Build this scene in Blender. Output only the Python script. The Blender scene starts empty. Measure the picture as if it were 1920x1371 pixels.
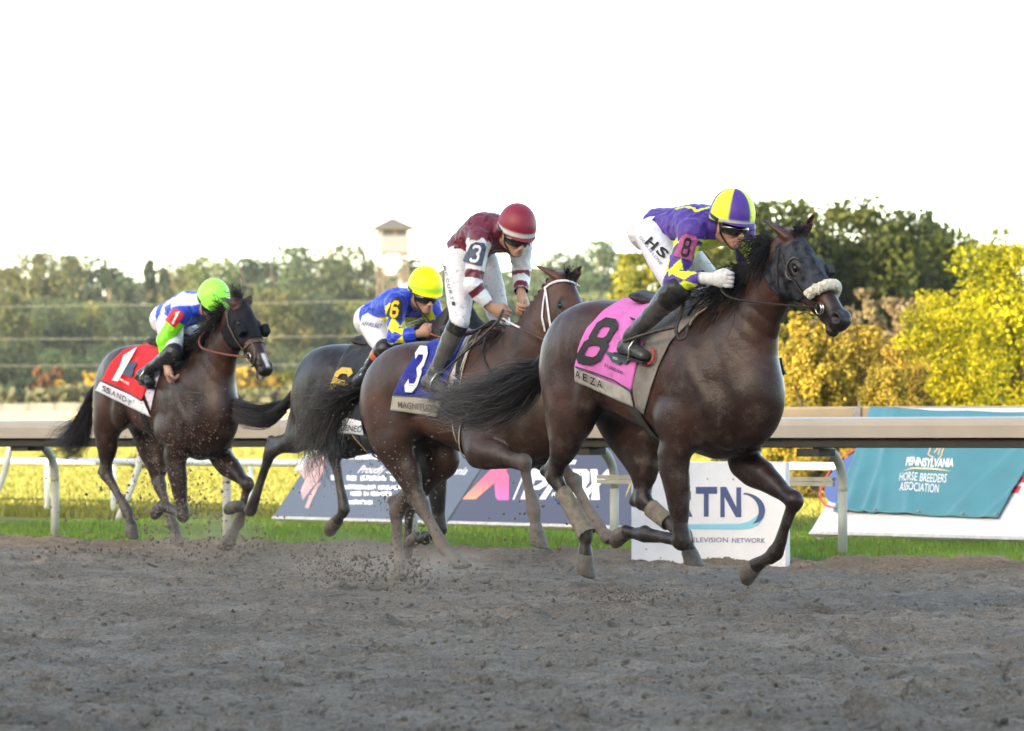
import bpy, math, random
import numpy as np
from itertools import product
R = math.radians
rng = np.random.default_rng(7)
random.seed(7)
scene = bpy.context.scene
col = scene.collection

# ------------------------------------------------------------------ camera, sky, sun, exposure
FPX, CAMH, V0 = 9600.0, 1.09, 778.0          # focal length in photo pixels, eye height, horizon row
cam_d = bpy.data.cameras.new('camera'); cam = bpy.data.objects.new('camera', cam_d); col.objects.link(cam)
cam.location = (0, 0, CAMH); cam.rotation_euler = (R(90), 0, 0)
cam_d.sensor_width = 36; cam_d.lens = FPX / 1920 * 36; cam_d.shift_y = (V0 - 685.5) / 1920
cam_d.clip_start = 0.5; cam_d.clip_end = 4000
cam_d.dof.use_dof = True; cam_d.dof.focus_distance = 29.6; cam_d.dof.aperture_fstop = 6.3
scene.camera = cam

RAIL0 = np.array([2.55, 39.5]); RDIR = np.array([.7416, -.6709]); RN = np.array([.6709, .7416])  # rail line, its run, and away from the track
SUN_EL = 13.0
SUN_AZ = math.atan2(-RN[0] - .10, -RN[1])           # where the sun stands: behind the stand
world = bpy.data.worlds.new('World'); scene.world = world; world.use_nodes = True
wn = world.node_tree.nodes; wn.clear()
sky = wn.new('ShaderNodeTexSky'); sky.sky_type = 'NISHITA'; sky.sun_disc = False
sky.sun_elevation = R(SUN_EL); sky.sun_rotation = SUN_AZ
sky.air_density = 0.62; sky.dust_density = 1.2; sky.ozone_density = 0.8; sky.altitude = 50
wb = wn.new('ShaderNodeBackground'); wb.inputs['Strength'].default_value = 0.15
wo = wn.new('ShaderNodeOutputWorld')
world.node_tree.links.new(sky.outputs[0], wb.inputs[0]); world.node_tree.links.new(wb.outputs[0], wo.inputs[0])
sun_d = bpy.data.lights.new('sun', 'SUN'); sun_d.energy = 2.4; sun_d.angle = R(0.53); sun_d.color = (1.0, .90, .74)
sun = bpy.data.objects.new('sun', sun_d); col.objects.link(sun)
from mathutils import Vector
sdir = Vector((math.sin(SUN_AZ) * math.cos(R(SUN_EL)), math.cos(SUN_AZ) * math.cos(R(SUN_EL)), math.sin(R(SUN_EL))))
sun.rotation_euler = sdir.to_track_quat('Z', 'Y').to_euler(); sun.location = (0, -60, 30)
vs = scene.view_settings; vs.view_transform = 'Standard'; vs.look = 'None'; vs.gamma = 1.0; vs.use_curve_mapping = False
vs.exposure = 2.85
vs.use_white_balance = True; vs.white_balance_temperature = 8500; vs.white_balance_tint = 8      # the camera's setting for open shade
scene.cycles.use_denoising = True
scene.cycles.max_bounces = 6; scene.cycles.diffuse_bounces = 3; scene.cycles.glossy_bounces = 2
scene.cycles.transmission_bounces = 3; scene.cycles.transparent_max_bounces = 6

# ------------------------------------------------------------------ small helpers
def at(u, v, Y):
    return np.array([(u - 960) * Y / FPX, Y, CAMH - (v - V0) * Y / FPX])
def railpt(along, q, z=0.0):
    p = RAIL0 + RDIR * along + RN * q
    return np.array([p[0], p[1], z])
def link(o, parent=None):
    col.objects.link(o)
    if parent is not None: o.parent = parent
    return o
def tag(o, label=None, cat=None, group=None, kind=None):
    if label: o['label'] = label
    if cat: o['category'] = cat
    if group: o['group'] = group
    if kind: o['kind'] = kind
    return o
def empty(name, loc=(0, 0, 0), rz=0, label=None, cat=None, group=None):
    o = bpy.data.objects.new(name, None); link(o); o.location = loc; o.rotation_euler = (0, 0, rz); o.empty_display_size = .2
    return tag(o, label, cat, group)
def mesh(name, V, F, mats, parent=None, smooth=True, colors=None, fmat=None, uv=None):
    me = bpy.data.meshes.new(name)
    V = np.asarray(V, np.float32)
    if isinstance(F, np.ndarray) and F.ndim == 2:
        n = F.shape[1]; me.vertices.add(len(V)); me.vertices.foreach_set('co', V.ravel())
        me.loops.add(F.size); me.loops.foreach_set('vertex_index', F.astype(np.int32).ravel())
        me.polygons.add(len(F)); me.polygons.foreach_set('loop_start', np.arange(0, F.size, n, dtype=np.int32))
        me.update(calc_edges=True)
    else:
        me.from_pydata([tuple(map(float, p)) for p in V], [], [tuple(int(i) for i in f) for f in F])
    if not isinstance(mats, (list, tuple)): mats = [mats]
    for m in mats: me.materials.append(m)
    if fmat is not None: me.polygons.foreach_set('material_index', np.asarray(fmat, np.int32))
    if smooth: me.polygons.foreach_set('use_smooth', np.ones(len(me.polygons), bool))
    if colors is not None:
        for nm, c in (colors.items() if isinstance(colors, dict) else [('Col', colors)]):
            a = me.color_attributes.new(nm, 'FLOAT_COLOR', 'POINT')
            c = np.asarray(c, np.float32)
            if c.ndim == 1: c = np.stack([c, c, c], 1)
            c = np.concatenate([c, np.ones((len(c), 1), np.float32)], 1)
            a.data.foreach_set('color', c.ravel())
    me.validate()
    o = bpy.data.objects.new(name, me)
    return link(o, parent)
class MB:
    """collects simple solids, builds ONE mesh"""
    def __init__(s): s.V = []; s.F = []; s.M = []
    def add(s, V, F, m=0):
        b = len(s.V); s.V += [tuple(map(float, v)) for v in V]; s.F += [tuple(i + b for i in f) for f in F]; s.M += [m] * len(F); return s
    def box(s, c, ex, ey, ez, m=0):
        c, ex, ey, ez = (np.array(t, float) for t in (c, ex, ey, ez))
        V = [c + a * ex + b * ey + d * ez for a, b, d in product((-1, 1), repeat=3)]
        return s.add(V, [(0, 1, 3, 2), (4, 6, 7, 5), (0, 4, 5, 1), (2, 3, 7, 6), (0, 2, 6, 4), (1, 5, 7, 3)], m)
    def tube(s, pts, r, n=8, m=0, caps=True, flat=None, up=None):
        pts = [np.array(p, float) for p in pts]; k = len(pts)
        rr = r if hasattr(r, '__len__') else [r] * k
        fl = flat if flat is not None else 1.0
        V = []; prev = None
        for i, p in enumerate(pts):
            d = pts[min(i + 1, k - 1)] - pts[max(i - 1, 0)]; d = d / (np.linalg.norm(d) + 1e-9)
            if up is not None: a = np.array(up[i] if np.ndim(up) == 2 else up, float)
            elif prev is None: a = np.array([0, 0, 1.]) if abs(d[2]) < .9 else np.array([1., 0, 0])
            else: a = prev
            a = a - d * np.dot(a, d); a = a / (np.linalg.norm(a) + 1e-9); prev = a
            b = np.cross(d, a)
            for j in range(n):
                t = 2 * math.pi * (j + .5) / n; V.append(p + rr[i] * (b * math.cos(t) + a * math.sin(t) * fl))
        F = [(i * n + j, i * n + (j + 1) % n, (i + 1) * n + (j + 1) % n, (i + 1) * n + j) for i in range(k - 1) for j in range(n)]
        if caps: F += [tuple(range(n - 1, -1, -1)), tuple((k - 1) * n + j for j in range(n))]
        return s.add(V, F, m)
    def build(s, name, mats, parent=None, smooth=False):
        o = mesh(name, s.V, s.F, mats, parent, smooth, fmat=s.M)
        return o
def bezier(pts, n=24):
    """Catmull-Rom through pts"""
    P = [np.array(p, float) for p in pts]; P = [2 * P[0] - P[1]] + P + [2 * P[-1] - P[-2]]
    out = []
    m = len(P) - 3
    for i in range(m):
        for j in range(max(2, n // m)):
            t = j / max(2, n // m)
            a, b, c, d = P[i:i + 4]
            out.append(.5 * ((2 * b) + (-a + c) * t + (2 * a - 5 * b + 4 * c - d) * t * t + (-a + 3 * b - 3 * c + d) * t ** 3))
    out.append(P[-2]); return out
# value noise (numpy)
_tab = rng.random((64, 64, 64)).astype(np.float32)
def vnoise(P, sc=1.0, oct=1, gain=.5):
    P = np.asarray(P, np.float32) / sc
    if P.shape[1] == 2: P = np.concatenate([P, np.zeros((len(P), 1), np.float32)], 1)
    tot = np.zeros(len(P), np.float32); amp = 1.0; nrm = 0
    for o in range(oct):
        i = np.floor(P).astype(int); f = P - i; f = f * f * (3 - 2 * f); acc = 0
        for dx, dy, dz in product((0, 1), repeat=3):
            w = (f[:, 0] if dx else 1 - f[:, 0]) * (f[:, 1] if dy else 1 - f[:, 1]) * (f[:, 2] if dz else 1 - f[:, 2])
            acc = acc + w * _tab[(i[:, 0] + dx) & 63, (i[:, 1] + dy) & 63, (i[:, 2] + dz) & 63]
        tot += amp * acc; nrm += amp; amp *= gain; P = P * 2.03 + 17.3
    return tot / nrm            # 0..1

# ------------------------------------------------------------------ materials
def nmat(name):
    m = bpy.data.materials.new(name); m.use_nodes = True
    nt = m.node_tree; return m, nt, nt.nodes['Principled BSDF'], nt.nodes, nt.links
def simple(name, c, rough=.6, spec=.4, metal=0.0, noise=.12, nscale=20, bump=0.0, bscale=80, sheen=0):
    m, nt, p, N, L = nmat(name)
    p.inputs['Roughness'].default_value = rough; p.inputs['Specular IOR Level'].default_value = spec; p.inputs['Metallic'].default_value = metal
    if sheen: p.inputs['Sheen Weight'].default_value = sheen
    tc = N.new('ShaderNodeTexCoord')
    nz = N.new('ShaderNodeTexNoise'); nz.inputs['Scale'].default_value = nscale; nz.inputs['Detail'].default_value = 5
    L.new(tc.outputs['Object'], nz.inputs['Vector'])
    mx = N.new('ShaderNodeMix'); mx.data_type = 'RGBA'
    mx.inputs[6].default_value = (*[x * (1 - noise) for x in c], 1); mx.inputs[7].default_value = (*[min(1, x * (1 + noise)) for x in c], 1)
    rm = N.new('ShaderNodeMapRange'); rm.inputs[1].default_value = .30; rm.inputs[2].default_value = .70; L.new(nz.outputs[0], rm.inputs[0])
    L.new(rm.outputs[0], mx.inputs[0]); L.new(mx.outputs[2], p.inputs['Base Color'])
    if bump:
        n2 = N.new('ShaderNodeTexNoise'); n2.inputs['Scale'].default_value = bscale; n2.inputs['Detail'].default_value = 4
        L.new(tc.outputs['Object'], n2.inputs['Vector'])
        b = N.new('ShaderNodeBump'); b.inputs['Strength'].default_value = bump; b.inputs['Distance'].default_value = .01
        L.new(n2.outputs[0], b.inputs['Height']); L.new(b.outputs[0], p.inputs['Normal'])
    return m
def vcol(name, rough=.6, spec=.4, sheen=0, bump=0.0, bscale=120, mud=0.0, mudc=(.16, .13, .10), mscale=45, mvar=.15):
    """colour from the mesh's Col attribute, mottled, with mud spatter"""
    m, nt, p, N, L = nmat(name)
    p.inputs['Roughness'].default_value = rough; p.inputs['Specular IOR Level'].default_value = spec
    if sheen: p.inputs['Sheen Weight'].default_value = sheen; p.inputs['Sheen Roughness'].default_value = .4
    at_ = N.new('ShaderNodeAttribute'); at_.attribute_name = 'Col'
    tc = N.new('ShaderNodeTexCoord')
    nz = N.new('ShaderNodeTexNoise'); nz.inputs['Scale'].default_value = 14; nz.inputs['Detail'].default_value = 6
    L.new(tc.outputs['Object'], nz.inputs['Vector'])
    mr = N.new('ShaderNodeMapRange'); mr.inputs[1].default_value = .3; mr.inputs[2].default_value = .7; mr.inputs[3].default_value = 1 - mvar; mr.inputs[4].default_value = 1 + mvar
    L.new(nz.outputs[0], mr.inputs[0])
    mu = N.new('ShaderNodeVectorMath'); mu.operation = 'SCALE'; L.new(at_.outputs['Color'], mu.inputs[0]); L.new(mr.outputs[0], mu.inputs['Scale'])
    out = mu.outputs[0]
    if mud:
        n3 = N.new('ShaderNodeTexNoise'); n3.inputs['Scale'].default_value = mscale; n3.inputs['Detail'].default_value = 8; n3.inputs['Roughness'].default_value = .75
        L.new(tc.outputs['Object'], n3.inputs['Vector'])
        r3 = N.new('ShaderNodeMapRange'); r3.inputs[1].default_value = .60 - .12 * mud; r3.inputs[2].default_value = .66; r3.inputs[4].default_value = .85
        L.new(n3.outputs[0], r3.inputs[0])
        mx = N.new('ShaderNodeMix'); mx.data_type = 'RGBA'; mx.inputs[7].default_value = (*mudc, 1)
        L.new(r3.outputs[0], mx.inputs[0]); L.new(out, mx.inputs[6]); out = mx.outputs[2]
    L.new(out, p.inputs['Base Color'])
    if bump:
        n2 = N.new('ShaderNodeTexNoise'); n2.inputs['Scale'].default_value = bscale; n2.inputs['Detail'].default_value = 4
        L.new(tc.outputs['Object'], n2.inputs['Vector'])
        b = N.new('ShaderNodeBump'); b.inputs['Strength'].default_value = bump; b.inputs['Distance'].default_value = .008
        L.new(n2.outputs[0], b.inputs['Height']); L.new(b.outputs[0], p.inputs['Normal'])
    return m
def text_mesh(s, size=1.0, bold=0.0, shear=0.0, spacing=1.0):
    """flat triangulated text, centred, 2-D"""
    cu = bpy.data.curves.new('t', 'FONT'); cu.body = s; cu.size = size; cu.offset = bold; cu.shear = shear; cu.space_character = spacing
    cu.align_x = 'CENTER'; cu.align_y = 'CENTER'; cu.resolution_u = 3
    o = bpy.data.objects.new('t', cu); col.objects.link(o)
    dg = bpy.context.evaluated_depsgraph_get(); me = o.evaluated_get(dg).to_mesh()
    V = np.array([v.co[:2] for v in me.vertices]); F = [tuple(p.vertices) for p in me.polygons]
    o.evaluated_get(dg).to_mesh_clear(); bpy.data.objects.remove(o); bpy.data.curves.remove(cu)
    return V, F
def subdiv(V, F, maxlen):
    """split long edges so a flat decal can follow a curved surface"""
    V = [tuple(v) for v in V]; T = []
    for f in F:
        for i in range(1, len(f) - 1): T.append((f[0], f[i], f[i + 1]))
    for _ in range(7):
        mid = {}; out = []; done = True
        def m(a, b):
            k = (min(a, b), max(a, b))
            if k not in mid:
                mid[k] = len(V); V.append(tuple((V[a][i] + V[b][i]) / 2 for i in range(len(V[a]))))
            return mid[k]
        for a, b, c in T:
            ln = [math.dist(V[a], V[b]), math.dist(V[b], V[c]), math.dist(V[c], V[a])]
            s = [l > maxlen for l in ln]
            if not any(s): out.append((a, b, c)); continue
            done = False
            ab = m(a, b) if s[0] else None; bc = m(b, c) if s[1] else None; ca = m(c, a) if s[2] else None
            if all(s): out += [(a, ab, ca), (ab, b, bc), (ca, bc, c), (ab, bc, ca)]
            elif s[0] and s[1]: out += [(ab, b, bc), (a, ab, c), (ab, bc, c)]
            elif s[1] and s[2]: out += [(bc, c, ca), (a, b, bc), (a, bc, ca)]
            elif s[2] and s[0]: out += [(a, ab, ca), (ab, b, ca), (b, c, ca)]
            elif s[0]: out += [(a, ab, c), (ab, b, c)]
            elif s[1]: out += [(a, b, bc), (a, bc, c)]
            else: out += [(a, b, ca), (b, c, ca)]
        T = out
        if done: break
    return np.array(V), T

# ------------------------------------------------------------------ signed-distance modelling: smooth unions, one continuous skin
class SDF:
    def __init__(s, lo, hi, h):
        s.lo = np.array(lo, np.float32); s.h = h
        s.n = np.ceil((np.array(hi) - s.lo) / h).astype(int) + 1
        s.ax = [s.lo[i] + h * np.arange(s.n[i], dtype=np.float32) for i in range(3)]
        s.D = np.full(s.n, 1.0, np.float32)
    def box(s, lo, hi):
        a = np.clip(np.floor((lo - s.lo) / s.h).astype(int), 0, s.n - 1); b = np.clip(np.ceil((hi - s.lo) / s.h).astype(int) + 1, 1, s.n)
        return tuple(slice(int(x), int(max(x + 1, y))) for x, y in zip(a, b))
    def smin(s, sl, d, k, sub=False):
        D = s.D[sl]
        if sub:
            d = -d
            h = np.maximum(k - np.abs(D - d), 0) / k if k > 0 else 0
            s.D[sl] = np.maximum(D, d) + h * h * k * .25; return
        h = np.maximum(k - np.abs(D - d), 0) / k if k > 0 else 0
        s.D[sl] = np.minimum(D, d) - h * h * k * .25
    def segd(s, sl, a, b, ra, rb, la, lb, lat):
        X, Y, Z = (s.ax[i][sl[i]] for i in range(3))
        px = (X - a[0])[:, None, None]; py = (Y - a[1])[None, :, None]; pz = (Z - a[2])[None, None, :]
        ab = b - a; L2 = float(ab @ ab) + 1e-12
        t = np.clip((px * ab[0] + py * ab[1] + pz * ab[2]) / L2, 0, 1)
        qx = px - t * ab[0]; qy = py - t * ab[1]; qz = pz - t * ab[2]
        q2 = qx * qx + qy * qy + qz * qz
        rs = ra + (rb - ra) * t
        if la == ra and lb == rb: return np.sqrt(q2) - rs
        rl = la + (lb - la) * t
        ql = qx * lat[0] + qy * lat[1] + qz * lat[2]; ql2 = ql * ql
        return (np.sqrt((np.maximum(q2 - ql2, 0)) / (rs * rs) + ql2 / (rl * rl) + 1e-12) - 1) * np.minimum(rs, rl)
    def chain(s, pts, rs, rl=None, lat=(0, 1, 0), k=.03, n=3, sub=False):
        P = [np.array(p, np.float32) for p in pts]; rs = list(rs); rl = list(rs) if rl is None else list(rl)
        lat = np.array(lat, np.float32); lat = lat / np.linalg.norm(lat)
        if n > 1 and len(P) > 2:
            Q = bezier(P, n * (len(P) - 1)); m = len(Q) - 1; T = np.linspace(0, len(P) - 1, len(Q))
            rs = list(np.interp(T, np.arange(len(P)), rs)); rl = list(np.interp(T, np.arange(len(P)), rl)); P = [np.array(q, np.float32) for q in Q]
        A = np.array(P); Rm = max(max(rs), max(rl)) + k + 4 * s.h
        sl = s.box(A.min(0) - Rm, A.max(0) + Rm); T = np.full(s.D[sl].shape, 1.0, np.float32)
        off = np.array([x.start for x in sl])
        for i in range(len(P) - 1):
            m = max(rs[i], rs[i + 1], rl[i], rl[i + 1]) + k + 4 * s.h
            b = s.box(np.minimum(P[i], P[i + 1]) - m, np.maximum(P[i], P[i + 1]) + m)
            d = s.segd(b, P[i].astype(float), P[i + 1].astype(float), rs[i], rs[i + 1], rl[i], rl[i + 1], lat)
            ls = tuple(slice(x.start - o, x.stop - o) for x, o in zip(b, off))
            T[ls] = np.minimum(T[ls], d)
        s.smin(sl, T, k, sub)
    def ell(s, c, r, M=None, k=.03, sub=False):
        c = np.array(c, np.float32); r = np.array(r, np.float32); M = np.eye(3) if M is None else np.array(M, float)   # rows of M: the axes
        m = float(r.max()) + k + 4 * s.h; sl = s.box(c - m, c + m)
        X, Y, Z = (s.ax[i][sl[i]] for i in range(3))
        px = (X - c[0])[:, None, None]; py = (Y - c[1])[None, :, None]; pz = (Z - c[2])[None, None, :]
        k0 = 0; k1 = 0
        for i in range(3):
            e = px * M[i][0] + py * M[i][1] + pz * M[i][2]; k0 = k0 + (e / r[i]) ** 2; k1 = k1 + (e / r[i] ** 2) ** 2
        k0 = np.sqrt(k0); k1 = np.sqrt(k1) + 1e-9
        s.smin(sl, (k0 * (k0 - 1) / k1).astype(np.float32), k, sub)
    def sample(s, P):
        g = (np.asarray(P, np.float32) - s.lo) / s.h; i = np.clip(np.floor(g).astype(int), 0, s.n - 2); f = np.clip(g - i, 0, 1); out = 0
        for dx, dy, dz in product((0, 1), repeat=3):
            w = (f[:, 0] if dx else 1 - f[:, 0]) * (f[:, 1] if dy else 1 - f[:, 1]) * (f[:, 2] if dz else 1 - f[:, 2])
            out = out + w * s.D[i[:, 0] + dx, i[:, 1] + dy, i[:, 2] + dz]
        return out
    def normal(s, P):
        P = np.asarray(P, np.float32); e = s.h
        g = np.stack([s.sample(P + np.eye(3, dtype=np.float32)[i] * e) - s.sample(P - np.eye(3, dtype=np.float32)[i] * e) for i in range(3)], 1)
        return g / (np.linalg.norm(g, axis=1, keepdims=True) + 1e-9)
    def march(s, O, Dr, tmax, off=0.0, steps=None):
        """first point along each ray where the field drops below off; returns points and hit mask"""
        O = np.asarray(O, np.float32); Dr = np.asarray(Dr, np.float32)
        st = s.h * .6; n = int(tmax / st) + 1
        t = np.zeros(len(O), np.float32); hit = np.zeros(len(O), bool); pv = s.sample(O) - off; th = np.zeros(len(O), np.float32)
        for j in range(1, n):
            v = s.sample(O + Dr * (j * st)) - off
            new = (~hit) & (v < 0)
            f = pv / (pv - v + 1e-9); th[new] = ((j - 1 + np.clip(f, 0, 1)) * st)[new]; hit |= new; pv = v
            if hit.all(): break
        return O + Dr * th[:, None], hit
    def surface(s, iso=0.0):
        D = s.D - iso; nx, ny, nz = D.shape
        I = D < 0
        cs = [I[i:nx - 1 + i, j:ny - 1 + j, k:nz - 1 + k] for i, j, k in product((0, 1), repeat=3)]
        anyi = np.zeros(cs[0].shape, bool); alli = np.ones(cs[0].shape, bool)
        for c in cs: anyi |= c; alli &= c
        C = np.argwhere(anyi & ~alli)
        idx = np.full(cs[0].shape, -1, np.int64); idx[C[:, 0], C[:, 1], C[:, 2]] = np.arange(len(C))
        offs = np.array(list(product((0, 1), repeat=3)))
        val = np.stack([D[C[:, 0] + o[0], C[:, 1] + o[1], C[:, 2] + o[2]] for o in offs], 1)
        acc = np.zeros((len(C), 3), np.float32); cnt = np.zeros(len(C), np.float32)
        for a in range(8):
            for b in range(a + 1, 8):
                if np.abs(offs[a] - offs[b]).sum() != 1: continue
                x = (val[:, a] < 0) != (val[:, b] < 0)
                t = val[:, a] / (val[:, a] - val[:, b] + 1e-12)
                p = offs[a] + t[:, None] * (offs[b] - offs[a])
                acc[x] += p[x]; cnt[x] += 1
        V = s.lo + s.h * (C + acc / cnt[:, None])
        F = []
        for ax in range(3):
            o1, o2 = [(1, 2), (2, 0), (0, 1)][ax]
            sl0 = [slice(1, -1)] * 3; sl1 = [slice(1, -1)] * 3
            sl0[ax] = slice(0, -1); sl1[ax] = slice(1, None)
            a = I[tuple(sl0)]; b = I[tuple(sl1)]; E = np.argwhere(a != b)
            flip = a[E[:, 0], E[:, 1], E[:, 2]]
            base = E.copy()
            for i in range(3):
                if i != ax: base[:, i] += 1
            def cell(d1, d2):
                q = base.copy(); q[:, o1] -= d1; q[:, o2] -= d2
                return idx[q[:, 0], q[:, 1], q[:, 2]]
            q = np.stack([cell(1, 1), cell(0, 1), cell(0, 0), cell(1, 0)], 1)
            q[~flip] = q[~flip][:, ::-1]; F.append(q)
        F = np.concatenate(F); F = F[(F >= 0).all(1)]
        return V.astype(np.float32), F
def polyparam(V, pts):
    """nearest point of a polyline: distance, arc length, foot point"""
    V = np.asarray(V, np.float32); best = np.full(len(V), 1e9, np.float32); arc = np.zeros(len(V), np.float32); foot = np.zeros_like(V); s0 = 0
    for a, b in zip(pts[:-1], pts[1:]):
        a = np.array(a, np.float32); b = np.array(b, np.float32); ab = b - a; L = float(np.linalg.norm(ab)) + 1e-9
        t = np.clip((V - a) @ ab / L ** 2, 0, 1); f = a + t[:, None] * ab; d = np.linalg.norm(V - f, axis=1)
        m = d < best; best[m] = d[m]; arc[m] = s0 + t[m] * L; foot[m] = f[m]; s0 += L
    return best, arc, foot
def smooth01(x, a, b):
    t = np.clip((np.asarray(x, np.float32) - a) / (b - a), 0, 1); return t * t * (3 - 2 * t)
def mixc(a, b, t):
    a = np.asarray(a, np.float32); b = np.asarray(b, np.float32); t = np.asarray(t, np.float32)[:, None]
    return a * (1 - t) + b * t
def srgb(r, g, b):
    f = lambda c: (c / 255 / 12.92) if c / 255 <= .04045 else ((c / 255 + .055) / 1.055) ** 2.4
    return (f(r), f(g), f(b))
# ------------------------------------------------------------------ ground: dirt track, grass verge, turf course
def q_of(P): return (P[:, 0] - RAIL0[0]) * RN[0] + (P[:, 1] - RAIL0[1]) * RN[1]
def a_of(P): return (P[:, 0] - RAIL0[0]) * RDIR[0] + (P[:, 1] - RAIL0[1]) * RDIR[1]
def edge_q(al): return -.62 + .34 * (vnoise(np.stack([al, al * 0 + 3], 1), 1.3, 2) - .5) + .22 * (vnoise(np.stack([al, al * 0 + 9], 1), .33, 2) - .5)
def grid(x0, x1, nx, y0, y1, ny):
    X, Y = np.meshgrid(np.linspace(x0, x1, nx), np.linspace(y0, y1, ny)); P = np.stack([X.ravel(), Y.ravel()], 1)
    i = np.arange(nx * ny).reshape(ny, nx); F = np.stack([i[:-1, :-1], i[:-1, 1:], i[1:, 1:], i[1:, :-1]], -1).reshape(-1, 4)
    return P.astype(np.float32), F
_pits = []
for i in range(420):
    Yp = 18 + 26 * rng.random(); _pits.append((rng.uniform(-.11, .11) * Yp, Yp, rng.uniform(.05, .10), rng.uniform(.015, .05), rng.uniform(0, 3.14)))
def dirt_z(P):
    q = q_of(P); e = edge_q(a_of(P)); t = q - e                       # t<0: on the track
    A2 = np.stack([a_of(P) * .35, q], 1); z = .050 * (vnoise(P, .55, 3) - .5) + .075 * (vnoise(A2, .13, 3) - .5) + .045 * (vnoise(P + 40, .15, 2) - .5) + .03 * (vnoise(P + 9, .07, 2) - .5)
    for px_, py_, r_, d_, an in _pits:
        i_ = np.nonzero((np.abs(P[:, 0] - px_) < r_ * 3) & (np.abs(P[:, 1] - py_) < r_ * 3))[0]
        if len(i_):
            dx_, dy_ = P[i_, 0] - px_, P[i_, 1] - py_; e1 = (dx_ * math.cos(an) + dy_ * math.sin(an)) / (r_ * 1.5); e2 = (-dx_ * math.sin(an) + dy_ * math.cos(an)) / r_; rr_ = np.sqrt(e1 ** 2 + e2 ** 2)
            z[i_] += -d_ * np.exp(-(rr_ * 1.3) ** 4) + d_ * .75 * np.exp(-((rr_ - 1.25) / .35) ** 2) * (.3 + vnoise(P[i_], .05, 1))
    big = smooth01(vnoise(P + 77, .24, 1), .60, .78); z = z - .035 * big
    # harrowed bank thrown up along the rail
    bank = .065 * smooth01(t, -1.3, -.25) * (.55 + .9 * vnoise(np.stack([a_of(P), t * .5], 1), .42, 2))
    return z * smooth01(t, .1, -.3) - .04 + bank - .06 * smooth01(t, -.15, .2)
# two joined sheets: the fine one spans what the camera sees of the track, the coarse one runs on round it
m_dirt, nt, p, N, L = nmat('dirt')
tc = N.new('ShaderNodeTexCoord')
n1 = N.new('ShaderNodeTexNoise'); n1.inputs['Scale'].default_value = 1.1; n1.inputs['Detail'].default_value = 9; n1.inputs['Roughness'].default_value = .68
n2 = N.new('ShaderNodeTexNoise'); n2.inputs['Scale'].default_value = 30; n2.inputs['Detail'].default_value = 8; n2.inputs['Roughness'].default_value = .78
n3 = N.new('ShaderNodeTexVoronoi'); n3.inputs['Scale'].default_value = 42
for x in (n1, n2, n3): L.new(tc.outputs['Object'], x.inputs['Vector'])
cr = N.new('ShaderNodeValToRGB'); e = cr.color_ramp.elements
e[0].position = .30; e[0].color = (.066, .058, .047, 1); e[1].position = .67; e[1].color = (.50, .43, .35, 1)
k_ = cr.color_ramp.elements.new(.5); k_.color = (.245, .212, .172, 1)
n6 = N.new('ShaderNodeTexNoise'); n6.inputs['Scale'].default_value = 95; n6.inputs['Detail'].default_value = 5; n6.inputs['Roughness'].default_value = .7; L.new(tc.outputs['Object'], n6.inputs['Vector'])
mx6 = N.new('ShaderNodeMix'); mx6.inputs[0].default_value = .45; L.new(n2.outputs[0], mx6.inputs[2]); L.new(n6.outputs[0], mx6.inputs[3])
ad = N.new('ShaderNodeMath'); ad.operation = 'MULTIPLY_ADD'; ad.inputs[1].default_value = .68; L.new(mx6.outputs[0], ad.inputs[0])
sc_ = N.new('ShaderNodeMath'); sc_.operation = 'MULTIPLY'; sc_.inputs[1].default_value = .34; L.new(n1.outputs[0], sc_.inputs[0]); L.new(sc_.outputs[0], ad.inputs[2])
L.new(ad.outputs[0], cr.inputs[0])
bk_ = N.new('ShaderNodeAttribute'); bk_.attribute_name = 'Bank'; mb_ = N.new('ShaderNodeMix'); mb_.data_type = 'RGBA'; mb_.blend_type = 'MULTIPLY'; mb_.inputs[7].default_value = (1.06, .93, .80, 1); L.new(bk_.outputs['Fac'], mb_.inputs[0]); L.new(cr.outputs[0], mb_.inputs[6])
n5 = N.new('ShaderNodeTexNoise'); n5.inputs['Scale'].default_value = 9; n5.inputs['Detail'].default_value = 4; n5.inputs['Roughness'].default_value = .6; L.new(tc.outputs['Object'], n5.inputs['Vector'])
r5 = N.new('ShaderNodeMapRange'); r5.inputs[1].default_value = .58; r5.inputs[2].default_value = .70; r5.inputs[4].default_value = .72; L.new(n5.outputs[0], r5.inputs[0])
m5 = N.new('ShaderNodeMix'); m5.data_type = 'RGBA'; m5.inputs[7].default_value = (.062, .052, .043, 1); L.new(r5.outputs[0], m5.inputs[0]); L.new(mb_.outputs[2], m5.inputs[6]); L.new(m5.outputs[2], p.inputs['Base Color']); p.inputs['Roughness'].default_value = .95; p.inputs['Specular IOR Level'].default_value = .15
b1 = N.new('ShaderNodeBump'); b1.inputs['Strength'].default_value = 1.0; b1.inputs['Distance'].default_value = .045; L.new(mx6.outputs[0], b1.inputs['Height'])
b2 = N.new('ShaderNodeBump'); b2.inputs['Strength'].default_value = .5; b2.inputs['Distance'].default_value = .015; L.new(n3.outputs[0], b2.inputs['Height']); L.new(b1.outputs[0], b2.inputs['Normal'])
L.new(b2.outputs[0], p.inputs['Normal'])
P, F = grid(-7.2, 7.2, 480, 16.6, 47.0, 1000)
keep = (q_of(P) < .35)
Z = dirt_z(P); V = np.concatenate([P, Z[:, None]], 1)
fm = keep[F].all(1) & (np.abs(P[F].mean(1)[:, 0]) < P[F].mean(1)[:, 1] * .112 + .5); F = F[fm]
used = np.unique(F); re = np.full(len(V), -1); re[used] = np.arange(len(used))
bankc = smooth01(q_of(P) - edge_q(a_of(P)), -2.4, -.5) * (.6 + .8 * vnoise(P, .6, 2))
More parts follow.
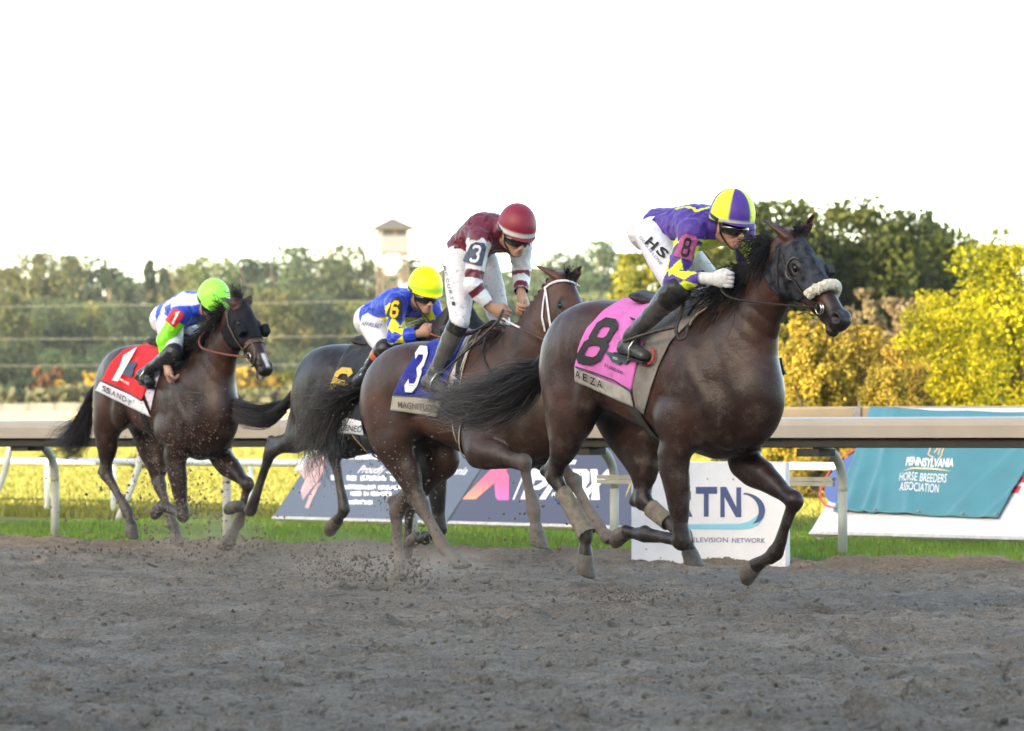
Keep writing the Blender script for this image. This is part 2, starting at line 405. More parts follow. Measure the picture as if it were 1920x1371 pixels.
dirt = mesh('dirt_track', V[used], re[F], m_dirt, colors={'Bank': np.clip(bankc, 0, 1)[used]}); tag(dirt, kind='structure')
far = railpt(-900, 0); 
# the same track outside the finely built field, and the base under everything
c1 = [railpt(a, q, -.07) for a, q in ((-160, -.45), (160, -.45), (160, -33), (-160, -33))]
o = mesh('dirt_track', c1, [(3, 2, 1, 0)], m_dirt, smooth=False); tag(o, kind='structure')
def turf_material(name, ca, cb, cc, scale=3.0):
    m, nt, p, N, L = nmat(name)
    tc = N.new('ShaderNodeTexCoord')
    n1 = N.new('ShaderNodeTexNoise'); n1.inputs['Scale'].default_value = scale * .12; n1.inputs['Detail'].default_value = 6
    n2 = N.new('ShaderNodeTexNoise'); n2.inputs['Scale'].default_value = scale * 8; n2.inputs['Detail'].default_value = 6
    for x in (n1, n2): L.new(tc.outputs['Object'], x.inputs['Vector'])
    a = N.new('ShaderNodeMath'); a.operation = 'MULTIPLY_ADD'; a.inputs[1].default_value = .5; L.new(n2.outputs[0], a.inputs[0])
    b = N.new('ShaderNodeMath'); b.operation = 'MULTIPLY'; b.inputs[1].default_value = .55; L.new(n1.outputs[0], b.inputs[0]); L.new(b.outputs[0], a.inputs[2])
    cr = N.new('ShaderNodeValToRGB'); e = cr.color_ramp.elements; e[0].position = .35; e[0].color = (*ca, 1); e[1].position = .68; e[1].color = (*cb, 1)
    k = e.new(.52); k.color = (*cc, 1)
    L.new(a.outputs[0], cr.inputs[0]); L.new(cr.outputs[0], p.inputs['Base Color']); p.inputs['Roughness'].default_value = .9; p.inputs['Specular IOR Level'].default_value = .2
    bm = N.new('ShaderNodeBump'); bm.inputs['Strength'].default_value = .7; bm.inputs['Distance'].default_value = .04; L.new(n2.outputs[0], bm.inputs['Height']); L.new(bm.outputs[0], p.inputs['Normal'])
    return m
m_turf = turf_material('turf', (.085, .10, .014), (.21, .20, .03), (.14, .145, .02))
m_verge = turf_material('verge grass', (.05, .075, .016), (.12, .15, .03), (.08, .11, .022), 5)
v = [railpt(a, q, -.035) for a, q in ((-160, -.45), (160, -.45), (160, 9), (-160, 9))]
tag(mesh('grass_verge', v, [(0, 1, 2, 3)], m_verge, smooth=False), kind='structure')
v = [railpt(a, q, -.031) for a, q in ((-700, 6), (500, 6), (500, 900), (-700, 900))]
tag(mesh('turf_course', v, [(0, 1, 2, 3)], m_turf, smooth=False), kind='structure')
tag(mesh('ground', [(-1500, -400, -.13), (1500, -400, -.13), (1500, 1700, -.13), (-1500, 1700, -.13)], [(0, 1, 2, 3)], m_turf, smooth=False), kind='structure')
# grass blades of the verge
def blades(name, n, qa, qb, hmin, hmax, m, umin=-60, umax=1980):
    pts = []; 
    q = rng.uniform(qa, qb, n * 3); al = rng.uniform(-13, 6, n * 3)
    P = RAIL0 + al[:, None] * RDIR + q[:, None] * RN
    u = 960 + FPX * P[:, 0] / P[:, 1]; ok = (u > umin) & (u < umax) & (q > edge_q(al) - .08 * rng.random(n * 3))
    P = P[ok][:n]; k = len(P); al = al[ok][:n]; q = q[ok][:n]
    hh = rng.uniform(hmin, hmax, k) * (.6 + .8 * vnoise(P, .5, 2)); w = rng.uniform(.005, .011, k); th = rng.uniform(0, 2 * math.pi, k); ln = rng.uniform(.1, .75, k) * hh; td = rng.uniform(0, 2 * math.pi, k)
    dx = np.stack([np.cos(th), np.sin(th), 0 * th], 1) * w[:, None]; tp = np.stack([np.cos(td) * ln, np.sin(td) * ln, hh], 1)
    B = np.concatenate([P, np.full((k, 1), -.04)], 1)
    V = np.stack([B - dx, B + dx, B + tp * .55 + dx * .7, B + tp], 1).reshape(-1, 3); i = np.arange(k)[:, None] * 4
    Fq = np.concatenate([i + np.array([[0, 1, 2]]), i + np.array([[0, 2, 3]])])
    g = rng.random(k); t = vnoise(P, .8, 3); c = np.stack([.105 + .12 * g * t + .05 * t, .185 + .14 * g + .05 * t, .022 + .018 * g], 1); dry = rng.random(k) < .10; c[dry] = (.20, .165, .06)
    return tag(mesh(name, V, Fq, m, smooth=False, colors=np.repeat(c, 4, 0)), 'short green verge grass along the dirt edge under the rail', 'grass', kind='stuff')
m_blade = vcol('grass blade', rough=.55, spec=.35, mvar=.1)
blades('grass', 90000, -.75, 4.2, .05, .11, m_blade)
blades('grass', 26000, 4.0, 9.5, .06, .11, m_blade)
def turf_blades(n):
    Y = 46 + 150 * rng.random(n) ** 1.8; X = rng.uniform(-.108, .108, n) * Y; P = np.stack([X, Y], 1); P = P[q_of(P) > 7.0]; k = len(P); d = P[:, 1:2] / 55
    hh = rng.uniform(.05, .10, k) * d[:, 0] ** .5; w = rng.uniform(.007, .013, k) * d[:, 0]; th = rng.normal(0, .45, k); ln = rng.normal(0, .35, k) * hh; td = rng.uniform(0, 6.28, k)
    dx = np.stack([np.cos(th), np.sin(th), 0 * th], 1) * w[:, None]; tp_ = np.stack([np.cos(td) * ln, np.sin(td) * ln, hh], 1); B = np.concatenate([P, np.full((k, 1), -.035)], 1)
    V = np.stack([B - dx, B + dx, B + tp_ + dx * .5, B + tp_ - dx * .5], 1).reshape(-1, 3); g = rng.random(k); t = vnoise(P * np.array([.4, 1]), 1.6, 3)
    c = np.stack([.145 + .03 * g + .08 * (t - .5), .152 + .03 * g + .05 * (t - .5), .026 + .006 * g], 1)
    return tag(mesh('grass', V, np.arange(4 * k).reshape(-1, 4), m_blade, smooth=False, colors=np.repeat(c, 4, 0)), 'sunlit yellow-green turf beyond the rails', 'grass', kind='stuff')
turf_blades(240000)
# clods thrown up on the track
def lumps(P, r, name, m, label, cat):
    ico = np.array([(0, 0, 1), (.894, 0, .447), (.276, .851, .447), (-.724, .526, .447), (-.724, -.526, .447), (.276, -.851, .447), (.724, .526, -.447), (-.276, .851, -.447), (-.894, 0, -.447), (-.276, -.851, -.447), (.724, -.526, -.447), (0, 0, -1)])
    fi = np.array([(0, 1, 2), (0, 2, 3), (0, 3, 4), (0, 4, 5), (0, 5, 1), (1, 6, 2), (2, 7, 3), (3, 8, 4), (4, 9, 5), (5, 10, 1), (2, 6, 7), (3, 7, 8), (4, 8, 9), (5, 9, 10), (1, 10, 6), (6, 11, 7), (7, 11, 8), (8, 11, 9), (9, 11, 10), (10, 11, 6)])
    k = len(P); J = rng.uniform(.55, 1.3, (k, 12, 1)) * ico[None]; S = rng.uniform(.6, 1.4, (k, 1, 3)); V = P[:, None] + J * S * r[:, None, None]
    F = fi[None] + 12 * np.arange(k)[:, None, None]
    return tag(mesh(name, V.reshape(-1, 3), F.reshape(-1, 3), m, smooth=False), label, cat, kind='stuff')
n = 20000
Y = 17.0 + 26 * rng.random(n) ** 1.3; X = rng.uniform(-.108, .108, n) * Y; P = np.stack([X, Y], 1).astype(np.float32); P = P[q_of(P) < -.55]
r = .0035 + .012 * rng.random(len(P)) ** 4
lumps(np.concatenate([P, (dirt_z(P) + r * .3)[:, None]], 1), r, 'dirt_clods', m_dirt, 'loose clods lying on the harrowed dirt track', 'dirt')

# ------------------------------------------------------------------ rails
m_cream = simple('cream rail paint', (.335, .295, .24), rough=.45, spec=.4, noise=.06, nscale=3)
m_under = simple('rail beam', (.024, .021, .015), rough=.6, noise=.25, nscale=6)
m_post = simple('rail post paint', (.42, .42, .36), rough=.5, noise=.14, nscale=7)
m_tan = simple('tan rail board', (.33, .255, .165), rough=.6, noise=.10, nscale=5)
m_white = simple('white rail paint', (.80, .80, .78), rough=.5, noise=.04)
m_steel = simple('grey joint', (.28, .26, .23), rough=.5, metal=.3, noise=.3, nscale=60)
def zo(al): return -.020 + (al + 8.9) / 8.9 * .030
def solve_u(u, q):
    """distance along the rail line at offset q that shows at photo column u"""
    t = (u - 960) / FPX; B = RAIL0 + RN * q; return (t * B[1] - B[0]) / (RDIR[0] - t * RDIR[1])
rail = empty('track_rail', railpt(0, 0), 0, 'cream covered safety rail on curved posts between the dirt track and the grass', 'rail')
rl = lambda p: np.array(p, float) - railpt(0, 0)
def sweep(profile, al, q0=0.0, name='cover', mat=None, parent=None, org=None, zf=zo):
    V = []; n = len(profile)
    for a in al:
        for q, z in profile: V.append(railpt(a, q0 + q, z + zf(a)) - org)
    F = [(i * n + j, i * n + (j + 1) % n, (i + 1) * n + (j + 1) % n, (i + 1) * n + j) for i in range(len(al) - 1) for j in range(n)]
    F += [tuple(range(n)), tuple((len(al) - 1) * n + j for j in range(n))[::-1]]
    return mesh(name, V, F, mat, parent, smooth=False)
cover = [(-.52, .905), (-.525, .995), (-.52, 1.025), (-.505, 1.045), (-.47, 1.055), (-.10, 1.062), (-.06, 1.055), (-.045, 1.03), (-.045, .93), (-.06, .93), (-.06, 1.02), (-.10, 1.045), (-.47, 1.038), (-.495, 1.02), (-.505, .99), (-.502, .905)]
o_ = railpt(0, 0)
cuts = [-60, -14.4, -5.6, 3.2, 12, 60]
for i in range(len(cuts) - 1):
    sweep(cover, [cuts[i] + .002, cuts[i + 1] - .002], 0, 'rail_cover', m_cream, rail, o_)
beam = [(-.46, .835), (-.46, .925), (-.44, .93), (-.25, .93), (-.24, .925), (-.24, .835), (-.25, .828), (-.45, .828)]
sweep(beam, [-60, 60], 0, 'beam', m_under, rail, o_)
plist = [solve_u(u, 0) for u in (-250, 103, 425, 775, 1152, 1580, 2010)]
for a in plist:
    b = MB(); pts = [railpt(a, 0, -.06), railpt(a, 0, .50), railpt(a, -.008, .62), railpt(a, -.05, .72), railpt(a, -.12, .79), railpt(a, -.22, .84), railpt(a, -.33, .85)]
    b.tube([x - o_ for x in bezier(pts[1:], 20)], .037, 12)
    b.tube([pts[0] - o_, pts[1] - o_ + np.array([0, 0, .003])], .037, 12)
    b.build('post', m_post, rail, smooth=True)
    b = MB(); c = railpt(a, -.33, .80) - o_; b.box(c, np.append(RDIR, 0) * .11, np.append(RN, 0) * .10, np.array([0, 0, .03])); b.build('bracket', m_under, rail)
b = MB()
for (a0, a1) in ((plist[4] - .12, plist[5] - .04),):
    for dzz in (.555, .592): b.box((railpt(a0, -.06, dzz) + railpt(a1, -.06, dzz)) / 2 - o_, (railpt(a1, 0) - railpt(a0, 0)) / 2, np.append(RN, 0) * .02, np.array([0, 0, .016]))
b.build('lower_bar', m_post, rail)

# tan turf rail behind, at a slight angle
TB = np.array([3.30, 44.6]); TD = np.array([-.614, .789]); TN = np.array([.789, .614])
def tp(t, q=0, z=0): p = TB + TD * t + TN * q; return np.array([p[0], p[1], z])
def t_u(u, B, D): t = (u - 960) / FPX; return (t * B[1] - B[0]) / (D[0] - t * D[1])
trail = empty('turf_rail', tp(0), 0, 'tan board rail standing behind the cream rail', 'rail'); ot = tp(0)
j0, j1 = t_u(1615, TB, TD), t_u(178, TB, TD); zt = lambda t: 1.160 - .030 * (t / 13)
edges = [-14, j0, (j0 + j1) / 2, j1, 30]
for a, b_ in zip(edges[:-1], edges[1:]):
    m = MB(); V = []
    for t in (a + .004, b_ - .004):
        for q, z in ((-.03, -.27), (-.03, -.012), (-.022, 0), (.10, .004), (.11, -.01), (.11, -.27)): V.append(tp(t, q, zt(t) + z) - ot)
    m.add(V, [(j, (j + 1) % 6, 6 + (j + 1) % 6, 6 + j) for j in range(6)] + [tuple(range(5, -1, -1)), tuple(range(6, 12))]); m.build('board', m_tan, trail)
for t in edges[1:-1]:
    m = MB(); m.box(tp(t, -.04, zt(t) - .06) - ot, np.append(TD, 0) * .05, np.append(TN, 0) * .018, (0, 0, .055)); m.box(tp(t, -.03, zt(t) + .01) - ot, np.append(TD, 0) * .006, np.append(TN, 0) * .006, (0, 0, .035)); m.build('joint_plate', m_steel, trail)
for u in (-215, 15, 262, 1905):
    t = t_u(u, TB, TD); m = MB(); m.tube([x - ot for x in bezier([tp(t, -.30, -.06), tp(t + .0, -.05, .45), tp(t, .03, .8), tp(t, .06, 1.08)], 10)], .036, 10); m.build('brace', m_post, trail, smooth=True)
# low white rail
WB = np.array([-5.1, 57.2]); WD = np.array([.80, -.60])
def wp(t, z): p = WB + WD * t; return np.array([p[0], p[1], z])
wr = empty('white_rail', wp(0, 0), 0, 'low white pipe rail across the sunlit turf', 'rail'); ow = wp(0, 0)
m = MB(); m.tube([wp(-30, .555) - ow, wp(60, .600) - ow], .040, 10); m.build('rail_pipe', m_white, wr, smooth=True)
for t in np.arange(-3 * 1.03, 13, .985):
    if -4 < t < 9: m = MB(); m.tube([wp(t, -.05) - ow, wp(t + .01, .53) - ow], .030, 8); m.build('post', m_white, wr, smooth=True)

# ------------------------------------------------------------------ advertising boards leaning on the turf rail
BB = np.array([2.60, 44.0]); BD = np.array([.6058, -.7956]); BN = np.array([.788, .616])
LEAN = np.array([BN[0] * .85, BN[1] * .85, 1.05]); LEAN /= np.linalg.norm(LEAN)
BNRM = np.cross(LEAN, np.append(BD, 0)); BNRM = BNRM if BNRM[1] < 0 else -BNRM      # out of the face, towards the track
def bu(u): return t_u(u, BB, BD)
def bp(a, s, off=0.0): return np.array([*(BB + BD * a), .09]) + LEAN * s + BNRM * off
class Board:
    def __init__(s, name, u0, u1, hgt, mat, label, frame_m):
        s.a0, s.a1, s.h = bu(u0), bu(u1), hgt; s.o = bp((s.a0 + s.a1) / 2, 0); s.o[2] = 0
        s.root = empty(name, s.o, 0, label, 'sign')
        c = bp((s.a0 + s.a1) / 2, hgt / 2, -.012) - s.o
        m = MB(); m.box(c, np.append(BD, 0) * (s.a1 - s.a0) / 2, LEAN * hgt / 2, BNRM * .012); m.build('panel', mat, s.root)
        m = MB(); m.box(bp((s.a0 + s.a1) / 2, -.018, -.012) - s.o, np.append(BD, 0) * (s.a1 - s.a0) / 2, LEAN * .016, BNRM * .018); m.build('frame', frame_m, s.root)
        for a in (s.a0 + .07, s.a1 - .07):
            m = MB(); q = bp(a, .02, -.04); m.tube([q * np.array([1, 1, 0]) + np.array([0, 0, -.05]) - s.o, q - s.o], .035, 8); m.build('leg', m_post, s.root, smooth=True)
    def flat(s, name, V, F, mat, off=.003, parent=None):
        P = [bp(x, y, off) - s.o for x, y in V]; o = mesh(name, P, F, mat, parent or s.root, smooth=False); return o
    def text(s, t, a, y, size, mat, name='lettering', bold=0, shear=0, sx=1.0, off=.003):
        V, F = text_mesh(t, size, bold, shear); V = V * np.array([sx, 1]) + np.array([a, y]); return s.flat(name, V, F, mat, off)
def on_board(u, v, off=0.0):
    """board coordinates (along, up) of a photo point on the leaning plane"""
    d = np.array([(u - 960) / FPX, 1, -(v - V0) / FPX]); C = np.array([0, 0, CAMH]); o = bp(0, 0); t = ((o - C) @ BNRM) / (d @ BNRM); P = C + d * t - o
    return np.array([P @ np.append(BD, 0), P @ LEAN])
m_navy = simple('board vinyl slate', srgb(72, 74, 92), rough=.42, noise=.05, nscale=2)
m_slate = simple('board vinyl grey', srgb(92, 100, 112), rough=.35, noise=.10, nscale=2.5, bump=.15, bscale=3)
m_print = simple('white print', (.78, .78, .80), rough=.5, noise=.02)
m_pinkp = simple('faded pink print', srgb(196, 160, 158), rough=.5, noise=.2, nscale=9)
m_alu = simple('board edge', (.48, .47, .42), rough=.5, noise=.2)
m_wboard = simple('white board', (.62, .62, .65), rough=.4, noise=.04, nscale=3)
BA = Board('advertising_board', 513, 838, 1.33, m_slate, 'grey-blue board with rows of small white text, leaning behind the number 3 horse', m_alu)
for v_, us, hpx in ((866, ((640, 712), (716, 800), (804, 830)), 7), (906, ((615, 632), (645, 664), (671, 720), (727, 800), (806, 830)), 6.5), (923, ((640, 700), (704, 770), (775, 828)), 5.5), (935, ((652, 673), (677, 687), (690, 730)), 5.5), (951, ((640, 694),), 5.5)):
    for (ua, ub) in us:                               # words too small to read: ragged bars
        V = []; n = max(3, int((ub - ua) / 4)); F = []
        for i in range(n):
            x0, x1 = ua + (ub - ua) * i / n, ua + (ub - ua) * (i + .92) / n; r1, r2 = rng.uniform(.55, 1.0), rng.uniform(.5, .75)
            c = [on_board(x0, v_ + hpx * r2), on_board(x1, v_ + hpx * r2), on_board(x1, v_ - hpx * r1), on_board(x0, v_ - hpx * r1)]; b = len(V); V += c; F.append((b, b + 1, b + 2, b + 3))
        BA.flat('lettering', V, F, m_print)
c0 = on_board(642, 889); BA.text('Proudly Standing in Pennsylvania', c0[0] + 1.12, c0[1] - .005, .135, m_print, bold=.002, shear=.15, sx=1.0)
V = [on_board(*p) for p in ((553, 893), (580, 868), (596, 860), (607, 870), (604, 893), (590, 912), (575, 930), (562, 948), (558, 930), (566, 910))]; BA.flat('printed_figure', V, [tuple(range(9, -1, -1))], m_pinkp)
V = [on_board(*p) for p in ((566, 962), (574, 940), (590, 915), (597, 915), (582, 942), (573, 963))]; BA.flat('printed_figure', V, [tuple(range(5, -1, -1))], m_pinkp, .004)
V = [on_board(*p) for p in ((546, 893), (566, 862), (588, 850), (600, 850), (575, 868), (560, 892))]; BA.flat('printed_figure', V, [tuple(range(5, -1, -1))], m_print, .005)
BP = Board('advertising_board', 843, 1204, 1.33, m_navy, 'slate board with orange-pink chevron and large white letters, behind the leading horses', m_alu)
def grad_mat(name, a, b, lo, hi):
    m, nt, p, N, L = nmat(name); tc = N.new('ShaderNodeTexCoord'); sp = N.new('ShaderNodeSeparateXYZ'); L.new(tc.outputs['Object'], sp.inputs[0])
    mr = N.new('ShaderNodeMapRange'); mr.inputs[1].default_value = lo; mr.inputs[2].default_value = hi; L.new(sp.outputs[2], mr.inputs[0])
    mx = N.new('ShaderNodeMix'); mx.data_type = 'RGBA'; mx.inputs[6].default_value = (*a, 1); mx.inputs[7].default_value = (*b, 1); L.new(mr.outputs[0], mx.inputs[0]); L.new(mx.outputs[2], p.inputs['Base Color']); p.inputs['Roughness'].default_value = .45
    return m
def poly_px(B, pts, name, mat, off=.003):
    V = [on_board(*p) for p in pts]; return B.flat(name, V, [tuple(range(len(V)))[::-1]], mat, off)
m_or = grad_mat('printed orange fading to pink', (.92, .50, .12), (.85, .12, .22), .12, .48); m_mg = grad_mat('printed magenta fading to pink', (.62, .16, .58), (.88, .12, .25), .12, .45)
poly_px(BP, ((863, 943), (888, 943), (946, 893), (953, 868), (953, 830), (930, 862), (924, 880)), 'logo', m_or)
poly_px(BP, ((926, 938), (930, 944), (951, 944), (951, 898), (947, 892), (924, 912)), 'logo', m_mg)
poly_px(BP, ((958, 943), (961, 943), (981, 895), (978, 895)), 'lettering', m_print)
# italic PARX
poly_px(BP, ((973, 942), (985, 942), (1001, 906), (1016, 906), (1014, 910), (1003, 917), (998, 917), (995, 924), (1008, 924), (1024, 915), (1030, 900), (1028, 888), (1022, 885), (996, 885)), 'lettering', m_print)
poly_px(BP, ((1008, 942), (1020, 942), (1047, 900), (1052, 929), (1034, 929), (1031, 936), (1048, 936), (1051, 942), (1062, 942), (1058, 885), (1046, 885)), 'lettering', m_print)
poly_px(BP, ((1066, 942), (1077, 942), (1085, 917), (1093, 942), (1104, 942), (1096, 918), (1103, 908), (1103, 890), (1098, 885), (1072, 885), (1069, 897), (1090, 897), (1090, 905), (1078, 908)), 'lettering', m_print)
poly_px(BP, ((1106, 942), (1123, 942), (1121, 917), (1149, 885), (1137, 885), (1120, 903), (1118, 885), (1105, 885), (1108, 913), (1086, 933), (1097, 940), (1109, 925)), 'lettering', m_print, .004)
poly_px(BP, ((1064, 876), (1076, 876), (1079, 868), (1065, 868), (1072, 845), (1090, 845), (1093, 840), (1064, 840), (1056, 868)), 'lettering', m_print)
poly_px(BP, ((1170, 938), (1174, 930), (1196, 874), (1193, 874)), 'stripe', simple('yellow print', srgb(225, 205, 60), noise=.02), .003)
DB = Board('advertising_board', 1520, 2090, 1.36, m_wboard, 'white board with a blue disc and red stripes, half covered by a teal banner', m_alu)
m_red = simple('red print', srgb(214, 70, 84), rough=.5, noise=.03); m_blue = simple('blue print', srgb(86, 104, 160), rough=.5, noise=.04)
cc = on_board(1600, 893); ring = lambda r, sx=1: [(cc[0] + r * math.cos(t), cc[1] + r * math.sin(t)) for t in np.linspace(0, 2 * math.pi, 40, endpoint=False)]
DB.flat('printed_disc', ring(.30), [tuple(range(40))], m_blue, .004); a_, b_ = ring(.335), ring(.355); DB.flat('printed_ring', a_ + b_, [(i, (i + 1) % 40, 40 + (i + 1) % 40, 40 + i) for i in range(40)], m_red, .004)
for v0_, v1_ in ((869, 882), (891, 901), (909, 921)): poly_px(DB, ((1860, v1_), (1912 + (921 - v1_) * .5, v1_ + 1), (1918 + (921 - v1_) * .5 + 60 * (v1_ < 905), v0_), (1860, v0_)), 'printed_stripe', m_red, .004)
# teal banner tied over the board and the rail
m_teal = simple('teal vinyl', srgb(62, 124, 134), rough=.33, spec=.5, noise=.08, nscale=4)
bo = bp(bu(1740), 0); bo[2] = 0
ban = empty('banner', bo, 0, 'teal vinyl banner with white lettering, tied over the white board at the right', 'banner')
BL, BR, TL, TR = on_board(1566, 963), on_board(1876, 973), on_board(1636, 769), on_board(1990, 776)
def banner_pt(s, t, off=.02):
    x = (BL * (1 - s) + BR * s) * (1 - t) + (TL * (1 - s) + TR * s) * t
    w = 0
    for cx, ct, am, sg in ((.10, .0, .03, .03), (.21, 0, .035, .022), (.30, .02, .028, .03), (.47, 0, .02, .03), (.72, 0, .018, .03), (.93, 0, .035, .03), (.98, 0, .03, .025)):
        dir_ = cx + (t * (.28 if cx > .6 else -.06 if cx < .25 else -.20)); w += am * math.exp(-((s - dir_) / sg) ** 2) * (1 - .6 * t)
    w += .008 * math.sin(s * 17 + t * 5) + .012 * math.sin(s * 5 - t * 4)
    return bp(x[0], x[1], off + .012 + w * .8) - bo
nx, ny = 90, 40
V = [banner_pt(i / nx, j / ny) for j in range(ny + 1) for i in range(nx + 1)]; F = [(j * (nx + 1) + i, j * (nx + 1) + i + 1, (j + 1) * (nx + 1) + i + 1, (j + 1) * (nx + 1) + i) for j in range(ny) for i in range(nx)]
sh = mesh('sheet', V, F, m_teal, ban); sm = sh.modifiers.new('thickness', 'SOLIDIFY'); sm.thickness = .004
def inv_banner(u, v):
    p = on_board(u, v); s, t = .5, .5
    for _ in range(12):
        f = lambda s, t: (BL * (1 - s) + BR * s) * (1 - t) + (TL * (1 - s) + TR * s) * t - p
        J = np.stack([(f(s + 1e-4, t) - f(s, t)) / 1e-4, (f(s, t + 1e-4) - f(s, t)) / 1e-4], 1); d = np.linalg.solve(J, -f(s, t)); s += d[0]; t += d[1]
    return s, t
m_ptan = simple('tan print', srgb(214, 190, 150), noise=.03)
def ban_text(t, u, v, wpx, hpx, bold, mat, name='lettering', shear=.25):
    V, F = text_mesh(t, 1.0, bold, shear); V = (V - (V.max(0) + V.min(0)) / 2) / (V.max(0) - V.min(0)); V, F = subdiv(V, F, .2)
    P = [banner_pt(*inv_banner(u + x * wpx, v - y * hpx + x * wpx * .02), off=.026) for x, y in V]; mesh(name, P, F, mat, ban, smooth=False)
ban_text('PENNSYLVANIA', 1750, 871, 90, 17, .03, m_print); ban_text('HORSE BREEDERS', 1738, 900, 90, 16, .0, m_print); ban_text('ASSOCIATION', 1731, 919, 74, 16, .0, m_print)
def ban_line(px, w, name, mat):
    b = []; n = len(px)
    V = []; 
    for i, (u, v) in enumerate(px):
        a, c = np.array(px[max(i - 1, 0)]), np.array(px[min(i + 1, n - 1)]); d = c - a; d = d / (np.linalg.norm(d) + 1e-6); ww = w * (math.sin(math.pi * (i + .3) / (n - .4)) if name == 'swoosh' else 1)
        V += [banner_pt(*inv_banner(u - d[1] * ww, v + d[0] * ww), off=.026), banner_pt(*inv_banner(u + d[1] * ww, v - d[0] * ww), off=.026)]
    mesh(name, V, [(2 * i, 2 * i + 1, 2 * i + 3, 2 * i + 2) for i in range(n - 1)], mat, ban, smooth=False)
ban_line([(1700 + i * 9, 888 - 5.5 * math.sin(math.pi * i / 10)) for i in range(11)], 2.0, 'swoosh', m_ptan)
for ln in ([(1752, 836), (1749, 846), (1746, 855), (1750, 858), (1757, 861)], [(1768, 836), (1762, 846), (1757, 852)], [(1779, 836), (1774, 846), (1771, 858), (1766, 864)], [(1770, 836), (1768, 845), (1765, 856)]): ban_line(ln, 1.2, 'outline', m_ptan)
for s in (.01, .27, .53, .79, .99):
    m = MB(); c = banner_pt(s, .025, .03); m.tube([c - BNRM * .002, c + BNRM * .004], .014, 10); m.build('grommet', m_steel, ban)

# white network board by the rail
nb0, nb1 = np.array([(1184 - 960) / FPX * 38.9, 38.9]), np.array([(1473 - 960) / FPX * 38.1, 38.1])
NBD = (nb1 - nb0); NW = np.linalg.norm(NBD); NBD = NBD / NW; NBN = np.array([NBD[1], -NBD[0]]); NBN = NBN if NBN[1] < 0 else -NBN
nbr = empty('network_board', (*((nb0 + nb1) / 2), 0), 0, 'white painted board with blue letters and an oval swoosh standing at the dirt edge', 'sign'); no = np.array([*((nb0 + nb1) / 2), 0])
NT = .735
m = MB(); m.box(np.array([0, 0, (NT - .1) / 2]) - np.append(NBN, 0) * .03, np.append(NBD, 0) * NW / 2, np.append(NBN, 0) * .03, (0, 0, (NT + .1) / 2)); m.build('panel', simple('weathered white paint', (.76, .76, .77), rough=.6, noise=.06, nscale=6, bump=.1, bscale=20), nbr)
def on_nb(u, v):
    d = np.array([(u - 960) / FPX, 1, -(v - V0) / FPX]); C = np.array([0, 0, CAMH]); nn = np.append(NBN, 0); t = ((no - C) @ nn) / (d @ nn); P = C + d * t - no; return np.array([P @ np.append(NBD, 0), P[2]])
def nb_pt(p, off=.003): return np.append(NBD * p[0], p[1]) + np.append(NBN, 0) * off
m_navyp = simple('navy print', srgb(72, 88, 128), noise=.03); m_sky = simple('light blue print', srgb(132, 200, 218), noise=.04)
def nb_poly(px, name, mat, off=.003): mesh(name, [nb_pt(on_nb(*p), off) for p in px], [tuple(range(len(px)))], mat, nbr, smooth=False)
nb_poly(((1305, 913), (1305, 926), (1320, 926), (1320, 969), (1329, 969), (1329, 926), (1345, 926), (1345, 913)), 'letter', m_navyp)
nb_poly(((1351, 913), (1351, 970), (1359, 970), (1359, 932), (1380, 970), (1390, 970), (1390, 914), (1381, 914), (1381, 951), (1362, 913)), 'letter', m_navyp)
nb_poly(((1262, 913), (1262, 969), (1271, 969), (1271, 946), (1280, 946), (1289, 969), (1299, 969), (1288, 944), (1296, 936), (1296, 922), (1288, 913)), 'letter', m_navyp)
nb_poly(((1273, 921), (1286, 921), (1288, 930), (1284, 938), (1273, 938)), 'letter_counter', simple('board white', (.76, .76, .77), noise=.04), .005)
o1 = [(1394 + 41 * math.sin(t), 957 - 33 * math.cos(t)) for t in np.linspace(.05, 2.3, 16)]; i1 = [(1392 + 31 * math.sin(t), 956 - 31 * math.cos(t) + 2) for t in np.linspace(.05, 2.5, 16)]
nb_poly(o1 + i1[::-1], 'swoosh', m_navyp, .004)
o2 = [(1436, 956), (1432, 972), (1422, 984), (1408, 991), (1390, 993), (1290, 992), (1262, 988), (1235, 977), (1218, 964), (1213, 956)]; i2 = [(1222, 956), (1230, 966), (1245, 975), (1268, 981), (1292, 983), (1388, 982), (1404, 978), (1416, 970), (1426, 960)]
nb_poly(o2 + i2, 'swoosh', m_sky, .003)
for w_, uc, wd in (('RACETRACK', 1247, 68), ('TELEVISION', 1327, 76), ('NETWORK', 1404, 62)):
    V, F = text_mesh(w_, 1.0); V = (V - (V.max(0) + V.min(0)) / 2) / (V.max(0) - V.min(0)); mesh('lettering', [nb_pt(on_nb(uc + x * wd, 1012.5 + (uc - 1324) * .013 - y * 9)) for x, y in V], F, m_navyp, nbr, smooth=False)
for (u, v) in ((1191, 897), (1327, 898), (1375, 899), (1212, 1030), (1352, 1053), (1375, 1048), (1460, 1040), (1328, 1046), (1239, 1046), (1186, 940)):
    m = MB(); c = nb_pt(on_nb(u, v), .0); m.tube([c, c + np.append(NBN, 0) * .004], .007, 6); m.build('screw', m_steel, nbr)

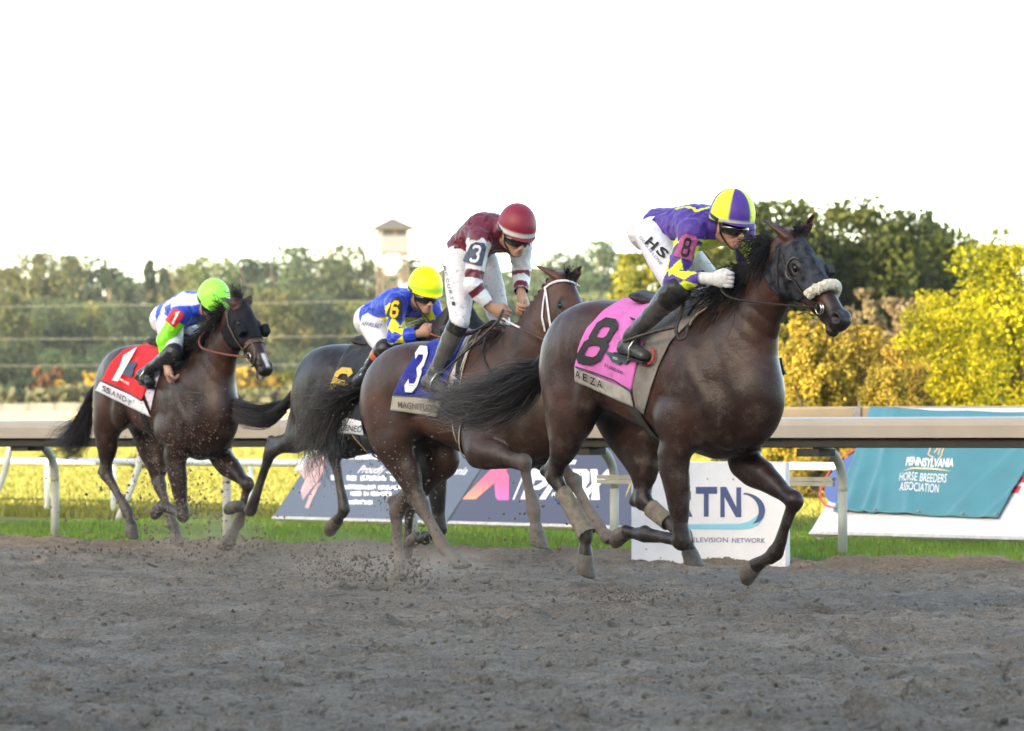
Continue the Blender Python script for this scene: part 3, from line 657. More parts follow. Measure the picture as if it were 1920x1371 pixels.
# ------------------------------------------------------------------ the stand behind the camera, whose shade covers the track
m_conc = simple('stand concrete', (.34, .33, .31), rough=.8, noise=.1, nscale=.6); m_roofs = simple('stand roof', (.28, .29, .30), rough=.5, noise=.1, nscale=.5)
gs = empty('grandstand', railpt(0, -60), 0, 'long roofed grandstand behind the track', 'building'); go = railpt(0, -60)
GX, GY = np.append(RDIR, 0), np.append(RN, 0)
STAND_H = 12.3
m = MB()
for i in range(10): m.box(railpt(0, -46 - i * 1.2, .3 + i * .3) - go, GX * 150, GY * .6, np.array([0, 0, .3 + i * .3])); 
m.build('seating', m_conc, gs)
m = MB(); m.box(railpt(0, -58.6, STAND_H / 2) - go, GX * 150, GY * .3, np.array([0, 0, STAND_H / 2 - .2])); m.build('rear_wall', m_conc, gs)
m = MB(); m.box(railpt(0, -52, STAND_H) - go, GX * 150, GY * 7.5, np.array([0, 0, .35])); m.build('roof', m_roofs, gs)
for a in np.arange(-140, 141, 14): m = MB(); m.box(railpt(a, -50, 5.3) - go, GX * .25, GY * .25, np.array([0, 0, 5.3])); m.build('column', m_conc, gs)
# ------------------------------------------------------------------ trees
def leaf_mat(name, ca, cb, trans=.35):
    m, nt, p, N, L = nmat(name)
    a = N.new('ShaderNodeAttribute'); a.attribute_name = 'Col'; oi = N.new('ShaderNodeObjectInfo')
    mx = N.new('ShaderNodeMix'); mx.data_type = 'RGBA'; mx.inputs[6].default_value = (*ca, 1); mx.inputs[7].default_value = (*cb, 1); L.new(a.outputs['Fac'], mx.inputs[0])
    hs = N.new('ShaderNodeHueSaturation'); mr = N.new('ShaderNodeMapRange'); mr.inputs[3].default_value = .75; mr.inputs[4].default_value = 1.25; L.new(oi.outputs['Random'], mr.inputs[0]); L.new(mr.outputs[0], hs.inputs['Value'])
    m2 = N.new('ShaderNodeMapRange'); m2.inputs[3].default_value = .485; m2.inputs[4].default_value = .515; L.new(oi.outputs['Random'], m2.inputs[0]); L.new(m2.outputs[0], hs.inputs['Hue'])
    L.new(mx.outputs[2], hs.inputs['Color']); L.new(hs.outputs[0], p.inputs['Base Color']); p.inputs['Roughness'].default_value = .7; p.inputs['Specular IOR Level'].default_value = .2
    tr = N.new('ShaderNodeBsdfTranslucent'); L.new(hs.outputs[0], tr.inputs[0]); ms = N.new('ShaderNodeMixShader'); ms.inputs[0].default_value = trans
    L.new(p.outputs[0], ms.inputs[1]); L.new(tr.outputs[0], ms.inputs[2]); L.new(ms.outputs[0], N['Material Output'].inputs[0])
    return m
m_bark = simple('bark', (.09, .07, .055), rough=.9, noise=.3, nscale=6)
def crown_mesh(name, seed, hgt, rad, base, nclump, nleaf, leaf, shape='round'):
    """leaves in uneven clumps spread through the crown's volume"""
    r = np.random.default_rng(seed); C = []; cl = []
    while len(cl) < nclump:
        d = r.normal(size=3); d /= np.linalg.norm(d); t = r.random() ** .45; d = np.sign(d) * np.abs(d) ** .8; d /= np.linalg.norm(d)
        c = d * t * np.array([rad, rad, (hgt - base) / 2]) * .86; z = (c[2] / ((hgt - base) / 2) + 1) / 2
        if shape == 'cone': c[:2] *= max(.08, 1.15 - z)
        elif shape == 'bush': c[:2] *= 1.08 - .35 * max(0, z - .5)
        elif z < .45: c[:2] *= .75 + .55 * z
        c[2] += (hgt + base) / 2; cl.append(c)
    cs = []; w = r.uniform(.5, 1.5, nclump); w = (w / w.sum() * nleaf).astype(int)
    for c, k in zip(cl, w):
        cr_ = rad * r.uniform(.10, .22); p = r.normal(size=(k, 3)) * cr_ * np.array([1, 1, .7]); ln = np.linalg.norm(p, axis=1, keepdims=True); p = p / ln * np.minimum(ln, cr_ * 1.45); cs.append(c + p)
        C.append(np.clip(r.normal(r.random(), .20, k), 0, 1))
    P = np.concatenate(cs); C = np.concatenate(C); n = len(P)
    z0, z1 = np.percentile(P[:, 2], .5), np.percentile(P[:, 2], 98.8); P[:, 2] = base + (P[:, 2] - z0) / (z1 - z0) * (hgt - base); rr = np.percentile(np.hypot(P[:, 0], P[:, 1]), 97); P[:, :2] *= rad / rr
    ok_ = (P[:, 2] <= hgt * 1.005) & (np.hypot(P[:, 0], P[:, 1]) < rad * 1.12); P = P[ok_]; C = C[ok_]; n = len(P)
    cl = [np.array([c[0] * rad / rr, c[1] * rad / rr, base + (c[2] - z0) / (z1 - z0) * (hgt - base)]) for c in cl]
    a = r.normal(size=(n, 3)); a /= np.linalg.norm(a, axis=1, keepdims=True); b = np.cross(a, r.normal(size=(n, 3))); b /= np.linalg.norm(b, axis=1, keepdims=True)
    s = leaf * r.uniform(.5, 1.2, (n, 1)); a = a * s; b = b * s * .6
    V = np.stack([P - a, P - b * .9, P + a, P + b], 1).reshape(-1, 3); Fq = np.arange(4 * n).reshape(-1, 4)
    o = mesh(name, V, Fq, m_bark, smooth=False, colors=np.repeat(C, 4)); me = o.data; bpy.data.objects.remove(o); return me, cl
def trunk_mesh(name, seed, hgt, rad, base, cl, shape):
    r = np.random.default_rng(seed + 50); m = MB(); tr = hgt * .022 + .02
    top = hgt * (.92 if shape == 'cone' else .72); pts = [np.array([0, 0, -.2]), np.array([r.normal() * .02 * hgt, r.normal() * .02 * hgt, top * .5]), np.array([r.normal() * .03 * hgt, r.normal() * .03 * hgt, top])]
    B = bezier(pts, 8); m.tube(B, list(np.linspace(tr, tr * .25, len(B))), 7)
    for c in cl[:min(len(cl), 12)]:
        s = B[min(len(B) - 2, max(1, int(len(B) * min(.9, max(.2, c[2] / top * .55)))))]; m.tube(bezier([s, (s + c) / 2 + np.array([0, 0, -.04 * hgt]), c], 4), list(np.linspace(tr * .4, tr * .08, 5)), 5)
    o = m.build(name, m_bark, smooth=True); me = o.data; bpy.data.objects.remove(o); return me
_tm = {}
def tree(name, u, vtop, Y, wpx, mat, label, cat='tree', kind='round', seed=0, nclump=110, nleaf=10000, leaf=.020, base=.04, group=None, zg=0.0):
    """one tree standing at photo column u, its top at row vtop, at distance Y"""
    s = FPX / Y; hgt = (V0 - vtop) / s + CAMH - zg; rad = wpx / s / 2
    key = (kind, seed, nclump, nleaf, leaf, base)
    if key not in _tm:
        asp = rad / hgt; me, cl = crown_mesh('crown', seed, 1.0, min(.6, max(.12, asp)), base, nclump, nleaf, leaf, kind); _tm[key] = (me, trunk_mesh('trunk', seed, 1.0, asp, base, cl, kind), min(.6, max(.12, asp)))
    me, tme, asp0 = _tm[key]; p = at(u, V0, Y)
    t = empty(name, (p[0], Y, zg), (u * 1.7 + seed) % 6.28, label, cat, group); t.scale = (rad / asp0, rad / asp0, hgt)
    c = bpy.data.objects.new('crown', me); link(c, t)
    if not c.material_slots or True:
        c.material_slots[0].link = 'OBJECT'; c.material_slots[0].material = mat
    w = bpy.data.objects.new('trunk', tme); link(w, t)
    return t
L_far = leaf_mat('far green foliage', (.028, .056, .030), (.068, .100, .048)); L_far2 = leaf_mat('far gold green foliage', (.050, .078, .032), (.135, .145, .050)); L_dk = leaf_mat('far dark foliage', (.014, .032, .021), (.036, .060, .036))
L_rust = leaf_mat('rust foliage', (.12, .06, .03), (.20, .12, .06)); L_dgreen = leaf_mat('dark green foliage', (.020, .036, .014), (.085, .105, .024)); L_gold = leaf_mat('golden foliage', (.13, .115, .022), (.44, .33, .055)); L_yel = leaf_mat('yellow foliage', (.11, .135, .010), (.52, .48, .025)); L_brown = leaf_mat('dry brown foliage', (.11, .085, .05), (.25, .19, .11)); L_ygreen = leaf_mat('yellow green foliage', (.07, .085, .012), (.22, .20, .03))
ORD = ['first', 'second', 'third', 'fourth', 'fifth', 'sixth', 'seventh', 'eighth', 'ninth', 'tenth', 'eleventh', 'twelfth', 'thirteenth', 'fourteenth', 'fifteenth', 'sixteenth']
rowA = [(-45, 540, 110), (70, 492, 120), (150, 496, 110), (205, 520, 80), (250, 548, 70), (335, 512, 110), (400, 500, 100), (465, 502, 100), (540, 480, 120), (605, 505, 110), (655, 478, 90), (770, 505, 100), (860, 520, 110), (960, 525, 110), (1065, 492, 90), (1130, 470, 110)]
for i, (u, v, w) in enumerate(rowA): tree('tree', u, v - 16, 478 + 14 * (i % 3), w * 1.55, (L_far, L_dk, L_far2)[(i * 5 + i // 3) % 3] if u < 1000 else L_far, '%s tall hazy tree from the left in the back row of the far treeline' % ORD[i], seed=i % 4, leaf=.018, nleaf=11000, nclump=120, base=.04, group='back row of the far treeline')
rowZ = [(10, 520, 110), (110, 512, 110), (180, 520, 110), (232, 535, 90), (290, 545, 90), (370, 520, 110), (430, 515, 110), (500, 508, 110), (575, 505, 110), (635, 512, 100), (700, 515, 90), (815, 525, 110), (910, 530, 110), (1010, 520, 110), (1095, 505, 110), (1170, 500, 110)]
for i, (u, v, w) in enumerate(rowZ): tree('tree', u, v - 14, 530 + 12 * (i % 3), w * 1.7, (L_far, L_far2, L_dk)[(i * 7 + i // 4) % 3], '%s pale tree from the left filling the gaps behind the far treeline' % ORD[i], seed=i % 4, leaf=.018, nleaf=11000, nclump=120, base=.04, group='pale trees behind the far treeline')
for i, (u, v, w) in enumerate([(283, 494, 40), (308, 506, 34)]): tree('conifer', u, v, 470, w, L_dk, ('taller' if i == 0 else 'shorter') + ' thin dark conifer of the pair standing up from the far treeline', kind='cone', seed=11, nclump=26, nleaf=1600, leaf=.035, base=.1)
rowB = [(-10, 560, 110), (95, 565, 130), (180, 575, 110), (260, 580, 110), (345, 570, 100), (440, 565, 120), (520, 552, 110), (590, 560, 110), (665, 575, 100), (745, 585, 110), (850, 580, 120), (960, 575, 120), (1075, 560, 130), (1160, 570, 120)]
for i, (u, v, w) in enumerate(rowB): tree('tree', u, v - 8, 405 + 10 * (i % 3), w * 1.5, (L_far2, L_far, L_far2, L_dk)[i % 4], '%s rounded green-gold tree from the left in the middle row of the far treeline' % ORD[i], seed=i % 4 + 4, base=.1, group='middle row of the far treeline')
rowC = [(20, 640, 130), (110, 655, 120), (205, 648, 130), (300, 660, 120), (400, 650, 130), (500, 645, 130), (590, 655, 130), (690, 650, 130), (790, 655, 130), (900, 650, 130), (1010, 645, 130), (1110, 640, 130)]
for i, (u, v, w) in enumerate(rowC): tree('tree', u, v, 345 + 9 * (i % 3), w * 1.2, (L_dk, L_far, L_dk, L_far2, L_far)[i % 5], '%s low dark tree from the left in the front row of the far treeline' % ORD[i], seed=i % 3 + 8, base=.02, kind='bush', group='front row of the far treeline')
rowD = [(30, 690, 70, L_dk), (85, 690, 60, L_rust), (150, 700, 75, L_gold), (215, 695, 60, L_rust), (480, 690, 90, L_gold), (535, 700, 70, L_ygreen), (590, 690, 70, L_rust)]
for i, (u, v, w, mt) in enumerate(rowD): tree('shrub', u, v, 300, w * 1.2, mt, '%s small autumn shrub from the left below the far treeline' % ORD[i], 'shrub', 'bush', 20 + i % 2, 20, 1500, .06, .0, 'shrubs below the far treeline')
# hedge and pale fence in front of the far treeline
he = empty('hedge', at(250, V0, 230) * np.array([1, 1, 0]), 0, 'long grey-green clipped hedge at the foot of the far treeline', 'hedge')
Ph = []; r_ = np.random.default_rng(5); n = 9000
Xh = r_.uniform(-27, 10, n); Zh = r_.uniform(.9, 2.25, n) + .12 * np.sin(Xh * 1.3); Yh = r_.uniform(-1, 1, n); P = np.stack([Xh + 6, Yh, Zh], 1); a = r_.normal(size=(n, 3)) * .13; b = r_.normal(size=(n, 3)) * .10
V = np.stack([P - a, P - b, P + a, P + b], 1).reshape(-1, 3)
mesh('foliage', V, np.arange(4 * n).reshape(-1, 4), leaf_mat('hedge foliage', (.09, .11, .06), (.17, .18, .11)), he, smooth=False, colors=np.repeat(r_.random(n), 4))
pf = empty('pale_fence', (0, 222, 0), 0, 'low pale fence standing in front of the clipped hedge', 'fence'); m_pale = simple('pale fence paint', (.13, .135, .13), rough=.7, noise=.2, nscale=1.2)
for i in range(30):
    m = MB(); m.box((-25.0 + i * 1.15, 0, .80), (.55, 0, 0), (0, .03, 0), (0, 0, .78 + .02 * (i % 3))); m.build('fence_panel', m_pale, pf)
# golden shrubs, yellow trees and the dark trees behind them
for i, (u, v, w, Y) in enumerate([(1450, 610, 130, 66), (1530, 588, 120, 64), (1610, 612, 120, 67), (1690, 655, 110, 64), (1400, 640, 120, 69), (1655, 690, 90, 61)]): tree('shrub', u, v, Y, w * 1.15, L_gold if i != 4 else L_ygreen, ['large golden shrub under the leading horse\'s neck', 'tallest golden shrub beneath the leading horse\'s muzzle', 'golden shrub between the muzzle and the yellow tree', 'small golden shrub against the yellow tree', 'yellow-green shrub hidden behind the leading horse\'s chest', 'lowest golden shrub in front of the yellow tree'][i], 'shrub', 'bush', 30 + i % 3, 120, 22000, .014, .0, 'golden shrubs beyond the turf')
for i, (u, v, w, Y) in enumerate([(1890, 462, 230, 78), (1775, 545, 190, 74), (1990, 500, 200, 80)]): tree('tree', u, v, Y, w * 1.15, L_yel, ['bright yellow leafy tree at the right edge', 'lower bright yellow tree left of the tallest yellow one', 'bright yellow tree cut by the right edge of the photo'][i], 'tree', 'bush', 40 + i, 150, 26000, .011, .0, 'bright yellow trees')
for i, (u, v, w, Y) in enumerate([(1440, 385, 150, 126), (1545, 378, 170, 130), (1640, 400, 150, 128), (1725, 425, 130, 134), (1835, 436, 130, 138), (1370, 470, 140, 128)]): tree('tree', u, v - 4, Y, w * 1.5, L_ygreen if i == 5 else L_dgreen, ['dark green tree rising behind the leading jockey\'s helmet', 'tallest dark green tree behind the leading horse\'s ears', 'dark green tree with sky gaps above the sheepskin noseband', 'narrow dark green tree left of the gap in the treetops', 'thin dark green tree with open crown above the yellow tree', 'dark green tree hidden behind the leading jockey'][i], 'tree', 'round', 50 + i % 3, 140, 17000, .018, .06, 'dark green trees at the right')
for i, (u, v, w, Y) in enumerate([(1620, 545, 110, 100), (1690, 560, 100, 104), (1560, 560, 90, 98)]): tree('shrub', u, v, Y, w * 1.2, L_brown, ['dry brown shrub under the tree with sky gaps', 'dry brown shrub touching the yellow tree', 'dry brown shrub behind the horse\'s nose'][i], 'shrub', 'bush', 60 + i % 2, 50, 6000, .022, .0, 'dry brown shrubs')
for i, (u, v, w, Y) in enumerate([(1215, 478, 130, 150), (1290, 470, 130, 155)]): tree('tree', u, v, Y, w * 1.15, L_ygreen, ['yellow-green tree between the maroon and purple jockeys', 'yellow-green tree hidden behind the purple jockey'][i], 'tree', 'round', 70, 90, 11000, .018, .06, 'yellow-green trees at the centre')
for i, (u, v, w, Y) in enumerate([(265, 845, 60, 96), (130, 838, 50, 104), (95, 840, 45, 101)]): tree('shrub', u, v, Y, w, L_ygreen, ['low shrub on the turf behind the number 1 horse', 'low shrub on the turf seen between the left rail posts', 'smallest shrub on the turf near the left edge'][i], 'shrub', 'bush', 80, 14, 900, .06, .0)
# ------------------------------------------------------------------ watch tower
TY = 440.0; s = FPX / TY; tx = (736 - 960) / s; zz = lambda v: CAMH - (v - V0) / s
tw = empty('watch_tower', (tx, TY, 0), R(12), 'white timber watch tower with pyramid roof standing above the far treeline', 'tower')
m_tw = simple('tower white', (.15, .158, .175), rough=.7, noise=.05); m_leg = simple('tower timber', (.105, .082, .062), rough=.8, noise=.12); m_tr = simple('tower roof', (.060, .060, .064), rough=.85, noise=.15, nscale=3); m_dark = simple('dark window', (.03, .035, .03), rough=.3)
hw = 26 / s; zb, zt_, ze, zp = zz(474), zz(440), zz(431), zz(408)
m = MB(); m.box((0, 0, (zb + zz(443)) / 2), (hw, 0, 0), (0, hw, 0), (0, 0, (zz(443) - zb) / 2)); m.build('cabin', m_tw, tw)
for sx, sy in product((-1, 1), repeat=2): m = MB(); m.box((sx * (hw - .06), sy * (hw - .06), (zz(443) + ze) / 2), (.06, 0, 0), (0, .06, 0), (0, 0, (ze - zz(443)) / 2)); m.build('cabin_post', m_tw, tw)
m = MB(); m.box((0, 0, (zz(443) + ze) / 2), (hw - .14, 0, 0), (0, hw - .14, 0), (0, 0, (ze - zz(443)) / 2 - .01)); m.build('window', m_dark, tw)
m = MB(); m.box((0, -hw + .07, (zz(443) + ze) / 2), (.16, 0, 0), (0, .02, 0), (0, 0, (ze - zz(443)) / 2 - .02)); m.build('blind', m_leg, tw)
he_ = 37 / s; m = MB(); m.box((0, 0, ze + .05), (he_, 0, 0), (0, he_, 0), (0, 0, .06)); m.build('eave', m_leg, tw)
m = MB(); m.add([(-he_ - .05, -he_ - .05, ze + .115), (he_ + .05, -he_ - .05, ze + .115), (he_ + .05, he_ + .05, ze + .115), (-he_ - .05, he_ + .05, ze + .115), (0, 0, zp)], [(0, 1, 4), (1, 2, 4), (2, 3, 4), (3, 0, 4), (3, 2, 1, 0)]); m.build('roof', m_tr, tw)
lw = .12
for sx, sy in product((-1, 1), repeat=2): m = MB(); m.tube([(sx * (hw - .12) * 1.18, sy * (hw - .12) * 1.18, 0), (sx * (hw - .12), sy * (hw - .12), zb)], lw, 4); m.build('leg', m_leg, tw)
for z0, z1 in ((zz(560), zz(515)), (zz(515), zb)):
    for sgn in (-1, 1):
        m = MB(); m.tube([(-hw, sgn * hw, z0), (hw, sgn * hw, z1)], .08, 4); m.build('brace', m_leg, tw); m = MB(); m.tube([(hw, sgn * hw, z0), (-hw, sgn * hw, z1)], .08, 4); m.build('brace', m_leg, tw)
    m = MB(); m.box((0, -hw, z1 - .1), (hw, 0, 0), (0, .08, 0), (0, 0, .09)); m.build('crossbeam', m_leg, tw)
# overhead wires crossing in front of the far trees
m_wire = simple('cable', (.22, .22, .21), rough=.6)
for i, (va, vb) in enumerate(((576, 560), (637, 626), (686, 680))):
    pa, pb = at(-60, va, 190), at(900, vb, 190); m = MB(); pm = (pa + pb) / 2 + np.array([0, 0, -.04]); o = pa
    m.tube([x - o for x in bezier([pa - (pb - pa), pa, pm, pb, pb + (pb - pa)], 24)], .008, 6); w = m.build('cable', m_wire, smooth=True); w.location = o; tag(w, ['topmost', 'middle', 'lowest'][i] + ' pale overhead cable crossing in front of the far trees', 'cable', 'overhead cables')

# ------------------------------------------------------------------ thin evening haze over the infield
hz = MB(); hz.box((0, 650, 13), (1540, 0, 0), (0, 1090, 0), (0, 0, 14.4)); hm = bpy.data.materials.new('haze'); hm.use_nodes = True; hn = hm.node_tree.nodes; hn.clear()
pv = hn.new('ShaderNodeVolumePrincipled'); pv.inputs['Color'].default_value = (.78, .88, 1.0, 1); pv.inputs['Density'].default_value = .00009; pv.inputs['Anisotropy'].default_value = 0.0
ho = hn.new('ShaderNodeOutputMaterial'); hm.node_tree.links.new(pv.outputs[0], ho.inputs['Volume'])
h_o = hz.build('haze', hm); tag(h_o, 'thin pale haze in the air over the track', 'haze', kind='stuff')
# ------------------------------------------------------------------ race horses
class Frame:
    """a horse's own axes: x ahead, y to its left, z up; px points at lateral offset w (towards the rail of the camera = +) fall on its planes"""
    def __init__(s, u0, Y0, yaw):
        a = R(yaw); s.c, s.s = math.cos(a), math.sin(a); s.yaw = yaw
        s.A = np.array([(u0 - 960) * Y0 / FPX, Y0, 0.0]); s.h = np.array([s.c, -s.s, 0]); s.l = np.array([s.s, s.c, 0])
    def L(s, u, v, w=0.0):
        d = np.array([(u - 960) / FPX, 1, -(v - V0) / FPX]); C = np.array([0, 0, CAMH]); r = -s.l
        t = (w - (C - s.A) @ r) / (d @ r); P = C + t * d - s.A
        return np.array([P @ s.h, -w, P[2]])
    def W(s, p): return s.A + s.h * p[0] + s.l * p[1] + np.array([0, 0, p[2]])
    def rays(s, uv):
        uv = np.asarray(uv, float); d = np.stack([(uv[:, 0] - 960) / FPX, np.ones(len(uv)), -(uv[:, 1] - V0) / FPX], 1); d /= np.linalg.norm(d, axis=1, keepdims=True)
        C = np.array([0, 0, CAMH]) - s.A
        loc = lambda q: np.stack([q @ s.h, q @ s.l, q[:, 2]], 1)
        o = loc(C[None] + d * (s.A[1] - 2.2)); return o, loc(d)
    def hit(s, sdf, uv, off=0.0):
        o, d = s.rays(uv); return sdf.march(o, d, 4.4, off)
TORSO = [(-1.08, 1.60, 1.22, .15), (-.95, 1.735, 1.12, .235), (-.75, 1.765, 1.12, .26), (-.5, 1.725, 1.07, .245), (-.25, 1.70, .97, .258), (0, 1.72, .875, .25), (.2, 1.68, .835, .218), (.36, 1.52, .88, .19)]
def horse_sdf(fr, spec, h=.0098):
    d0, d1 = spec['lift']; dz = lambda x: d0 + d1 * x
    S = SDF((-1.95, -.52, -.04), (1.5, .52, 2.3), h)
    g = fr.L
    xs = [t[0] for t in TORSO]
    S.chain([(x, 0, (a + b) / 2 + dz(x)) for x, a, b, w in TORSO], [(a - b) / 2 for x, a, b, w in TORSO], [w for *_, w in TORSO], k=.02)
    for sg in (-1, 1):
        S.ell((-.80, sg * .13, 1.52 + dz(-.8)), (.27, .14, .21), k=.08)      # gluteal
        S.ell((-1.0, sg * .11, 1.38 + dz(-1)), (.17, .115, .24), k=.08)    # buttock
        S.ell((.16, sg * .15, 1.22 + dz(.1)), (.20, .085, .30), k=.07)     # shoulder
        S.ell((.33, sg * .115, 1.10 + dz(.3)), (.13, .10, .17), k=.06)    # breast
        S.ell((-.28, sg * .145, 1.29 + dz(-.3)), (.38, .115, .23), k=.06)    # ribs
    S.chain([(-.28, 0, 1.68 + dz(-.2)), (-.02, 0, 1.74 + dz(0)), (.2, 0, 1.70 + dz(.2))], [.05, .055, .06], k=.10)
    for sg in (-1, 1):
        S.ell((.02, sg * .215, 1.08 + dz(0)), (.15, .055, .125), k=.025)          # triceps
        S.chain([(.06, sg * .15, 1.55 + dz(0)), (.20, sg * .205, 1.33 + dz(.2)), (.31, sg * .185, 1.13 + dz(.3))], [.05, .055, .06], [.05, .05, .05], k=.03)     # shoulder blade and point
        S.chain([(-.60, sg * .19, 1.56 + dz(-.6)), (-.66, sg * .225, 1.36 + dz(-.6)), (-.72, sg * .21, 1.15 + dz(-.7))], [.06, .075, .06], [.05, .05, .05], k=.03)    # thigh front
        S.chain([(-.96, sg * .17, 1.60 + dz(-1)), (-1.01, sg * .205, 1.38 + dz(-1)), (-.96, sg * .20, 1.14 + dz(-1))], [.07, .085, .06], [.05, .055, .05], k=.03)    # thigh back
        S.ell((.37, sg * .085, 1.02 + dz(.3)), (.10, .075, .12), k=.02)            # pectoral
    S.chain([(.50, 0, 1.34 + dz(.4)), (.485, 0, 1.12 + dz(.4)), (.40, 0, .90 + dz(.4))], [.02, .022, .02], k=.05, sub=True)
    # head
    poll = g(*spec['poll']); lip = g(*spec['lip']); a = lip - poll; Lh = np.linalg.norm(a); a = a / Lh
    l = np.array([0, 1., 0]) - a * a[1]; l /= np.linalg.norm(l); n = np.cross(l, a)
    if n[0] < 0: n = -n
    roll = spec.get('roll', 0)
    if roll: l, n = l * math.cos(roll) + n * math.sin(roll), n * math.cos(roll) - l * math.sin(roll)
    hp = lambda A, N_, l_=0.0: poll + a * (A * Lh) + n * N_ + l * l_
    spec['hp'] = hp; spec['hax'] = (a, n, l, Lh)
    # neck
    base = np.array([.06, 0, 1.36 + dz(.06)]); mid1 = np.array([.30, 0, 1.46 + dz(.3)]); end = hp(.16, -.115)
    bend = np.array(spec.get('bend', (0, 0, 0)), float)
    m2 = mid1 * .45 + end * .55 + np.array([-.02, 0, -.01]) + bend
    S.chain([base, mid1, m2, end], [.30, .255, .165, .118], [.20, .15, .095, .07], k=.09, n=4)
    cr = [np.array([-.02, 0, 1.66 + dz(0)]), mid1 * .5 + m2 * .5 + np.array([-.12, 0, .13]), hp(-.02, -.055)]
    S.chain(cr, [.06, .055, .055], [.05, .045, .05], k=.08, n=5); spec['crest'] = cr
    k = .03
    S.chain([hp(.0, -.06), hp(.18, -.055), hp(.36, -.058), hp(.60, -.052), hp(.82, -.045), hp(.94, -.045)], [.072, .082, .086, .07, .055, .050], [.066, .082, .088, .062, .050, .048], lat=l, k=k)
    for sg in (-1, 1):
        S.ell(hp(.27, -.155, sg * .045), (.105, .095, .034), M=[a, n, l], k=.045)   # jowl
        S.ell(hp(.33, -.022, sg * .076), (.042, .026, .022), M=[a, n, l], k=.03)   # brow
        S.ell(hp(.46, -.075, sg * .06), (.10, .02, .02), M=[a, n, l], k=.04)   # facial crest
        S.ell(hp(.935, -.018, sg * .036), (.042, .028, .024), M=[a, n, l], k=.02)   # nostril wing
    S.chain([hp(.28, -.19), hp(.55, -.15), hp(.80, -.118), hp(.93, -.112)], [.055, .040, .030, .028], [.055, .038, .026, .030], lat=l, k=.035)
    S.ell(hp(.975, -.050), (.034, .050, .050), M=[a, n, l], k=.03)       # upper lip
    S.ell(hp(.945, -.128), (.040, .030, .040), M=[a, n, l], k=.018)       # chin
    for sg in (-1, 1):
        S.ell(hp(.952, -.020, sg * .058), (.029, .018, .022), M=[a, n * .8 + l * .6 * sg, l * .8 - n * .6 * sg], k=.008, sub=True)
        S.ell(hp(.325, -.052, sg * .092), (.026, .018, .014), M=[a, n, l], k=.012, sub=True)     # eye socket
        S.chain([hp(.80, -.092, sg * .05), hp(.90, -.102, sg * .045), hp(1.02, -.106, sg * .02)], [.005, .006, .007], k=.006, sub=True)
    for tip, sg in ((spec['ear_near'], -1), (spec['ear_far'], 1)):
        t = g(*tip); b = hp(.015, -.005, sg * .05); m = b * .55 + t * .45 + n * .008
        latv = np.cross(t - b, n); latv = latv / np.linalg.norm(latv)
        S.chain([b, m, t], [.026, .022, .005], [.034, .032, .006], lat=latv, k=.018)
        S.chain([b * .7 + t * .3 + n * .022, m * .6 + t * .4 + n * .018], [.011, .008], [.017, .012], lat=latv, k=.008, sub=True)
    # legs
    spec['legs_l'] = {}
    for nm in ('fore_near', 'fore_far'):
        Sx, E, K, Ft, C, H = [g(*p) for p in spec[nm]]; out = 1 if Sx[1] > 0 else -1
        P = [Sx, E, E * .62 + K * .38, E * .2 + K * .8, K, K * .82 + Ft * .18, K * .45 + Ft * .55, Ft, Ft * .45 + C * .55, C]
        S.chain(P, [.15, .112, .088, .050, .056, .035, .031, .048, .033, .045], [.075, .078, .068, .045, .051, .031, .026, .044, .033, .047], k=.04, n=2)
        kd = (K - E) / np.linalg.norm(K - E); fwd = np.array([-kd[2], 0, kd[0]]); fwd = fwd if fwd @ (K - Ft) >= -9 else -fwd
        if np.dot(np.cross(kd, fwd), [0, 1, 0]) > 0: pass
        S.ell(K + fwd * .012, (.045, .04, .05), k=.02)
        fd = (Ft - K) / np.linalg.norm(Ft - K); bk = np.array([fd[2], 0, -fd[0]])
        S.chain([K * .9 + Ft * .1 + bk * .026, Ft + bk * .020], [.015, .018], k=.008)     # flexor tendon
        S.ell(Ft + bk * .022, (.03, .03, .032), k=.02)
        spec['legs_l'][nm] = [Sx, E, K, Ft, C, H]
    for nm in ('hind_near', 'hind_far'):
        ST, HK, Ft, C, H = [g(*p) for p in spec[nm]]; sg = 1 if ST[1] > 0 else -1
        hip = np.array([-.86, sg * .13, 1.36 + dz(-.86)])
        cd = (Ft - HK) / np.linalg.norm(Ft - HK); bk = np.array([cd[2], 0, -cd[0]])      # behind the cannon
        gk = HK - ST
        S.chain([hip, hip * .5 + ST * .5, ST], [.25, .20, .145], [.13, .125, .095], k=.07)
        P = [ST, ST * .6 + HK * .4, ST * .2 + HK * .8, HK, HK * .8 + Ft * .2, HK * .45 + Ft * .55, Ft, Ft * .45 + C * .55, C]
        S.chain(P, [.13, .102, .052, .062, .041, .034, .049, .034, .046], [.085, .073, .043, .050, .034, .029, .045, .034, .047], k=.04, n=2)
        ph = HK - cd * .075 + bk * .045                                              # point of hock
        S.chain([ph, HK + bk * .02, HK * .8 + Ft * .2 + bk * .022], [.028, .036, .023], [.023, .028, .019], k=.015)
        S.chain([ph, ST * .45 + HK * .55 + bk * .05], [.019, .032], k=.04)               # Achilles
        bt = np.array([-1.04, sg * .12, 1.32 + dz(-1.04)])
        S.chain([bt, bt * .45 + (ST * .5 + HK * .5) * .55 + bk * .05, ST * .5 + HK * .5], [.12, .095, .06], [.09, .075, .05], k=.07)
        S.chain([HK * .85 + Ft * .15 + bk * .029, Ft + bk * .020], [.016, .019], k=.008)
        S.ell(Ft + bk * .022, (.03, .03, .032), k=.02)
        spec['legs_l'][nm] = [ST, HK, Ft, C, H]
    I = np.argwhere(np.abs(S.D) < .03); Pn = S.lo + S.h * I
    S.D[I[:, 0], I[:, 1], I[:, 2]] += .007 * (vnoise(Pn, .11, 2) - .5) * smooth01(Pn[:, 0], .75, .5)
    return S
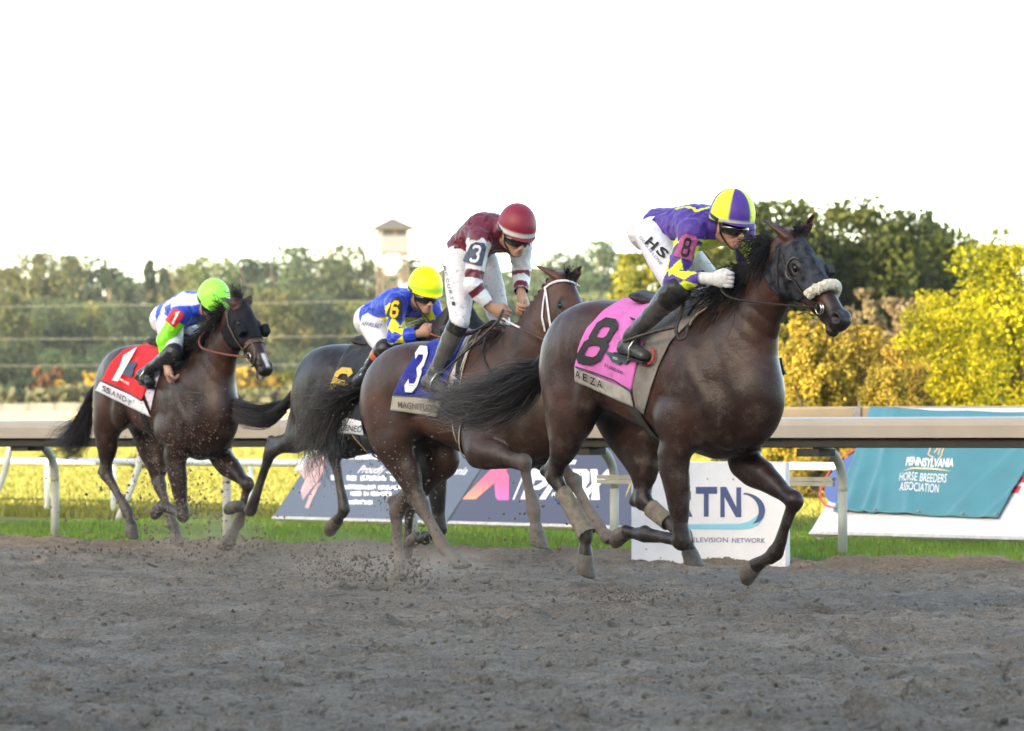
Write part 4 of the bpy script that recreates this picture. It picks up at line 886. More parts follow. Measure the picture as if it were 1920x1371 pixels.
def hoof(parent, C, H, mat, sc=1.0):
    d = H - C; Lh = np.linalg.norm(d); d = d / Lh; Lh = max(Lh, .075)
    toe = np.array([-d[2], 0, d[0]]); toe /= np.linalg.norm(toe); lt = np.cross(toe, d)
    V = []; n = 18
    prof = [(-.012, .044, .046, 0), (.0, .049, .050, .002), (.5, .056, .056, .014), (.9, .062, .061, .026), (1.0, .0605, .0595, .028)]
    for t, rt, rl, sh in prof:
        for j in range(n):
            th = 2 * math.pi * j / n; ct, st = math.cos(th), math.sin(th)
            x = (rt * ct if ct > 0 else rt * .86 * ct) + sh; hl = (1 - .38 * (1 - ct) / 2) if t > .3 else 1 - .1 * (1 - ct) / 2
            V.append(C + toe * x * sc + lt * rl * st * sc + d * (t * Lh * hl if t > 0 else t))
    k = len(prof)
    V.append(C + toe * .02 + d * Lh * .74)          # the sole is hollow
    F = [(i * n + j, i * n + (j + 1) % n, (i + 1) * n + (j + 1) % n, (i + 1) * n + j) for i in range(k - 1) for j in range(n)]
    F += [((k - 1) * n + j, (k - 1) * n + (j + 1) % n, k * n) for j in range(n)] + [tuple(range(n - 1, -1, -1))]
    return mesh('hoof', V, F, mat, parent)
def coat_material(name, rough=.42):
    m, nt, p, N, L = nmat(name)
    at_ = N.new('ShaderNodeAttribute'); at_.attribute_name = 'Col'
    du = N.new('ShaderNodeAttribute'); du.attribute_name = 'Dust'
    tc = N.new('ShaderNodeTexCoord')
    n1 = N.new('ShaderNodeTexNoise'); n1.inputs['Scale'].default_value = 5; n1.inputs['Detail'].default_value = 7; n1.inputs['Roughness'].default_value = .62
    L.new(tc.outputs['Object'], n1.inputs['Vector'])
    mr = N.new('ShaderNodeMapRange'); mr.inputs[1].default_value = .32; mr.inputs[2].default_value = .68; mr.inputs[3].default_value = .62; mr.inputs[4].default_value = 1.35
    L.new(n1.outputs[0], mr.inputs[0])
    mu = N.new('ShaderNodeVectorMath'); mu.operation = 'SCALE'; L.new(at_.outputs['Color'], mu.inputs[0]); L.new(mr.outputs[0], mu.inputs['Scale'])
    # dried dust and kicked-up grit
    n2 = N.new('ShaderNodeTexNoise'); n2.inputs['Scale'].default_value = 9; n2.inputs['Detail'].default_value = 8; n2.inputs['Roughness'].default_value = .7
    L.new(tc.outputs['Object'], n2.inputs['Vector'])
    n4 = N.new('ShaderNodeTexNoise'); n4.inputs['Scale'].default_value = 140; n4.inputs['Detail'].default_value = 3
    L.new(tc.outputs['Object'], n4.inputs['Vector'])
    ad = N.new('ShaderNodeMath'); ad.operation = 'MULTIPLY_ADD'; L.new(n4.outputs[0], ad.inputs[0]); ad.inputs[1].default_value = .45; L.new(n2.outputs[0], ad.inputs[2])
    ad2 = N.new('ShaderNodeMath'); ad2.operation = 'MULTIPLY_ADD'; L.new(du.outputs['Fac'], ad2.inputs[0]); ad2.inputs[1].default_value = .85; L.new(ad.outputs[0], ad2.inputs[2])
    r2 = N.new('ShaderNodeMapRange'); r2.inputs[1].default_value = .86; r2.inputs[2].default_value = 1.75; r2.inputs[4].default_value = .95
    L.new(ad2.outputs[0], r2.inputs[0])
    mx = N.new('ShaderNodeMix'); mx.data_type = 'RGBA'; mx.inputs[7].default_value = (.20, .170, .145, 1)
    L.new(r2.outputs[0], mx.inputs[0]); L.new(mu.outputs[0], mx.inputs[6]); L.new(mx.outputs[2], p.inputs['Base Color'])
    rr = N.new('ShaderNodeMapRange'); rr.inputs[3].default_value = rough; rr.inputs[4].default_value = .85; L.new(r2.outputs[0], rr.inputs[0]); L.new(rr.outputs[0], p.inputs['Roughness'])
    p.inputs['Specular IOR Level'].default_value = .32
    p.inputs['Sheen Weight'].default_value = .0; p.inputs['Sheen Roughness'].default_value = .35
    # short hair, lying along the body, and fine skin relief
    mp = N.new('ShaderNodeMapping'); mp.inputs['Scale'].default_value = (60, 220, 160); L.new(tc.outputs['Object'], mp.inputs['Vector'])
    n3 = N.new('ShaderNodeTexNoise'); n3.inputs['Scale'].default_value = 1.0; n3.inputs['Detail'].default_value = 3; L.new(mp.outputs[0], n3.inputs['Vector'])
    n5 = N.new('ShaderNodeTexNoise'); n5.inputs['Scale'].default_value = 22; n5.inputs['Detail'].default_value = 2; n5.inputs['Distortion'].default_value = 1.2; L.new(tc.outputs['Object'], n5.inputs['Vector'])
    b1 = N.new('ShaderNodeBump'); b1.inputs['Strength'].default_value = .25; b1.inputs['Distance'].default_value = .004; L.new(n3.outputs[0], b1.inputs['Height'])
    b2 = N.new('ShaderNodeBump'); b2.inputs['Strength'].default_value = .10; b2.inputs['Distance'].default_value = .02; L.new(n5.outputs[0], b2.inputs['Height']); L.new(b1.outputs[0], b2.inputs['Normal'])
    L.new(b2.outputs[0], p.inputs['Normal'])
    return m
HORSES = {
 8: dict(frame=(1307, 29.27, 50), lift=(0, 0), poll=(1489, 441), lip=(1588, 600), ear_near=(1432, 412, .07), ear_far=(1527, 400, -.07),
    fore_near=[(1292, 770, .16), (1264, 850, .165), (1278, 1014, .13), (1209, 1003, .12), (1174, 997, .12), (1152, 1000, .12)],
    fore_far=[(1398, 775, -.16), (1395, 862, -.155), (1489, 940, -.13), (1455, 1036, -.11), (1415, 1062, -.11), (1395, 1071, -.11)],
    hind_near=[(1078, 778, .17), (1040, 893, .13), (1097, 992, .11), (1097, 1042, .11), (1091, 1078, .11)],
    hind_far=[(1208, 820, -.15), (1207, 938, -.12), (1284, 1004, -.10), (1293, 1036, -.10), (1296, 1066, -.10)],
    coat=(.038, .017, .0125), leg=(.014, .012, .011), dust=(.15, .22)),
 3: dict(frame=(938, 9600 / 288, 47), lift=(-.12, .09), poll=(1060, 520), lip=(1118, 668, .13), ear_near=(1002, 497, .09), ear_far=(1091, 497, -.06), bend=(0, -.06, 0),
    fore_near=[(893, 800, .20), (898, 846, .27), (982, 868, .26), (1001, 957, .20), (1006, 996, .19), (1005, 1028, .19)],
    fore_far=[(1010, 800, -.16), (1020, 850, -.15), (1076, 905, -.13), (1121, 984, -.13), (1137, 1006, -.13), (1150, 1022, -.13)],
    hind_near=[(742, 828, .17), (790, 948, .13), (832, 1026, .12), (853, 1047, .12), (867, 1074, .12)],
    hind_far=[(826, 858, -.14), (744, 960, -.12), (746, 1052, -.12), (744, 1072, -.12), (742, 1094, -.12)],
    coat=(.050, .025, .017), leg=(.04, .028, .022), dust=(.10, .95)),
 6: dict(frame=(742, 9600 / 256, 57), lift=(-.13, .02), poll=(868, 566), lip=(925, 690), ear_near=(842, 541, .07), ear_far=(893, 538, -.07),
    fore_near=[(790, 800, .16), (815, 852, .15), (824, 992, .12), (797, 1010, .12), (784, 1008, .12), (770, 1006, .12)],
    fore_far=[(800, 800, -.16), (795, 850, -.15), (768, 950, -.12), (763, 1036, -.12), (762, 1052, -.12), (762, 1072, -.12)],
    hind_near=[(598, 806, .16), (508, 846, .13), (470, 957, .12), (449, 948, .12), (428, 944, .12)],
    hind_far=[(680, 815, -.14), (628, 856, -.12), (645, 955, -.12), (632, 976, -.12), (615, 986, -.12)],
    coat=(.013, .0105, .0095), leg=(.014, .012, .011), dust=(.12, .35)),
 1: dict(frame=(352, 9600 / 240, 57), lift=(-.10, .02), poll=(453, 567), lip=(504, 692), ear_near=(412, 559, .07), ear_far=(470, 554, -.07),
    fore_near=[(336, 800, .16), (328, 852, .16), (343, 966, .13), (311, 950, .12), (302, 950, .12), (289, 954, .12)],
    fore_far=[(408, 810, -.16), (416, 858, -.15), (464, 909, -.12), (448, 980, -.11), (436, 1001, -.11), (423, 1014, -.11)],
    hind_near=[(202, 790, .17), (200, 889, .13), (238, 958, .12), (246, 984, .12), (243, 1006, .12)],
    hind_far=[(290, 835, -.14), (300, 912, -.12), (325, 985, -.11), (330, 1002, -.11), (328, 1020, -.11)],
    coat=(.034, .0155, .011), leg=(.02, .015, .012), dust=(.12, .42)),
}
hoof_m = simple('hoof horn', (.105, .088, .072), rough=.6, noise=.35, nscale=30, bump=.3, bscale=60)
LABELS = {8: 'dark bay racehorse leading, in black blinker hood, sheepskin noseband and pink number 8 cloth',
          3: 'bay racehorse with white bridle, braided mane and blue number 3 cloth',
          6: 'near-black racehorse with black cloth, mostly hidden behind the number 3 horse',
          1: 'bay racehorse at the left in a black hood and red number 1 cloth'}
eye_m = simple('horse eye', (.008, .005, .004), rough=.12, spec=.35)
for k, sp in HORSES.items():
    fr = Frame(*sp['frame']); sp['fr'] = fr
    S = horse_sdf(fr, sp); sp['S'] = S
    root = empty('racehorse', fr.A, -R(fr.yaw), LABELS[k], 'horse', 'racehorses galloping'); sp['root'] = root
    V, F = S.surface()
    coat = np.tile(np.array(sp['coat'], np.float32), (len(V), 1)); dust = np.full(len(V), sp['dust'][0], np.float32)
    for nm, P in sp['legs_l'].items():
        j = 2 if 'fore' in nm else 1
        chain = P[1:] if 'fore' in nm else P
        d, arc, ft = polyparam(V, chain); Lk = sum(np.linalg.norm(chain[i + 1] - chain[i]) for i in range(1))
        t = smooth01(arc, Lk * .45, Lk * 1.02) * smooth01(d, .16, .09)
        coat = mixc(coat, sp['leg'], t); dust = np.maximum(dust, sp['dust'][0] + (sp['dust'][1] - sp['dust'][0]) * smooth01(arc, Lk * .3, Lk * 1.6) * smooth01(d, .16, .09))
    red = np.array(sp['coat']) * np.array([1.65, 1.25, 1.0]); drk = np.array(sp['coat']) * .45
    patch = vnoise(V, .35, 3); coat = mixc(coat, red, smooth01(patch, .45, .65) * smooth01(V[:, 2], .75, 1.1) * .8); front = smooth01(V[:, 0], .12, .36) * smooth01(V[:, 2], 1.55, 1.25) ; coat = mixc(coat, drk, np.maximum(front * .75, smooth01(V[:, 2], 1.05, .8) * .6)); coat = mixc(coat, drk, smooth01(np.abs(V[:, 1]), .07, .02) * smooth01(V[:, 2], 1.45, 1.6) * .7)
    a, n, l, Lh = sp['hax']; rel = V - sp['hp'](0, 0); ha = rel @ a / Lh
    onhead = smooth01(np.abs(rel @ l), .2, .15) * smooth01(rel @ n, -.30, -.24) * smooth01(ha, .05, .2) * (np.linalg.norm(V - sp['hp'](.5, -.08), axis=1) < .5)
    coat = mixc(coat, (.016, .012, .011), onhead * smooth01(ha, .62, .9) * .85)
    dust = dust * (1 - .9 * onhead * smooth01(ha, .55, .8))
    for sg in (-1, 1): coat = mixc(coat, (.004, .003, .003), smooth01(np.linalg.norm(V - sp['hp'](.952, -.020, sg * .056), axis=1), .030, .020))
    for sg in (-1, 1): coat = mixc(coat, (.012, .010, .010), smooth01(np.linalg.norm(V - sp['hp'](.325, -.05, sg * .085), axis=1), .062, .038))
    if k == 1:
        sn = V - sp['hp'](.88, .01); coat = mixc(coat, (.6, .55, .52), smooth01(np.abs(sn @ l + .004), .022, .012) * smooth01(np.abs(sn @ a), .075, .055) * smooth01(rel @ n, -.055, -.03))
        coat = mixc(coat, (.45, .40, .38), smooth01(np.linalg.norm(V - sp['hp'](1.0, -.10), axis=1), .05, .02))
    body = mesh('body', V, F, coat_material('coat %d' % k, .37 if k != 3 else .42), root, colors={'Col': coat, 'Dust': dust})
    for nm, P in sp['legs_l'].items(): hoof(root, P[-2], P[-1], hoof_m)
    for sg in (-1, 1):
        c = sp['hp'](.325, -.050, sg * .078); b = MB()
        nn = 12; VV = []; FF = []
        for i in range(7):
            th = math.pi * i / 6
            for j in range(nn): ph = 2 * math.pi * j / nn; VV.append(c + .024 * (a * math.sin(th) * math.cos(ph) + n * math.sin(th) * math.sin(ph) + l * math.cos(th)))
        FF = [(i * nn + j, i * nn + (j + 1) % nn, (i + 1) * nn + (j + 1) % nn, (i + 1) * nn + j) for i in range(6) for j in range(nn)]
        mesh('eye', VV, FF, eye_m, root)
# ------------------------------------------------------------------ tack, hair, dressings
def resample(px, n):
    P = np.array(px, float); d = np.r_[0, np.cumsum(np.linalg.norm(np.diff(P, axis=0), axis=1))]
    return np.stack([np.interp(np.linspace(0, d[-1], n), d, P[:, i]) for i in range(P.shape[1])], 1)
class Rider:  pass
def onskin(fr, S, uv, off=.0, w=0.0):
    """points of the horse (or rider) that show at these photo points, lifted by off; misses fall on the plane at offset w"""
    uv = np.asarray(uv, float); P, ok = fr.hit(S, uv, off)
    for i in np.nonzero(~ok)[0]: P[i] = fr.L(uv[i, 0], uv[i, 1], w)
    return P
def drape(name, sp, rear, front, mat, off=.012, nr=26, ncol=26, both=True, colorf=None, wave=.004, solid=.004):
    fr, S = sp['fr'], sp['S']; A, B = resample(rear, nr), resample(front, nr)
    uv = np.array([A[i] * (1 - j / (ncol - 1)) + B[i] * j / (ncol - 1) for i in range(nr) for j in range(ncol)])
    P = onskin(fr, S, uv, off); G = P.reshape(nr, ncol, 3)
    G[0, :, 1] = np.minimum(G[0, :, 1], 0)
    wv = (vnoise(G.reshape(-1, 3), .09, 2) - .5).reshape(nr, ncol) * wave * 2; fade = np.linspace(.2, 1, nr)[:, None]
    Nn = S.normal(G.reshape(-1, 3)).reshape(nr, ncol, 3); G = G + Nn * (wv * fade)[..., None]
    rows = [G[i] for i in range(nr - 1, -1, -1)]
    if both:
        top = G[0]
        for t in (.2, .4, .6, .8):
            q = top.copy(); q[:, 1] = top[:, 1] * (1 - 2 * t); o = q.copy(); o[:, 2] += .25
            h, ok = S.march(o, np.tile([[0, 0, -1.]], (ncol, 1)), .6, off); h[~ok] = q[~ok]; rows.append(h)
        for i in range(nr): q = G[i].copy(); q[:, 1] *= -1; rows.append(q)
    V = np.concatenate(rows); n = len(rows); i = np.arange(n * ncol).reshape(n, ncol)
    F = np.stack([i[:-1, :-1], i[1:, :-1], i[1:, 1:], i[:-1, 1:]], -1).reshape(-1, 4)
    o = mesh(name, V, F, mat, sp['root'])
    if solid: m = o.modifiers.new('thickness', 'SOLIDIFY'); m.thickness = solid; m.offset = 1
    return o
def decal(name, fr, S, parent, uvV, F, mat, off, maxlen=6.0, org=0):
    V, F = subdiv(uvV, F, maxlen); P = onskin(fr, S, V, off); return mesh(name, P - org, F, mat, parent, smooth=False)
def stroke(pts, w, closed=False):
    """mitred strip of half width w along a 2-D line"""
    P = [np.array(p, float) for p in pts]; n = len(P); V = []
    for i in range(n):
        a = P[(i - 1) % n] if (closed or i > 0) else P[i]; c = P[(i + 1) % n] if (closed or i < n - 1) else P[i]
        d1 = P[i] - a; d2 = c - P[i]; d1 = d1 / (np.linalg.norm(d1) + 1e-9) if np.linalg.norm(d1) > 1e-9 else d2 / np.linalg.norm(d2); d2 = d2 / np.linalg.norm(d2) if np.linalg.norm(d2) > 1e-9 else d1
        n1 = np.array([-d1[1], d1[0]]); n2 = np.array([-d2[1], d2[0]]); m = n1 + n2; m = m / np.linalg.norm(m); k = w / max(.35, m @ n1); V += [P[i] + m * k, P[i] - m * k]
    k = n if closed else n - 1
    return np.array(V), [(2 * i, 2 * i + 1, 2 * ((i + 1) % n) + 1, 2 * ((i + 1) % n)) for i in range(k)]
OCT = lambda cx, cy, rx, ry, ch=.45: [(cx - rx, cy - ry * (1 - ch)), (cx - rx * (1 - ch), cy - ry), (cx + rx * (1 - ch), cy - ry), (cx + rx, cy - ry * (1 - ch)), (cx + rx, cy + ry * (1 - ch)), (cx + rx * (1 - ch), cy + ry), (cx - rx * (1 - ch), cy + ry), (cx - rx, cy + ry * (1 - ch))]
DIGIT = {'8': [(OCT(0, .25, .30, .25), True), (OCT(0, -.25, .36, .25), True)],
 '3': [([(-.34, .32), (-.2, .48), (.2, .48), (.34, .36), (.34, .16), (.18, .02), (.34, -.12), (.34, -.36), (.2, -.48), (-.2, -.48), (-.36, -.34)], False)],
 '1': [([(-.2, .3), (.02, .46), (.02, -.5)], False)],
 '6': [([(.32, .34), (.18, .48), (-.18, .48), (-.34, .34), (-.34, -.34), (-.18, -.48), (.18, -.48), (.34, -.34), (.34, -.10), (.18, .04), (-.24, .04)], False)]}
def digit(ch, name, fr, S, parent, c, ex, ey, w, mat, off, org=0):
    """block digit: c centre, ex, ey the photo vectors of its width and height"""
    for i, (pts, cl) in enumerate(DIGIT[ch]):
        V, F = stroke(pts, w, cl); uv = np.array([np.array(c) + x * np.array(ex) + y * np.array(ey) for x, y in V]); decal(name, fr, S, parent, uv, F, mat, off + i * .0012, 5.0, org)
def label_text(t, name, fr, S, parent, c, ex, ey, mat, off, bold=0.0, org=0, spacing=1.0):
    V, F = text_mesh(t, 1.0, bold, 0, spacing); V = (V - (V.max(0) + V.min(0)) / 2) / (V.max(0) - V.min(0)); uv = np.array([np.array(c) + x * np.array(ex) + y * np.array(ey) for x, y in V])
    V2 = []; decal(name, fr, S, parent, uv, F, mat, off, 4.0, org)
def strap(name, sp, uv, r, mat, off=.004, flat=.45, mirror=True, n=24):
    P = onskin(sp['fr'], sp['S'], resample(uv, n), off); Nn = sp['S'].normal(P)
    m = MB(); m.tube(P, r, 8, flat=flat, up=Nn)
    o = m.build(name, mat, sp['root'], smooth=True)
    if mirror:
        a, n_, l, Lh = sp['hax']; c = sp['hp'](0, 0); Q = P - 2 * ((P - c) @ l)[:, None] * l; N2 = Nn - 2 * (Nn @ l)[:, None] * l
        m = MB(); m.tube(Q, r, 8, flat=flat, up=N2); m.build(name, mat, sp['root'], smooth=True)
    return P
def band(name, sp, x_top, x_bot, width, mat, off=.006, th0=0, th1=2 * math.pi, n=60, solid=.006):
    S = sp['S']; d0, d1 = sp['lift']; zc = 1.29 + d0; rows = []
    for k, e in enumerate((-.5, -.17, .17, .5)):
        th = np.linspace(th0, th1, n); D = np.stack([0 * th, np.sin(th), np.cos(th)], 1); x = x_top * (1 + np.cos(th)) / 2 + x_bot * (1 - np.cos(th)) / 2 + e * width
        O = np.stack([x, 0 * x, 0 * x + zc], 1) + D * .62; P, ok = S.march(O, -D, .6, off + (.003 if k in (1, 2) else 0)); rows.append(P)
    V = np.concatenate(rows); F = [(r * n + i, r * n + i + 1, (r + 1) * n + i + 1, (r + 1) * n + i) for r in range(3) for i in range(n - 1)]
    return mesh(name, V, F, mat, sp['root'])
def free_tube(name, fr, pts, r, mat, parent, n=24, flat=None, nseg=8):
    """a cord, rein or stick through photo points (u, v, w)"""
    m = MB(); P = bezier([fr.L(*p) for p in pts], n) if len(pts) > 2 else [fr.L(*p) for p in pts]
    rr = r if not hasattr(r, '__len__') else list(np.interp(np.linspace(0, 1, len(P)), np.linspace(0, 1, len(r)), r))
    m.tube(P, rr, nseg, flat=flat); return m.build(name, mat, parent, smooth=True)
def hair(name, guides, n, mat, parent, r0=.0035, spread=.03, seed=1, segs=14, wig=.02, tipcol=None, basecol=(.012, .010, .010), colvar=.5, lenv=(.6, 1.05)):
    """strands between guide curves (lists of local points)"""
    g = np.random.default_rng(seed); G = [np.array(bezier(q, 24)) for q in guides]; G = [resample(q, 24) for q in G]
    V = []; F = []; C = []
    for i in range(n):
        k = len(G); wts = g.dirichlet(np.full(k, .45)); c = sum(w * q for w, q in zip(wts, G))
        L = g.uniform(*lenv); t = np.linspace(0, L, segs) ** 1.0; s = np.clip(t, 0, 1.0)
        P = np.stack([np.interp(s, np.linspace(0, 1, 24), c[:, a]) for a in range(3)], 1)
        if L > 1: P += np.outer(np.maximum(t - 1, 0), c[-1] - c[-3]) * 6
        o = g.normal(size=3) * spread; o2 = g.normal(size=3) * spread * 1.2; ph = g.uniform(0, 6.28, 3); fr_ = g.uniform(3, 9, 3)
        tt = t[:, None]; P = P + o * (.35 + .65 * np.minimum(1, tt * 1.5)) + o2 * tt ** 2 + wig * np.sin(tt * fr_ + ph) * tt
        r = r0 * g.uniform(.6, 1.3) * (1 - .82 * t / L) ** .7; d = np.gradient(P, axis=0); d /= np.linalg.norm(d, axis=1, keepdims=True) + 1e-9
        a = np.cross(d, g.normal(size=3)); a /= np.linalg.norm(a, axis=1, keepdims=True) + 1e-9; b = np.cross(d, a)
        base = len(V) * 3 * segs
        ring = np.stack([P + r[:, None] * a, P + r[:, None] * (-.5 * a + .87 * b), P + r[:, None] * (-.5 * a - .87 * b)], 1)
        V.append(ring.reshape(-1, 3)); cv = np.array(basecol) * g.uniform(1 - colvar, 1 + colvar * 1.6)
        cc = np.tile(cv, (segs, 1))
        if tipcol is not None: w = (np.clip(t * g.uniform(.5, 1.2), 0, 1) ** 1.6)[:, None]; cc = cc * (1 - w) + np.array(tipcol) * w
        C.append(np.repeat(cc, 3, 0))
        j = np.arange(segs - 1)[:, None] * 3 + base
        for a_, b_ in ((0, 1), (1, 2), (2, 0)): F.append(np.concatenate([j + a_, j + b_, j + 3 + b_, j + 3 + a_], 1))
    return mesh(name, np.concatenate(V), np.concatenate(F), mat, parent, colors=np.concatenate(C))
m_hair = vcol('horse hair', rough=.42, spec=.22, mvar=.1)
m_leather = simple('dark leather', (.030, .022, .018), rough=.5, spec=.25, noise=.4, nscale=60, bump=.2, bscale=90)
m_black = simple('black nylon', (.014, .014, .016), rough=.7, spec=.15, noise=.3, nscale=50)
m_brass = simple('bit metal', (.55, .52, .46), rough=.25, metal=.9)
m_wlea = simple('white bridle', (.62, .61, .60), rough=.5, noise=.12, nscale=40)
m_num_blk = simple('black print', (.012, .012, .013), rough=.6); m_num_w = simple('white digit', (.72, .71, .70), rough=.6, noise=.05); m_num_y = simple('yellow digit', srgb(205, 165, 60), rough=.6, noise=.1)
def cloth_m(name, c, mud=.6, mudc=(.20, .165, .135)):
    m, nt, p, N, L = nmat(name); tc = N.new('ShaderNodeTexCoord'); n = N.new('ShaderNodeTexNoise'); n.inputs['Scale'].default_value = 8; n.inputs['Detail'].default_value = 9; n.inputs['Roughness'].default_value = .7; L.new(tc.outputs['Object'], n.inputs['Vector'])
    sp_ = N.new('ShaderNodeSeparateXYZ'); L.new(tc.outputs['Object'], sp_.inputs[0])
    mr = N.new('ShaderNodeMapRange'); mr.inputs[1].default_value = .62 - .2 * mud; mr.inputs[2].default_value = .78 - .1 * mud; mr.inputs[4].default_value = .8; L.new(n.outputs[0], mr.inputs[0])
    mx = N.new('ShaderNodeMix'); mx.data_type = 'RGBA'; mx.inputs[6].default_value = (*c, 1); mx.inputs[7].default_value = (*mudc, 1); L.new(mr.outputs[0], mx.inputs[0]); L.new(mx.outputs[2], p.inputs['Base Color']); p.inputs['Roughness'].default_value = .7; p.inputs['Specular IOR Level'].default_value = .25; p.inputs['Sheen Weight'].default_value = .1
    b = N.new('ShaderNodeBump'); b.inputs['Strength'].default_value = .25; b.inputs['Distance'].default_value = .006; n2 = N.new('ShaderNodeTexNoise'); n2.inputs['Scale'].default_value = 26; n2.inputs['Detail'].default_value = 3; L.new(tc.outputs['Object'], n2.inputs['Vector']); L.new(n2.outputs[0], b.inputs['Height']); L.new(b.outputs[0], p.inputs['Normal'])
    return m
def hood(sp, amax, mat, name='blinker_hood', eye_r=.048, off=.007):
    """cloth hood: the head's own surface, lifted, from the poll to amax, with eye holes and the ears left out"""
    S = sp['S']; V, F = S.surface(); a, n, l, Lh = sp['hax']; hp = sp['hp']; rel = V - hp(0, 0); A = rel @ a / Lh; N_ = rel @ n; Lt = rel @ l
    inside = (A > .0 + .5 * np.maximum(0, -.10 - N_)) & (A < amax - .10 * np.clip((-N_ - .1) / .1, 0, 1)) & (N_ > -.28) & (np.abs(Lt) < .16) & (N_ < .05)
    for sg in (-1, 1):
        e = hp(.325, -.05, sg * .085); inside &= np.linalg.norm(V - e, axis=1) > eye_r
        b = hp(.015, -.005, sg * .05); inside &= np.linalg.norm(V - b, axis=1) > .046
    inside &= ~((A < .06) & (N_ > .03))
    f = F[inside[F].all(1)]; used = np.unique(f); re = np.full(len(V), -1); re[used] = np.arange(len(used)); P = V[used] + S.normal(V[used]) * off
    o = mesh(name, P, re[f], mat, sp['root']); m = o.modifiers.new('thickness', 'SOLIDIFY'); m.thickness = .004
    return o
def girth_saddle(sp, k):
    """racing saddle: small seat, pommel, cantle and side flaps on the back"""
    S = sp['S']; d0, d1 = sp['lift']; dz = d0
    Q = SDF((-.75, -.34, 1.1 + dz), (.2, .34, 1.98 + dz), .011)
    Q.chain([(-.46, 0, 1.775 + dz), (-.33, 0, 1.745 + dz), (-.18, 0, 1.75 + dz), (-.06, 0, 1.80 + dz)], [.030, .026, .026, .030], [.12, .10, .085, .06], k=.02)
    for sg in (-1, 1): Q.chain([(-.42, sg * .09, 1.765 + dz), (-.48, 0, 1.785 + dz)], [.022, .024], k=.02)
    V, F = Q.surface(); mesh('saddle', V, F, m_leather, sp['root'])
m_stirrup = simple('stirrup leather', (.075, .062, .05), rough=.7, noise=.4, nscale=40, bump=.3)
# --- horse 8
sp = HORSES[8]; fr = sp['fr']; S = sp['S']; root = sp['root']
m_pad = cloth_m('muddy white pad', (.24, .215, .19), .95, (.12, .10, .08)); m_pink = cloth_m('pink cloth', srgb(214, 112, 182), .42, srgb(140, 84, 112)); m_band8 = cloth_m('muddy name band', (.42, .39, .35), .95)
drape('saddle_pad', sp, [(1190, 562), (1186, 640), (1184, 700), (1186, 758)], [(1334, 570), (1296, 600), (1256, 640), (1232, 690), (1218, 735), (1206, 778)], m_pad, .010)
drape('number_cloth', sp, [(1166, 560), (1130, 582), (1100, 616), (1083, 655), (1077, 690)], [(1232, 562), (1214, 610), (1200, 660), (1188, 705), (1181, 735)], m_pink, .018, wave=.011)
drape('name_band', sp, [(1077, 689), (1078, 716)], [(1180, 733), (1187, 764)], m_band8, .021, nr=8, both=False, wave=.006)
m_trim = simple('dark green trim', (.03, .055, .06), rough=.6, noise=.2)
uvl = resample([(1078, 688), (1110, 698), (1150, 713), (1181, 734)], 20); V, F = stroke(uvl, 1.6); decal('trim', fr, S, root, V, F, m_trim, .030)
digit('8', 'number', fr, S, root, (1120, 640), (48, 8), (42, -72), .105, m_num_blk, .032)
for t, c, ex in (('A', (1083, 702), (9, 3)), ('E', (1097, 708), (9, 3)), ('Z', (1111, 715), (10, 3)), ('A', (1124, 720), (10, 3))): label_text(t, 'letter', fr, S, root, c, ex, (0, -14), m_num_blk, .034, .01)
label_text('$1,000,000', 'lettering', fr, S, root, (1150, 692), (34, 16), (2, -7), m_num_blk, .033, .01)
label_text('2025', 'lettering', fr, S, root, (1153, 672), (9, 3), (0, -4), m_num_w, .0365, .0)
V = np.array([(1136, 658), (1158, 664), (1178, 676), (1172, 684), (1164, 679), (1160, 684), (1147, 679), (1146, 669), (1137, 666)]); decal('crest', fr, S, root, V, [tuple(range(9))], m_trim, .033)
V = np.array([(1180, 594), (1190, 597), (1193, 601), (1184, 600)]); decal('crest', fr, S, root, V, [(0, 1, 2, 3)], m_num_blk, .033)
band('girth', sp, -.30, -.26, .085, simple('girth webbing', (.05, .045, .04), rough=.7, noise=.5, nscale=30), .008)
girth_saddle(sp, 8)
m_hood8 = simple('muddy blue-black hood', (.030, .033, .040), rough=.7, spec=.15, noise=.85, nscale=20, bump=.7, bscale=45); hood(sp, .60, m_hood8)
a, n, l, Lh = sp['hax']; hp = sp['hp']
# blinker cups round the eyes
m_cup = simple('smoke plastic cup', (.07, .07, .066), rough=.25, spec=.4)
for sg in (-1, 1):
    m = MB(); P = [hp(.325 + .062 * math.cos(t) / Lh, -.055 + .060 * math.sin(t), sg * (.098 + .012 * math.cos(t + .5))) for t in np.linspace(1.9, 5.6, 22)]
    m.tube(P, [.003] * 3 + [.0075] * 16 + [.003] * 3, 8); m.build('blinker_cup', m_cup, root, smooth=True)
V = [hp(.36, .02, .085), hp(.47, .02, .075), hp(.47, .02, .115), (hp(.37, .02, .125))]; V2 = [v - n * .05 for v in V]; mesh('blinker_cup', V + V2, [(0, 1, 2, 3), (1, 0, 4, 5), (2, 1, 5, 6), (3, 2, 6, 7), (0, 3, 7, 4)], m_hood8, root, smooth=False)
